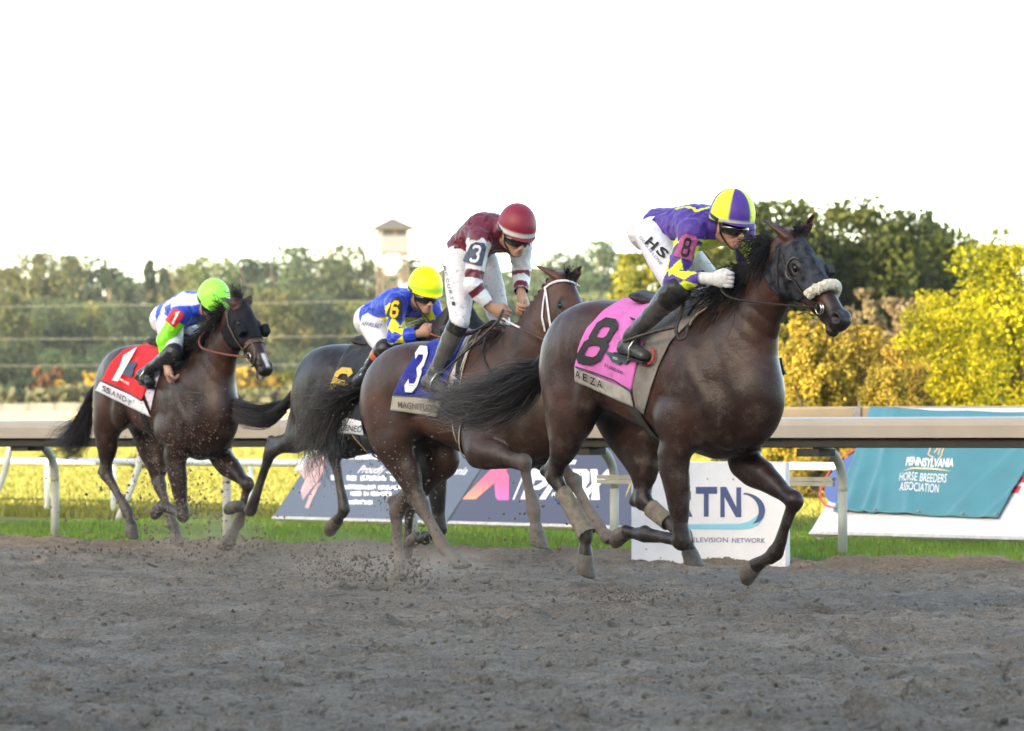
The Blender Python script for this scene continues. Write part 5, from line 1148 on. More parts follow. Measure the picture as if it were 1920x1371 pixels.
# sheepskin noseband
Pn = []; 
for t in np.linspace(-.15, math.pi + .15, 44):
    d = l * -math.cos(t) + n * math.sin(t) * .95; o = hp(.645, -.055) - a * (.05 * math.cos(t) ** 2 * .3); q, ok = S.march((o + d * .25)[None], -d[None], .3, .022); Pn.append(q[0])
m = MB(); g_ = np.random.default_rng(3); rr = .031 * (1 + .05 * g_.normal(size=len(Pn))); m.tube(Pn, list(rr), 18); o = m.build('sheepskin_noseband', simple('sheepskin', (.62, .56, .44), rough=.95, noise=.25, nscale=55, bump=1.0, bscale=110, sheen=.3), root, smooth=True)
sub = o.modifiers.new('sub', 'SUBSURF'); sub.levels = 2; sub.render_levels = 2
tx_ = bpy.data.textures.new('wool', 'CLOUDS'); tx_.noise_scale = .014; dm = o.modifiers.new('wool', 'DISPLACE'); dm.texture = tx_; dm.strength = .014; dm.mid_level = .5
strap('cheek_strap', sp, [(1466, 478), (1470, 500), (1482, 520), (1500, 545), (1513, 560), (1528, 572)], .008, m_leather, .014)
strap('crown_strap', sp, [(1460, 465), (1456, 500), (1458, 540), (1462, 565)], .007, m_leather, .012)
strap('noseband_strap', sp, [(1507, 540), (1510, 556), (1525, 568), (1542, 572)], .008, m_leather, .006)
bit = fr.L(1537, 579, .055)
m = MB(); m.tube([bit + .032 * (a * math.cos(t) + n * math.sin(t)) for t in np.linspace(0, 2 * math.pi, 22)], .0045, 8, caps=False); m.build('bit_ring', m_brass, root, smooth=True)
m = MB(); m.tube([fr.L(1536, 567, .06), fr.L(1541, 577, .062), fr.L(1537, 592, .062)], [.006, .008, .006], 8); m.build('bit_cheek', m_brass, root, smooth=True)
m = MB(); m.tube(bezier([fr.L(1530, 575, .05), fr.L(1540, 602, .055), fr.L(1552, 608, .05), fr.L(1558, 600, .05)], 14), .003, 6); m.build('lip_strap', m_leather, root, smooth=True)
free_tube('rein', fr, [(1350, 533, .19), (1360, 552, .19), (1385, 562, .18), (1440, 569, .13), (1535, 577, .065)], [.011, .012, .012, .011, .010], m_leather, root, flat=.5)
free_tube('rein', fr, [(1350, 532, .19), (1335, 545, .19), (1305, 570, .18), (1290, 592, .19)], .009, m_leather, root, flat=.5)
free_tube('rein', fr, [(1372, 525, -.06), (1420, 540, -.14), (1480, 560, -.12), (1560, 585, -.06)], .010, m_leather, root, flat=.5)
free_tube('bit_strap', fr, [(1498, 590, .03), (1512, 586, .05), (1525, 592, .06), (1536, 590, .06)], .006, m_leather, root, flat=.5)
free_tube('martingale', fr, [(1462, 672, -.1), (1466, 690, -.12), (1471, 703, -.13)], .013, m_black, root, flat=.4)
free_tube('stirrup_leather', fr, [(1172, 640, .33), (1190, 634, .345), (1215, 626, .345), (1245, 618, .33), (1266, 614, .31)], [.016, .018, .018, .017, .015], m_stirrup, root, flat=.5)
free_tube('stirrup_leather', fr, [(1282, 570, .22), (1276, 590, .27), (1268, 615, .31), (1272, 635, .31), (1285, 632, .30), (1290, 610, .27)], [.012] * 6, m_leather, root, flat=.5)
free_tube('saddle_front', fr, [(1330, 575, .10), (1305, 592, .15), (1290, 615, .20)], [.02, .024, .012], simple('tan leather', (.34, .27, .18), rough=.6, noise=.2), root, flat=.5)
free_tube('tie', fr, [(1222, 652, .28), (1226, 665, .28), (1220, 680, .29), (1205, 684, .29)], .008, simple('red cord', (.45, .05, .04), rough=.6), root)
m_wrap = simple('dusty leg wrap', (.19, .162, .125), rough=.85, noise=.3, nscale=25, bump=.5, bscale=50)
def wrap(sp, pts, rs, name='leg_wrap', mat=None, flat=1.0):
    Q = SDF(np.min([p for p in pts], 0) - .12, np.max([p for p in pts], 0) + .12, .008); Q.chain(pts, rs, [r * .88 for r in rs], k=.01); cut = None
    V, F = Q.surface(); keep = None
    d = pts[-1] - pts[0]; L_ = np.linalg.norm(d); t = (V - pts[0]) @ d / L_ ** 2; ok = (t > .02) & (t < .98); f = F[ok[F].all(1)]; used = np.unique(f); re = np.full(len(V), -1); re[used] = np.arange(len(used))
    o = mesh(name, V[used], re[f], mat or m_wrap, sp['root']); return o
def leg_axis(sp, nm, t0, t1, back=.008):
    P = sp['legs_l'][nm]; A, B = (P[1], P[2]) if 'hind' in nm else (P[2], P[3]); d = (B - A) / np.linalg.norm(B - A); bk = np.array([d[2], 0, -d[0]]); return [A + (B - A) * t + bk * back for t in np.linspace(t0, t1, 4)]
wrap(sp, leg_axis(sp, 'hind_near', .24, 1.12), [.052, .054, .056, .060]); wrap(sp, leg_axis(sp, 'hind_far', .18, .62), [.056, .054, .052, .050])
m_bl = simple('blue tape', srgb(96, 160, 215), rough=.6)
for i in range(3):
    ax = leg_axis(sp, 'hind_near', .27 + i * .055, .31 + i * .055, .010); m = MB(); c = (ax[0] + ax[-1]) / 2; d = (ax[-1] - ax[0]); d /= np.linalg.norm(d); bk = np.array([d[2], 0, -d[0]])
    P = [c + .0575 * (bk * math.cos(t) + np.array([0, -1., 0]) * math.sin(t)) for t in np.linspace(.1, 1.1, 8)]; m.tube(P, .006, 6, flat=.5); m.build('tape', m_bl, root, smooth=True)
g = lambda *p: fr.L(*p)
hair('tail', [[g(1026, 675), g(960, 683), g(905, 712), g(850, 728), g(812, 726)], [g(1024, 690), g(955, 722), g(885, 750), g(796, 750)], [g(1022, 705), g(965, 765), g(895, 786), g(835, 765), g(785, 742)], [g(1022, 700), g(980, 775), g(930, 800), g(880, 795)], [g(1024, 690, .03), g(950, 740, .06), g(880, 765, .08), g(830, 735, .08)]], 1700, m_hair, root, .0020, .030, 8, tipcol=(.20, .185, .175), wig=.09)
free_tube('tail_dock', fr, [(1040, 655, 0), (1022, 672, 0), (1000, 690, 0), (975, 700, 0)], [.035, .04, .03, .012], simple('dock hair', (.012, .010, .010), rough=.6, spec=.15), root)
def mane(sp, starts, vecs, n, seed, sidew=.05, r=.0036, wig=.03, spread=.016, base=(.009, .008, .008)):
    S_ = []
    hair('mane', [[s, s + np.array(v1) * .5 + np.array([0, 0, .03]), s + np.array(v1)] for s, v1 in zip(starts, vecs)], n, m_hair, sp['root'], r, spread, seed, 10, wig, basecol=base)
cr = [np.array(bezier(sp['crest'], 20)[i]) for i in (18, 14, 10, 6, 2)]
for i in range(5):
    s0 = cr[i] + np.array([0, 0, .03]); 
    hair('mane', [[s0 + np.array([.03, -.01, 0]), s0 + np.array([-.03, -.05, .02]), s0 + np.array([-.10, -.09, -.07]), s0 + np.array([-.13, -.10, -.18])], [s0 + np.array([-.03, -.02, 0]), s0 + np.array([-.10, -.05, .05]), s0 + np.array([-.20, -.07, .03]), s0 + np.array([-.27, -.08, -.03])], [s0, s0 + np.array([-.06, .02, .06]), s0 + np.array([-.13, .02, .09])], [s0 + np.array([0, -.03, -.02]), s0 + np.array([0, -.10, -.08]), s0 + np.array([-.05, -.16, -.26])]], 420, m_hair, root, .0030, .030, 20 + i, 12, .025, basecol=(.008, .007, .007))
hair('forelock', [[hp(-.01, .02), hp(-.05, .06), hp(-.02, .09)], [hp(.0, .03), hp(.05, .06), hp(.12, .05)]], 60, m_hair, root, .003, .018, 33, 8, .02, basecol=(.012, .010, .010))
# --- horse 3
sp = HORSES[3]; fr = sp['fr']; S = sp['S']; root = sp['root']; a, n, l, Lh = sp['hax']; hp = sp['hp']; g = lambda *p: fr.L(*p)
m_bluec = cloth_m('blue cloth', srgb(24, 40, 138), .3, (.12, .11, .12)); m_band3 = cloth_m('sandy name band', (.38, .34, .28), .6)
drape('saddle_pad', sp, [(862, 640), (848, 680), (842, 720)], [(885, 640), (868, 680), (852, 724)], cloth_m('white pad edge', (.60, .60, .62), .3), .010, nr=14, ncol=8)
drape('number_cloth', sp, [(800, 644), (775, 670), (752, 705), (737, 740)], [(868, 636), (850, 680), (838, 715), (828, 748)], m_bluec, .018, wave=.010)
drape('name_band', sp, [(736, 741), (732, 769)], [(828, 750), (818, 782)], m_band3, .022, nr=8, both=False)
uvl = resample([(736, 741), (780, 743), (828, 750)], 16); V, F = stroke(uvl, 1.4); decal('trim', fr, S, root, V, F, m_trim, .032)
digit('3', 'number', fr, S, root, (780, 692), (27, 2), (24, -74), .11, m_num_w, .034)
V, F = stroke([(x, 761 + (x - 740) * .085) for x in (744, 816)], .1)
label_text('MAGNITUDE', 'lettering', fr, S, root, (781, 762), (70, 7), (0, -12), simple('brown print', (.10, .075, .055), rough=.7), .036, .005)
band('girth', sp, -.17, -.10, .085, simple('dusty girth', (.045, .038, .03), rough=.8, noise=.5, nscale=30), .008)
for dx in (-.05, .05): band('girth_edge', sp, -.17 + dx, -.10 + dx, .012, simple('sand webbing', (.42, .34, .22), rough=.8), .012)
girth_saddle(sp, 3)
strap('browband', sp, [(1021, 541), (1030, 533), (1045, 527), (1060, 526), (1074, 529), (1086, 536)], .009, m_wlea, .006, mirror=False)
strap('cheek_strap', sp, [(1021, 538), (1024, 552), (1027, 575), (1030, 600), (1035, 625)], .009, m_wlea, .006)
strap('throat_strap', sp, [(1022, 545), (1018, 570), (1016, 595), (1022, 622)], .007, m_wlea, .008)
free_tube('rein', fr, [(944, 597, .10), (958, 606, .13), (976, 615, .15)], [.010, .012, .012], m_wlea, root, flat=.5)
free_tube('rein', fr, [(976, 615, .15), (1000, 627, .17), (1030, 641, .16), (1080, 650, .16)], .012, simple('brown rein', (.10, .05, .035), rough=.6), root, flat=.5)
free_tube('martingale', fr, [(912, 628, .13), (905, 660, .19), (915, 690, .23), (935, 712, .24)], .009, m_leather, root, flat=.5)
free_tube('saddle_front', fr, [(905, 628, .06), (880, 645, .12), (868, 660, .18)], [.02, .022, .012], simple('tan pommel', (.38, .26, .13), rough=.6, noise=.2), root, flat=.5)
free_tube('stirrup_leather', fr, [(862, 660, .22), (848, 690, .28), (830, 725, .31)], .010, m_stirrup, root, flat=.5)
crv = bezier(sp['crest'], 40)
for i in range(9):
    p_ = np.array(crv[22 + i * 2]) + np.array([-.02, -.005, .062]); Q = []
    m = MB(); m.tube([p_ + np.array([0, 0, -.05]), p_ + np.array([-.005, 0, -.01]), p_ + np.array([-.01, 0, .012])], [.016, .011, .008], 8); m.tube([p_ + np.array([-.012 + .012 * math.cos(t), -.004, .012 + .012 * math.sin(t)]) for t in np.linspace(0, 6.28, 9)], .009, 7, caps=False); m.build('braid', simple('braid hair', (.012, .010, .010), rough=.6, spec=.2) if i == 0 else bpy.data.materials['braid hair'], root, smooth=True)
hair('mane', [[np.array(crv[4]) + np.array([0, 0, .03]), np.array(crv[4]) + np.array([-.05, -.08, .0]), np.array(crv[4]) + np.array([-.1, -.12, -.12])], [np.array(crv[14]) + np.array([0, 0, .03]), np.array(crv[14]) + np.array([-.06, -.06, .04]), np.array(crv[14]) + np.array([-.14, -.1, -.08])], [np.array(crv[9]) + np.array([0, 0, .04]), np.array(crv[9]) + np.array([-.04, 0, .08]), np.array(crv[9]) + np.array([-.1, 0, .06])]], 400, m_hair, root, .003, .03, 41, 10, .02, basecol=(.008, .007, .007))
hair('forelock', [[hp(-.01, .02), hp(-.05, .06), hp(-.0, .07)], [hp(.0, .03), hp(.05, .05), hp(.12, .035)]], 70, m_hair, root, .003, .016, 34, 8, .015, basecol=(.012, .010, .010))
hair('tail', [[g(676, 722), g(632, 718), g(592, 735), g(566, 752)], [g(674, 735), g(625, 760), g(592, 790), g(562, 805)], [g(672, 740), g(632, 790), g(610, 850), g(612, 905)], [g(672, 742), g(618, 795), g(588, 845), g(584, 870), g(606, 905)], [g(674, 730, .05), g(630, 745, .08), g(600, 800, .08), g(590, 850, .06)]], 1500, m_hair, root, .0020, .034, 3, tipcol=(.20, .18, .16), wig=.10)
free_tube('tail_dock', fr, [(690, 705, 0), (672, 722, 0), (655, 745, 0), (640, 770, 0)], [.035, .045, .032, .012], bpy.data.materials['dock hair'], root)
# --- horse 6
sp = HORSES[6]; fr = sp['fr']; S = sp['S']; root = sp['root']; a, n, l, Lh = sp['hax']; hp = sp['hp']; g = lambda *p: fr.L(*p)
m_blk_c = cloth_m('black cloth', (.012, .012, .014), .2); m_band6 = cloth_m('white name band', (.62, .62, .64), .15)
drape('number_cloth', sp, [(655, 648), (640, 670), (622, 715), (612, 775)], [(702, 648), (692, 690), (682, 740), (676, 790)], m_blk_c, .018, wave=.005)
drape('name_band', sp, [(612, 776), (628, 812)], [(676, 790), (680, 816)], m_band6, .022, nr=8, both=False)
digit('6', 'number', fr, S, root, (638, 720), (38, 4), (20, -52), .11, m_num_y, .033)
label_text('RIENED', 'lettering', fr, S, root, (657, 803), (44, 5), (2, -11), m_num_blk, .036, .005)
band('girth', sp, -.26, -.14, .10, simple('blue girth', (.02, .06, .22), rough=.6, noise=.2), .008); band('girth_edge', sp, -.33, -.21, .016, simple('tan webbing', (.45, .34, .16), rough=.7), .013)
for zf in (.95, 1.05, 1.15):
    pass
girth_saddle(sp, 6)
strap('cheek_strap', sp, [(868, 578), (872, 600), (880, 625), (892, 650)], .008, m_leather, .006)
hood(sp, .5, simple('black hood', (.010, .010, .011), rough=.7, spec=.15, noise=.4, nscale=20))
free_tube('rein', fr, [(806, 626, .09), (830, 634, .13), (860, 645, .12), (905, 672, .06)], .010, simple('orange rein', (.35, .10, .04), rough=.6), root, flat=.5)
crv = bezier(sp['crest'], 20)
for i in range(4):
    s0 = np.array(crv[2 + 4 * i]) + np.array([0, 0, .03]); hair('mane', [[s0, s0 + np.array([-.04, -.06, .03]), s0 + np.array([-.12, -.12, -.05])], [s0, s0 + np.array([-.10, -.03, .06]), s0 + np.array([-.22, -.04, .05])], [s0, s0 + np.array([0, -.1, -.06]), s0 + np.array([-.02, -.13, -.16])]], 220, m_hair, root, .003, .026, 60 + i, 9, .02, basecol=(.008, .007, .007))
hair('tail', [[g(536, 752), g(490, 762), g(440, 752), g(405, 738), g(376, 738)], [g(534, 765), g(490, 788), g(445, 775), g(410, 750), g(380, 742)], [g(534, 772), g(500, 798), g(460, 792), g(425, 768), g(395, 745)]], 1200, m_hair, root, .0020, .019, 6, tipcol=(.17, .165, .17), wig=.02, lenv=(.75, 1.02))
free_tube('tail_dock', fr, [(552, 735, 0), (536, 758, 0), (515, 772, 0), (490, 776, 0)], [.03, .045, .035, .015], bpy.data.materials['dock hair'], root)
# --- horse 1
sp = HORSES[1]; fr = sp['fr']; S = sp['S']; root = sp['root']; a, n, l, Lh = sp['hax']; hp = sp['hp']; g = lambda *p: fr.L(*p)
m_redc = cloth_m('red cloth', srgb(205, 25, 35), .1); m_band1 = cloth_m('name band white', (.66, .66, .70), .12)
drape('saddle_pad', sp, [(290, 644), (282, 690), (270, 735)], [(318, 650), (302, 690), (290, 730), (282, 770)], cloth_m('lilac pad', (.55, .50, .58), .3), .010)
drape('number_cloth', sp, [(268, 646), (232, 655), (206, 682), (189, 715)], [(302, 644), (290, 690), (276, 725), (265, 752)], m_redc, .018, wave=.010)
drape('name_band', sp, [(188, 716), (178, 732)], [(268, 752), (281, 782)], m_band1, .022, nr=8, both=False)
uvl = resample([(189, 714), (225, 728), (266, 752)], 16); V, F = stroke(uvl, 1.3); decal('trim', fr, S, root, V, F, m_trim, .032)
digit('1', 'number', fr, S, root, (228, 690), (28, 6), (27, -48), .20, m_num_w, .034)
for i, (t, c) in enumerate(zip('SSANDY', ((195, 729), (203, 733), (213, 738), (223, 743), (233, 748), (242, 754)))): label_text(t, 'letter', fr, S, root, c, (7.4, 3.7), (2, -10), m_num_blk, .036, .005)
V = np.array([(226, 694), (238, 683), (252, 677), (256, 682), (250, 692), (249, 700), (246, 708), (232, 703), (225, 698)]); decal('crest', fr, S, root, V, [tuple(range(9))], simple('crest print', (.035, .06, .09), rough=.6, noise=.5, nscale=60), .033)
label_text('$1,000,000', 'lettering', fr, S, root, (230, 714), (24, 13), (1, -6), m_num_w, .0345, .01)
band('girth', sp, -.28, -.22, .085, m_black, .008); girth_saddle(sp, 1)
m_hood1 = simple('black nylon hood', (.009, .009, .011), rough=.7, spec=.15, noise=.5, nscale=14, bump=.3, bscale=50); hood(sp, .55, m_hood1)
for sg in (-1, 1):
    V = [hp(.36, .03, sg * .088), hp(.48, .03, sg * .08), hp(.48, .03, sg * .13), hp(.36, .03, sg * .135)]; V2 = [v - n * .065 for v in V]; mesh('blinker_cup', V + V2, [(0, 1, 2, 3), (1, 0, 4, 5), (2, 1, 5, 6), (3, 2, 6, 7), (0, 3, 7, 4)], m_hood1, root, smooth=False)
strap('cheek_strap', sp, [(424, 584), (428, 610), (440, 635), (454, 655), (460, 672)], .008, simple('brown leather', (.07, .05, .04), rough=.5), .013)
strap('noseband', sp, [(455, 657), (466, 645), (480, 638), (492, 640)], .009, bpy.data.materials['brown leather'], .006)
strap('chin_strap', sp, [(470, 640), (478, 655), (478, 675), (472, 688)], .008, bpy.data.materials['brown leather'], .006)
bit = fr.L(466, 670, .06); m = MB(); m.tube([bit + .032 * (a * math.cos(t) + n * math.sin(t)) for t in np.linspace(0, 2 * math.pi, 22)], .0045, 8, caps=False); m.build('bit_ring', m_brass, root, smooth=True)
free_tube('rein', fr, [(384, 622, .09), (374, 636, .15), (376, 650, .17), (390, 657, .17), (420, 664, .13), (464, 670, .065)], [.009] * 6, simple('red-brown rein', (.16, .045, .03), rough=.5), root, flat=.6)
crv = bezier(sp['crest'], 20)
for i in range(5):
    s0 = np.array(crv[1 + 4 * i]) + np.array([0, 0, .03]); up_ = .06 if i < 4 else .12
    hair('mane', [[s0, s0 + np.array([-.04, -.06, .03]), s0 + np.array([-.14, -.14, -.06])], [s0, s0 + np.array([-.10, -.03, up_]), s0 + np.array([-.20, -.04, up_ * 1.3])], [s0, s0 + np.array([0, -.1, -.06]), s0 + np.array([-.02, -.15, -.18])], [s0, s0 + np.array([-.05, -.1, -.03]), s0 + np.array([-.16, -.17, -.16])]], 300, m_hair, root, .003, .03, 70 + i, 10, .025, basecol=(.007, .006, .006))
hair('forelock', [[hp(-.02, -.02), hp(-.12, .01), hp(-.24, .0)], [hp(-.02, -.03), hp(-.14, -.03), hp(-.24, -.06)]], 120, m_hair, root, .0035, .022, 35, 8, .03, basecol=(.008, .007, .007))
hair('tail', [[g(168, 745), g(145, 782), g(118, 808), g(96, 818)], [g(168, 758), g(152, 805), g(128, 835), g(98, 836)], [g(170, 765), g(165, 815), g(150, 845), g(128, 855)]], 900, m_hair, root, .0018, .022, 9, tipcol=(.06, .055, .055), wig=.05, basecol=(.014, .012, .013))
free_tube('tail_dock', fr, [(184, 722, 0), (170, 742, 0), (160, 765, 0), (152, 785, 0)], [.03, .04, .028, .010], bpy.data.materials['dock hair'], root)
# ------------------------------------------------------------------ jockeys
def jockey_geom(fr, J):
    g = fr.L; P = {k: g(*v) for k, v in J['j'].items()}
    allp = np.array(list(P.values())); lo = allp.min(0) - .22; hi = allp.max(0) + np.array([.24, .22, .34])
    f = np.array(J['face'], float); f /= np.linalg.norm(f); up = np.array([0, 0, 1.]) - f * f[2]; up /= np.linalg.norm(up); lt = np.cross(up, f); c = P['head']
    hd = lambda a, u, s=0.0: c + f * a + up * u + lt * s
    J['P'] = P; J['hd'] = hd; J['hax'] = (f, up, lt)
    Y = (0, 1, 0)
    def torso(S, e=0.0):
        S.chain([P['pelvis'], P['waist'], P['chest'], P['neckb']], [.125 + e, .112 + e, .125 + e, .075 + e], [.150 + e, .135 + e, .165 + e, .09 + e], k=.03)
        for s in 'NF': S.chain([P['chest'] * .6 + P['sh' + s] * .4, P['sh' + s]], [.085 + e, .070 + e], k=.05)
    def arm(S, s, e=0.0, e2=0.0):
        a, b, w = P['sh' + s], P['el' + s], P['wr' + s]
        S.chain([a, a * .5 + b * .5, b], [.060 + e, .055 + e, .046 + e], k=.03); S.chain([b, b * .6 + w * .4, w], [.046 + e, .043 + e, .030 + e + e2], k=.02)
    def leg(S, s, e=0.0):
        h, k_ = P['hip' + s], P['kn' + s]; S.chain([h, h * .5 + k_ * .5, k_], [.098 + e, .085 + e, .058 + e], k=.05)
    def shin(S, s, e=0.0):
        k_, a, he, to = (P[q + s] for q in ('kn', 'an', 'he', 'to'))
        S.chain([k_, k_ * .65 + a * .35, k_ * .2 + a * .8, a], [.060 + e, .057 + e, .040 + e, .038 + e], k=.03)
        d = to - he; S.chain([a, he * .75 + a * .25 + d * .1], [.036 + e, .034 + e], k=.02)
        S.chain([he + d * .12, he + d * .5 + np.array([0, 0, .012]), he + d * .92], [.033 + e, .036 + e, .024 + e], [.034 + e, .040 + e, .036 + e], k=.03)
    def head(S):
        M = [f, up, lt]
        S.ell(hd(-.012, .035), (.098, .100, .078), M, k=.02); S.chain([hd(.028, -.01), hd(.046, -.065)], [.062, .046], [.066, .048], lat=lt, k=.03)
        S.ell(hd(.072, -.098), (.026, .022, .030), M, k=.03)                    # chin
        for sg in (-1, 1):
            S.ell(hd(.060, -.030, sg * .040), (.026, .022, .024), M, k=.025)        # cheek
            S.ell(hd(-.005, -.012, sg * .078), (.020, .032, .010), M, k=.012)       # ear
            S.ell(hd(.086, .018, sg * .028), (.016, .010, .024), M, k=.018)         # brow
            S.ell(hd(.094, .000, sg * .031), (.014, .011, .016), M, k=.010, sub=True)  # eye socket
            S.ell(hd(.086, -.002, sg * .031), (.012, .012, .012), M, k=.006)
            S.ell(hd(.105, -.044, sg * .013), (.012, .009, .010), M, k=.010)
        S.chain([hd(.092, .004), hd(.108, -.030), hd(.112, -.042)], [.010, .012, .014], k=.015)      # nose
        S.ell(hd(.094, -.066), (.014, .008, .024), M, k=.010); S.ell(hd(.090, -.080), (.013, .008, .021), M, k=.010)
        S.chain([hd(.108, -.0732, -.02), hd(.108, -.0732, .02)], [.0035, .0035], k=.004, sub=True)
        S.chain([P['neckb'], hd(-.02, -.06)], [.062, .056], k=.04)
    def hand(S, s, e=0.0):
        w, h = P['wr' + s], P['ha' + s]; d = h - w; L_ = np.linalg.norm(d); d = d / L_
        sd = np.array(J.get('palm' + s, (0, 0, -1)), float); sd = sd - d * (sd @ d); sd /= np.linalg.norm(sd); ac = np.cross(d, sd)      # sd: where the knuckles run to, ac: palm side
        if (ac[1] < 0) == (s == 'N'): ac = -ac
        S.chain([w, h], [.028 + e, .030 + e], [.030 + e, .038 + e], lat=sd, k=.02)
        S.ell(h + d * .01, (.040 + e, .042 + e, .020 + e), [d, sd, ac], k=.015)
        for i, (o_, ln) in enumerate(((-.034, .040), (-.011, .046), (.012, .043), (.033, .034))):
            k0 = h + d * .040 + sd * o_; k1 = k0 + d * ln * .55 + ac * .022; k2 = k1 - d * ln * .35 + ac * .030; k3 = k2 - d * ln * .5 + ac * .004
            S.chain([k0, k1, k2, k3], [.0105 + e, .0100 + e, .0095 + e, .0085 + e], k=.004, n=3)
        t0 = h - d * .02 - sd * .034; t1 = t0 + d * .03 - sd * .016 + ac * .022; t2 = t1 + d * .034 + ac * .012 + sd * .012
        S.chain([t0, t1, t2], [.0135 + e, .0115 + e, .0095 + e], k=.010, n=3)
    return P, lo, hi, torso, arm, leg, shin, head, hand
def wrinkle(S, amp, sc=.05, stretch=(1, 1, 1)):
    I = np.argwhere(np.abs(S.D) < .03); Pn = (S.lo + S.h * I) * np.array(stretch); S.D[I[:, 0], I[:, 1], I[:, 2]] += amp * (2 * np.abs(2 * vnoise(Pn, sc, 2) - 1) - .8)
def armcoords(V, P, s):
    pl = [P['sh' + s], P['el' + s], P['wr' + s]]; d, arc, foot = polyparam(V, pl); L1 = np.linalg.norm(pl[1] - pl[0]); L2 = np.linalg.norm(pl[2] - pl[1])
    ax = np.where((arc < L1)[:, None], (pl[1] - pl[0]) / L1, (pl[2] - pl[1]) / L2); q = V - foot; r0 = np.array([0, 1., 0]); r0 = r0 - ax * (ax @ r0)[:, None]; r0 /= np.linalg.norm(r0, axis=1, keepdims=True); r1 = np.cross(ax, r0)
    return d, arc, np.arctan2((q * r1).sum(1), (q * r0).sum(1)), L1, L2
m_skin = simple('skin', (.40, .21, .14), rough=.5, noise=.14, nscale=30); m_skin.node_tree.nodes['Principled BSDF'].inputs['Subsurface Weight'].default_value = .1
m_silk = vcol('racing silk', rough=.42, spec=.45, sheen=.15, bump=.12, bscale=200, mvar=.06); m_silkmud = vcol('muddy racing silk', rough=.45, spec=.4, sheen=.15, bump=.12, bscale=200, mud=.35, mscale=38, mudc=(.05, .045, .04), mvar=.06)
m_pants = vcol('white breeches', rough=.6, spec=.3, bump=.1, bscale=150, mud=.25, mscale=40, mudc=(.25, .22, .20), mvar=.03); m_pants_m = vcol('mud flecked breeches', rough=.6, spec=.3, bump=.1, bscale=150, mud=.55, mscale=30, mudc=(.22, .19, .16), mvar=.03)
m_boot = vcol('boot leather', rough=.3, spec=.35, mud=.6, mscale=14, mudc=(.085, .075, .065), mvar=.3)
m_goggle = simple('goggle lens', (.010, .010, .011), rough=.08, spec=.8); m_gframe = simple('goggle frame', (.015, .015, .016), rough=.5)
m_helm = vcol('helmet cover', rough=.45, spec=.4, sheen=.1, bump=.1, bscale=160, mvar=.04); m_helm_mud = vcol('muddy helmet cover', rough=.5, spec=.4, bump=.15, bscale=160, mud=.4, mscale=34, mudc=(.09, .085, .05), mvar=.05)
m_glove = simple('white glove', (.60, .58, .55), rough=.7, noise=.15, nscale=40, bump=.3, bscale=60)
YEL = srgb(222, 240, 60)
def helmet(J, root, org, colf, mat, peakc):
    hd = J['hd']; n, m_ = 48, 18; V = []; C = []; 
    for i in range(m_ + 1):
        t = i / m_; th = t * R(101)
        for j in range(n):
            ph = 2 * math.pi * j / n; x, y = math.cos(ph), math.sin(ph); fw = .142 if x > 0 else .136
            V.append(hd(-.006 + fw * x * math.sin(th) ** .92, .060 + (.148 * math.cos(th) if th < R(90) else .16 * math.cos(th)), .116 * y * math.sin(th) ** .92)); C.append(colf(th, ph))
    F = [(i * n + j, i * n + (j + 1) % n, (i + 1) * n + (j + 1) % n, (i + 1) * n + j) for i in range(m_) for j in range(n)]
    o = mesh('helmet', np.array(V) - org, F, mat, root, colors=np.array(C)); sm = o.modifiers.new('thickness', 'SOLIDIFY'); sm.thickness = .008; sm.offset = -1
    # peak
    V = []; k = 20
    for e in (0, .5, 1):
        for i in range(k + 1):
            ph = R(-62) + R(124) * i / k; ext = .030 * e * math.cos(ph * 1.3) ; V.append(hd(-.006 + (.143 + ext) * math.cos(ph), .034 - .012 * e * math.cos(ph), (.117 + ext * .5) * math.sin(ph)))
    F = [(r * (k + 1) + i, r * (k + 1) + i + 1, (r + 1) * (k + 1) + i + 1, (r + 1) * (k + 1) + i) for r in range(2) for i in range(k)]
    p = mesh('peak', np.array(V) - org, F, mat, o, colors=np.tile(np.array(peakc), (len(V), 1))); sm = p.modifiers.new('thickness', 'SOLIDIFY'); sm.thickness = .006
    m = MB(); m.tube([hd(.0, .196) - org, hd(.0, .208) - org], [.012, .009], 10); bt = m.build('button', mat, o, smooth=True); a = bt.data.color_attributes.new('Col', 'FLOAT_COLOR', 'POINT'); a.data.foreach_set('color', np.tile(np.array([*peakc, 1], np.float32), len(bt.data.vertices)))
    return o
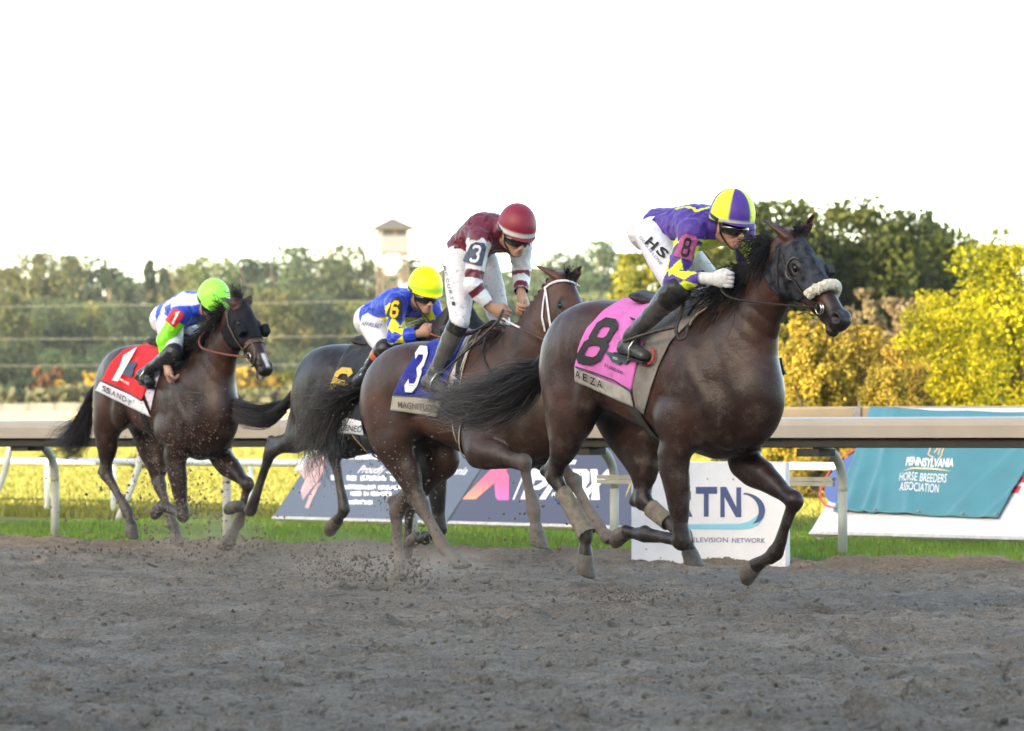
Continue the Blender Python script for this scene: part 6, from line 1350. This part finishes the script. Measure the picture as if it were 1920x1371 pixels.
def goggles(J, root, org):
    hd = J['hd']; V = []; n, k = 36, 7
    for i in range(n + 1):
        ph = R(-80) + R(160) * i / n
        for j in range(k + 1):
            t = j / k * 2 - 1; bulge = .012 * (1 - t * t); nose = .020 * math.exp(-(ph / .22) ** 2) * max(0, -t)
            rx = .104 + bulge; rz = .078 + bulge * .8; V.append(hd(.006 + rx * math.cos(ph), -.006 + .031 * t * (1 - .25 * (abs(ph) / R(80)) ** 3) + nose, rz * math.sin(ph)))
    F = [(i * (k + 1) + j, (i + 1) * (k + 1) + j, (i + 1) * (k + 1) + j + 1, i * (k + 1) + j + 1) for i in range(n) for j in range(k)]
    o = mesh('goggles', np.array(V) - org, F, m_goggle, root); sm = o.modifiers.new('thickness', 'SOLIDIFY'); sm.thickness = .004
    for j, t in ((0, -1), (k, 1)):
        m = MB(); m.tube([V[i * (k + 1) + j] - org for i in range(n + 1)], .0042, 6); m.build('rim', m_gframe, o, smooth=True)
    m = MB(); m.tube([hd(.002 + .150 * math.cos(p) * (1 if math.cos(p) > 0 else .96), .012 + .065 * (1 - math.cos(p)) * .5, .124 * math.sin(p)) - org for p in np.linspace(R(78), R(282), 40)], .011, 8, flat=.3, up=np.array([hd(math.cos(p), 0, math.sin(p)) - hd(0, 0) for p in np.linspace(R(78), R(282), 40)])); m.build('strap', m_gframe, o, smooth=True)
    for sg in (-1, 1):
        m = MB(); m.tube(bezier([hd(.01, .02, sg * .090) - org, hd(.02, -.05, sg * .074) - org, hd(.055, -.112, sg * .028) - org, hd(.06, -.122, 0) - org], 14), .006, 6, flat=.4); m.build('chin_strap', m_gframe, o, smooth=True)
def clip_mesh(V, F, keep):
    f = F[keep[F].all(1)]; used = np.unique(f); re = np.full(len(V), -1); re[used] = np.arange(len(used)); return used, re[f]
def build_jockey(num, J):
    sp = HORSES[num]; fr = sp['fr']; P, lo, hi, torso, arm, leg, shin, head, hand = jockey_geom(fr, J)
    base = np.array([P['pelvis'][0], 0, P['anN'][2]]); org = base; J['org'] = org; J['fr'] = fr
    root = empty('person', fr.W(base), -R(fr.yaw), J['label'], 'person', 'jockeys'); J['root'] = root
    B = SDF(lo, hi, .0062)
    torso(B, -.012); 
    for s in 'NF': arm(B, s, -.008); leg(B, s, -.008); shin(B, s, -.006); hand(B, s)
    head(B); V, F = B.surface()
    col_ = np.tile(np.array(J.get('skin', (.42, .23, .155)), np.float32), (len(V), 1)); hdp = J['hd']; f, up, lt = J['hax']; rel = V - hdp(0, 0)
    lipm = np.exp(-(((rel @ up + .073) / .010) ** 2 + ((rel @ lt) / .024) ** 2)) * (rel @ f > .08); col_ = mixc(col_, (.36, .14, .11), lipm)
    stub = smooth01(rel @ up, -.045, -.075) * (np.linalg.norm(rel, axis=1) < .17) * (rel @ f > .0); col_ = mixc(col_, (.22, .13, .10), stub * .2)
    hairm = (rel @ up > -.04) & (rel @ f < -.02) & (np.linalg.norm(rel, axis=1) < .2); col_[hairm] = (.02, .015, .012)
    mb_ = bpy.data.materials.get('jockey skin') or vcol('jockey skin', rough=.5, spec=.4, mvar=.12, bump=.1, bscale=90, mud=.12, mscale=50, mudc=(.12, .09, .07))
    mesh('body', V - org, F, mb_, root, colors=col_)
    # jacket
    S = SDF(lo, hi, .0062); torso(S, .008)
    for s in 'NF': arm(S, s, .010, .004)
    wrinkle(S, .0075, .05); V, F = S.surface()
    keep = np.ones(len(V), bool)
    ax = P['waist'] - P['pelvis']; t = (V - P['pelvis']) @ ax / (ax @ ax); d0_, arc0, _ = polyparam(V, [P['pelvis'], P['waist'], P['chest'], P['neckb']])
    onarm = np.zeros(len(V), bool); coords = {}
    for s in 'NF':
        d, arc, ph, L1, L2 = armcoords(V, P, s); coords[s] = (d, arc, ph, L1, L2); keep &= ~((d < .075) & (arc > (L1 + L2) * .985)); onarm |= (d < .085) & (arc > .035)
    keep &= ~((t < J.get('waistcut', .35)) & ~onarm); keep &= np.linalg.norm(V - J['hd'](.02, -.02), axis=1) > .088
    C = J['jacket'](V, P, coords, onarm, t, J); used, f = clip_mesh(V, F, keep)
    o = mesh('silk_jacket', V[used] - org, f, J.get('silk_m', m_silk), root, colors=C[used]); J['S_jacket'] = S
    # breeches
    S = SDF(lo, hi, .0078); S.chain([P['pelvis'] - ax * .12, P['pelvis'] + ax * .75], [.128, .118], [.153, .14], k=.03)
    for s in 'NF': leg(S, s, .006)
    wrinkle(S, .004, .05, (1, 1, 1)); V, F = S.surface(); t = (V - P['pelvis']) @ ax / (ax @ ax); keep = t < .85; th_ = np.zeros(len(V), bool)
    for s in 'NF':
        h, k_ = P['hip' + s], P['kn' + s]; tt = (V - h) @ (k_ - h) / ((k_ - h) @ (k_ - h)); th_ |= (np.linalg.norm(V - h - np.clip(tt, 0, 1.3)[:, None] * (k_ - h), axis=1) < .115)
    keep |= th_
    for s in 'NF':
        h, k_ = P['hip' + s], P['kn' + s]; tt = (V - h) @ (k_ - h) / ((k_ - h) @ (k_ - h)); near = np.linalg.norm(V - h - np.clip(tt, 0, 1.3)[:, None] * (k_ - h), axis=1) < .12; keep &= ~(near & (tt > J.get('kneecut', 1.14)))
    used, f = clip_mesh(V, F, keep); mesh('breeches', V[used] - org, f, J.get('pants_m', m_pants), root, colors=np.tile(np.array((.66, .65, .68)), (len(used), 1))); J['S_pants'] = S
    # boots
    for s in 'NF':
        k_, a_ = P['kn' + s], P['an' + s]; pts = np.array([k_, a_, P['he' + s], P['to' + s]]); S = SDF(pts.min(0) - .11, pts.max(0) + .11, .0072); shin(S, s, .006)
        if J.get('bootcut', 0) < 0: S.chain([k_, k_ * .8 + a_ * .2], [.074, .068], k=.03)
        wrinkle(S, .004, .04); V, F = S.surface(); tt = (V - k_) @ (a_ - k_) / ((a_ - k_) @ (a_ - k_)); C = np.tile(np.array(J['boot']), (len(V), 1)).astype(np.float32); C[tt < J.get('cuff', .16)] = J.get('cuffc', (.02, .018, .017))
        if 'band' in J: b0, b1, bc = J['band']; C[(tt > b0) & (tt < b1)] = bc
        if 'shaftw' in J: q = V - k_; C[(tt > .34) & (tt < .95) & (V[:, 0] < (k_ + (a_ - k_) * np.clip(tt, 0, 1)[:, None])[:, 0] - .012)] = J['shaftw']
        used, f = clip_mesh(V, F, tt > J.get('bootcut', .03)); bo = mesh('boot', V[used] - org, f, m_boot, root, colors=C[used])
        # sole and stirrup iron
        he, to = P['he' + s], P['to' + s]; d = to - he; Ls = np.linalg.norm(d); d = d / Ls; dn = np.array([0, 0, -1.]) - d * (-d[2]); dn /= np.linalg.norm(dn); sd = np.cross(d, dn); m = MB(); m.box(he + d * Ls * .5 + dn * .036 - org, d * Ls * .56, sd * .036, dn * .007); m.build('sole', m_gframe, bo)
        c = he + d * Ls * .62; ir = [c + sd * .058 + dn * .040, c + sd * .060 - dn * .03, c + sd * .03 - dn * .085, c - dn * .10, c - sd * .03 - dn * .085, c - sd * .060 - dn * .03, c - sd * .058 + dn * .040, c + sd * .058 + dn * .040]
        m = MB(); m.tube([p for p in ir], .006, 6); o = m.build('stirrup_iron', m_brass if s == 'N' else m_brass, sp['root'], smooth=True)
    if 'glove' in J:
        for s in 'NF':
            w, h = P['wr' + s], P['ha' + s]; S = SDF(np.minimum(w, h) - .14, np.maximum(w, h) + .14, .0045); hand(S, s, .003); S.chain([w * 1.25 - h * .25 + 0 * w, w], [.036, .034], k=.01); V, F = S.surface(); mesh('glove', V - org, F, J['glove'], root)
    if 'glove' not in J:
        for s in 'NF':
            w, h = P['wr' + s], P['ha' + s]; S = SDF(np.minimum(w, h) - .14, np.maximum(w, h) + .14, .0042); hand(S, s, .0015); V, F = S.surface(); mesh('hand', V - org, F, mb_, root, colors=np.tile(np.array(J.get('skin', (.42, .23, .155))), (len(V), 1)))
    helmet(J, root, org, J['helm'], J.get('helm_m', m_helm), J['peak']); goggles(J, root, org)
    return root
def diamonds(coords, s, pt, nphi, ca, cb):
    d, arc, ph, L1, L2 = coords[s]; a = np.abs((arc / pt) % 1 - .5) + np.abs((ph / (2 * math.pi) * nphi) % 1 - .5); return np.where((a < .5)[:, None], np.array(ca), np.array(cb))
PUR = srgb(74, 42, 136)
def jk8(V, P, co, onarm, t, J):
    C = np.tile(np.array(PUR), (len(V), 1)).astype(np.float32)
    for s in 'NF':
        m = onarm & (co[s][0] < .085) & (co[s][1] > .06); C[m] = diamonds(co, s, .17, 4, YEL, PUR)[m]
    zc = P['chest'] * .5 + P['waist'] * .5; belly = (V[:, 2] < zc[2] - .075) & ~onarm; C[belly] = YEL
    # yellow box outline on the back
    ax = P['neckb'] - P['pelvis']; L_ = np.linalg.norm(ax); ax = ax / L_; q = V - P['pelvis']; u = q @ ax; v = q[:, 1]; top = (q - np.outer(u, ax))[:, 2] > .06; bx = np.maximum(np.abs(u - L_ * .72) / .11, np.abs(v) / .105); C[top & (bx < 1.0) & (bx > .80)] = YEL; C[top & (bx <= .80)] = PUR
    return C
MAR = srgb(98, 18, 38); WHT = (.66, .65, .66)
def jk3(V, P, co, onarm, t, J):
    C = np.tile(np.array(MAR), (len(V), 1)).astype(np.float32)
    for s in 'NF':
        d, arc, ph, L1, L2 = co[s]; m = onarm & (d < .09) & (arc > .05); C[m] = WHT
        for a0, a1 in ((.20, .255), (.315, .36), (.45, .49)): C[m & (arc > a0) & (arc < a1)] = MAR
        b = np.linalg.norm(V - (P['sh' + s] + (P['el' + s] - P['sh' + s]) * .12), axis=1) < .088; C[b & (arc < .17)] = WHT
    return C
BLU = srgb(14, 56, 178)
def jk6(V, P, co, onarm, t, J):
    C = np.tile(np.array(BLU), (len(V), 1)).astype(np.float32)
    for s in 'NF':
        d, arc, ph, L1, L2 = co[s]; m = onarm & (d < .085) & (arc > .15) & (arc < L1 + L2 - .10); C[m] = diamonds(co, s, .15, 4, srgb(228, 222, 40), BLU)[m]
        m = onarm & (d < .09) & (arc < .15) & (np.abs(ph) > 2.2); C[m] = srgb(228, 222, 40)
    zc = P['chest'] * .55 + P['waist'] * .45; fr_ = (V[:, 2] < zc[2] - .06) & ~onarm & (V[:, 0] > zc[0]); C[fr_] = srgb(215, 212, 45)
    return C
LIM = srgb(120, 222, 40)
def jk1(V, P, co, onarm, t, J):
    C = np.tile(np.array(srgb(28, 74, 190)), (len(V), 1)).astype(np.float32)
    ax = P['neckb'] - P['pelvis']; L_ = np.linalg.norm(ax); ax = ax / L_; q = V - P['pelvis']; u = q @ ax / L_; zz_ = (q - np.outer(u * L_, ax))[:, 2]; w = ((zz_ > .055) & (u > .25) & (np.abs(q[:, 1]) < .30) & (zz_ < .105)) | ((u > .68) & (zz_ > .0) & (np.abs(q[:, 1]) > .05)) | ((u > .25) & (u < .38) & (zz_ > -.06)); C[w & ~onarm] = (.62, .64, .72)
    for s in 'NF':
        d, arc, ph, L1, L2 = co[s]; m = onarm & (d < .09) & (arc > .05); C[m] = LIM; C[m & (arc > L1 + L2 - .075) & (arc < L1 + L2 - .02)] = srgb(30, 120, 190)
    return C
def hc_quarters(a, b, bandc):
    def f(th, ph):
        if th > R(90): return bandc if th < R(98) else a
        k = int((ph + math.pi / 4 + math.pi / 4 * 0) // (math.pi / 3)) % 2
        return a if k else b
    return f
def hc_plain(a, bandc, b0=88, b1=98): return lambda th, ph: bandc if R(b0) < th < R(b1) else a
JOCKEYS = {
 8: dict(label='jockey in purple and yellow silks crouched on the leading number 8 horse', face=(.95, -.12, -.22),
    j=dict(pelvis=(1226, 432), waist=(1264, 430), chest=(1310, 426), neckb=(1344, 428), head=(1371, 424), shN=(1296, 436, .17), elN=(1262, 530, .27), wrN=(1320, 522, .23), haN=(1350, 524, .20), shF=(1388, 430, -.17), elF=(1412, 520, -.26), wrF=(1392, 524, -.14), haF=(1378, 520, -.08), hipN=(1228, 446, .10), knN=(1270, 543, .27), anN=(1184, 630, .29), heN=(1164, 652, .29), toN=(1212, 668, .30), hipF=(1250, 446, -.10), knF=(1345, 545, -.27), anF=(1290, 632, -.29), heF=(1270, 655, -.29), toF=(1318, 670, -.30)),
    jacket=jk8, bootcut=-.9, silk_m=m_silkmud, boot=(.06, .058, .055), cuff=.24, helm=hc_quarters(YEL, PUR, (.5, .5, .46)), helm_m=m_helm_mud, peak=PUR, glove=m_glove),
 3: dict(label='jockey in maroon silks with white hooped sleeves standing tall on the number 3 horse', face=(.86, -.22, -.42),
    j=dict(pelvis=(868, 480), waist=(886, 458), chest=(912, 436), neckb=(938, 432), head=(966, 442), shN=(898, 452, .17), elN=(886, 535, .23), wrN=(914, 571, .15), haN=(936, 584, .10), shF=(975, 456, -.17), elF=(978, 510, -.22), wrF=(977, 548, -.14), haF=(984, 572, -.09), hipN=(862, 494, .10), knN=(862, 602, .24), anN=(816, 696, .28), heN=(797, 716, .28), toN=(834, 731, .29), hipF=(905, 494, -.10), knF=(938, 602, -.23), anF=(900, 690, -.27), heF=(880, 712, -.27), toF=(915, 726, -.28)),
    jacket=jk3, boot=(.10, .095, .085), cuff=.22, pants_m=m_pants_m, helm=hc_plain(srgb(128, 26, 46), (.55, .53, .52)), peak=srgb(120, 24, 42)),
 6: dict(label='jockey in blue and yellow silks and bright yellow helmet on the near-black horse', face=(.92, -.12, -.26),
    j=dict(pelvis=(702, 600), waist=(718, 590), chest=(748, 574), neckb=(772, 566), head=(796, 554), shN=(742, 570, .17), elN=(742, 634, .25), wrN=(784, 626, .15), haN=(799, 622, .10), shF=(803, 570, -.17), elF=(836, 636, -.22), wrF=(826, 628, -.14), haF=(818, 622, -.09), hipN=(702, 612, .10), knN=(722, 655, .26), anN=(684, 702, .28), heN=(668, 714, .28), toN=(694, 722, .29), hipF=(725, 612, -.10), knF=(775, 658, -.26), anF=(745, 702, -.28), heF=(730, 714, -.28), toF=(752, 722, -.29)),
    jacket=jk6, bootcut=-.9, boot=(.015, .015, .017), cuff=.10, band=(.16, .36, srgb(190, 100, 62)), shaftw=(.5, .52, .55), helm=hc_plain(srgb(240, 236, 20), srgb(170, 225, 70), 80, 90), peak=srgb(240, 236, 20)),
 1: dict(label='jockey in blue, white and lime green silks bent low over the number 1 horse', face=(.84, -.05, -.52),
    j=dict(pelvis=(318, 598), waist=(336, 588), chest=(356, 578), neckb=(378, 574), head=(397, 572), shN=(338, 592, .17), elN=(308, 638, .28), wrN=(313, 682, .27), haN=(317, 700, .27), shF=(404, 580, -.17), elF=(420, 638, -.22), wrF=(404, 640, -.13), haF=(396, 634, -.08), hipN=(318, 612, .10), knN=(326, 662, .26), anN=(282, 692, .29), heN=(261, 701, .29), toN=(284, 719, .30), hipF=(340, 612, -.10), knF=(390, 668, -.26), anF=(355, 700, -.28), heF=(338, 712, -.28), toF=(362, 722, -.29)),
    jacket=jk1, bootcut=-.4, kneecut=1.4, boot=(.018, .018, .020), cuff=.05, cuffc=(.016, .016, .018), helm=hc_plain(srgb(150, 255, 90), srgb(150, 255, 90)), peak=srgb(140, 240, 80), palmN=(1, 0, 0)),
}
for k, J in JOCKEYS.items(): build_jockey(k, J)
def arm_patch(k, quad, pc, ch, c, ex, ey, w, digm):
    J = JOCKEYS[k]; V = np.array(quad, float); decal('arm_number', J['fr'], J['S_jacket'], J['root'], V, [tuple(range(len(V)))], pc, .012, 4.0, J['org']); digit(ch, 'number', J['fr'], J['S_jacket'], J['root'], c, ex, ey, w, digm, .0155, J['org'])
arm_patch(8, [(1278, 442), (1286, 439), (1304, 443), (1309, 449), (1298, 490), (1262, 479)], simple('mauve patch', srgb(168, 78, 124), rough=.6, noise=.2, nscale=40), '8', (1287, 464), (17, 3), (7, -30), .10, m_num_blk)
arm_patch(3, [(883, 458), (892, 454), (908, 456), (912, 464), (904, 499), (866, 490)], simple('slate patch', srgb(66, 78, 98), rough=.6, noise=.25, nscale=40), '3', (891, 476), (20, 2), (7, -28), .10, m_num_w)
arm_patch(6, [(737, 558), (748, 556), (755, 566), (754, 600), (722, 594)], simple('black patch', (.012, .012, .013), rough=.5), '6', (740, 580), (17, 1), (5, -27), .115, simple('amber digit', srgb(232, 186, 30)))
arm_patch(1, [(322, 582), (330, 578), (344, 586), (345, 592), (328, 616), (309, 600)], simple('red patch', srgb(196, 28, 40), rough=.5), '1', (328, 597), (12, 8), (10, -20), .14, m_num_w)
# lettering on breeches and helmet
J = JOCKEYS[8]; A_ = (J['fr'], J['S_pants'], J['root'])
label_text('H', 'letter', *A_, (1222, 456), (15, 13), (13, -13), m_num_blk, .010, .03, J['org']); label_text('S', 'letter', *A_, (1242, 473), (15, 13), (13, -13), m_num_blk, .010, .03, J['org']); label_text('GOD IS LOVE', 'lettering', *A_, (1220, 470), (40, 52), (4, -3.5), m_num_blk, .010, .0, J['org'])
J = JOCKEYS[6]; A_ = (J['fr'], J['S_pants'], J['root']); label_text('AFFIRLBET', 'lettering', *A_, (697, 609), (38, 6), (3, -8), m_num_blk, .010, .0, J['org'])
J = JOCKEYS[3]; A_ = (J['fr'], J['S_pants'], J['root'])
for ch, c in zip('MCCURTI', ((833, 503), (836, 514), (839, 526), (841, 537), (844, 548), (847, 559), (850, 569))): label_text(ch, 'letter', *A_, c, (1, 7), (5.5, -1), m_num_blk, .010, .0, J['org'])
# whips
m_whip = simple('whip shaft', (.03, .028, .027), rough=.5)
def whip(fr, pts, r, label, org):
    o = free_tube('whip', fr, pts, r, m_whip, None, 16); w = fr.L(*pts[0]); me = o.data
    for v in me.vertices: v.co = v.co - Vector(w)
    o.location = fr.W(w); o.rotation_euler = (0, 0, -R(fr.yaw)); tag(o, label, 'whip')
whip(HORSES[3]['fr'], [(944, 582, .13), (930, 606, .20), (870, 662, .32), (806, 718, .34)], [.010, .010, .008, .006], 'long dark whip held by the maroon jockey along his boot', None)
whip(HORSES[1]['fr'], [(316, 706, .29), (330, 722, .30), (352, 734, .31), (382, 739, .32)], [.008, .007, .005, .006], 'thin whip hanging from the lime green jockey\'s bare hand', None)
# ------------------------------------------------------------------ dirt kicked up by the hooves
Pc = []; rc = []
def puff(u, v, Y, su, sv, n, rmin, rmax):
    for _ in range(n):
        a, b, c = rng.normal(0, su), rng.normal(0, sv), rng.normal(0, .25); p = at(u + a, v + b, Y + c)
        if p[2] > .0: Pc.append(p); rc.append(rng.uniform(rmin, rmax))
puff(330, 850, 39.2, 60, 75, 1500, .0018, .0055); puff(330, 960, 39.0, 70, 45, 350, .003, .013); puff(300, 940, 41, 110, 50, 200, .003, .012)
puff(620, 1055, 33.2, 45, 20, 700, .002, .008); puff(760, 960, 32.5, 40, 60, 350, .0025, .008); puff(720, 1070, 31.5, 70, 18, 300, .003, .013)
puff(1180, 1115, 29.4, 55, 7, 260, .002, .009); puff(440, 1030, 38.5, 80, 18, 260, .003, .013); puff(150, 1045, 40.5, 50, 12, 180, .003, .014); puff(1050, 960, 31, 60, 50, 60, .003, .010); puff(680, 820, 34, 60, 60, 160, .002, .006)
lumps(np.array(Pc), np.array(rc), 'flying_dirt', simple('flying dirt', (.15, .12, .095), rough=.95, noise=.4, nscale=40), 'grit and clods kicked up by the hooves', 'dirt')

# pale dust hanging over the churned track
def dust_cloud(u, v, Y, ru, rv, ry, dens, label, seed):
    p = at(u, v, Y); s = Y / FPX; a, b, c = ru * s, ry, rv * s; V = []; F = []; n1, n2 = 14, 9; g = np.random.default_rng(seed)
    for i in range(n2 + 1):
        th = math.pi * i / n2
        for j in range(n1): ph = 2 * math.pi * j / n1; V.append((a * math.sin(th) * math.cos(ph), b * math.sin(th) * math.sin(ph), c * math.cos(th)))
    F = [(i * n1 + j, (i + 1) * n1 + j, (i + 1) * n1 + (j + 1) % n1, i * n1 + (j + 1) % n1) for i in range(n2) for j in range(n1)]
    m = bpy.data.materials.new('dust'); m.use_nodes = True; N = m.node_tree.nodes; L = m.node_tree.links; N.clear(); pv = N.new('ShaderNodeVolumePrincipled'); pv.inputs['Color'].default_value = (.80, .70, .60, 1); o = N.new('ShaderNodeOutputMaterial'); L.new(pv.outputs[0], o.inputs['Volume'])
    tc = N.new('ShaderNodeTexCoord'); mp = N.new('ShaderNodeMapping'); mp.inputs['Scale'].default_value = (1 / a, 1 / b, 1 / c); L.new(tc.outputs['Object'], mp.inputs[0]); gr = N.new('ShaderNodeTexGradient'); gr.gradient_type = 'SPHERICAL'; L.new(mp.outputs[0], gr.inputs[0])
    nz = N.new('ShaderNodeTexNoise'); nz.inputs['Scale'].default_value = 5; nz.inputs['Detail'].default_value = 3; L.new(tc.outputs['Object'], nz.inputs[0]); mr = N.new('ShaderNodeMapRange'); mr.inputs[1].default_value = .35; mr.inputs[2].default_value = .7; L.new(nz.outputs[0], mr.inputs[0])
    m1 = N.new('ShaderNodeMath'); m1.operation = 'MULTIPLY'; L.new(gr.outputs['Fac'], m1.inputs[0]); L.new(mr.outputs[0], m1.inputs[1]); m2 = N.new('ShaderNodeMath'); m2.operation = 'MULTIPLY'; m2.inputs[1].default_value = dens; L.new(m1.outputs[0], m2.inputs[0]); L.new(m2.outputs[0], pv.inputs['Density'])
    o = mesh('dust_cloud', V, F, m); o.location = p; tag(o, label, 'dust', 'dust kicked up by the hooves', 'stuff')
dust_cloud(640, 1045, 33.0, 170, 55, .7, 1.2, 'pale dust hanging behind the number 3 horse', 1); dust_cloud(390, 1010, 39.0, 150, 60, .8, .9, 'pale dust around the number 1 horse\'s hooves', 2); dust_cloud(800, 1060, 31.5, 170, 40, .6, 1.2, 'low dust around the number 3 horse\'s hind hooves', 3)
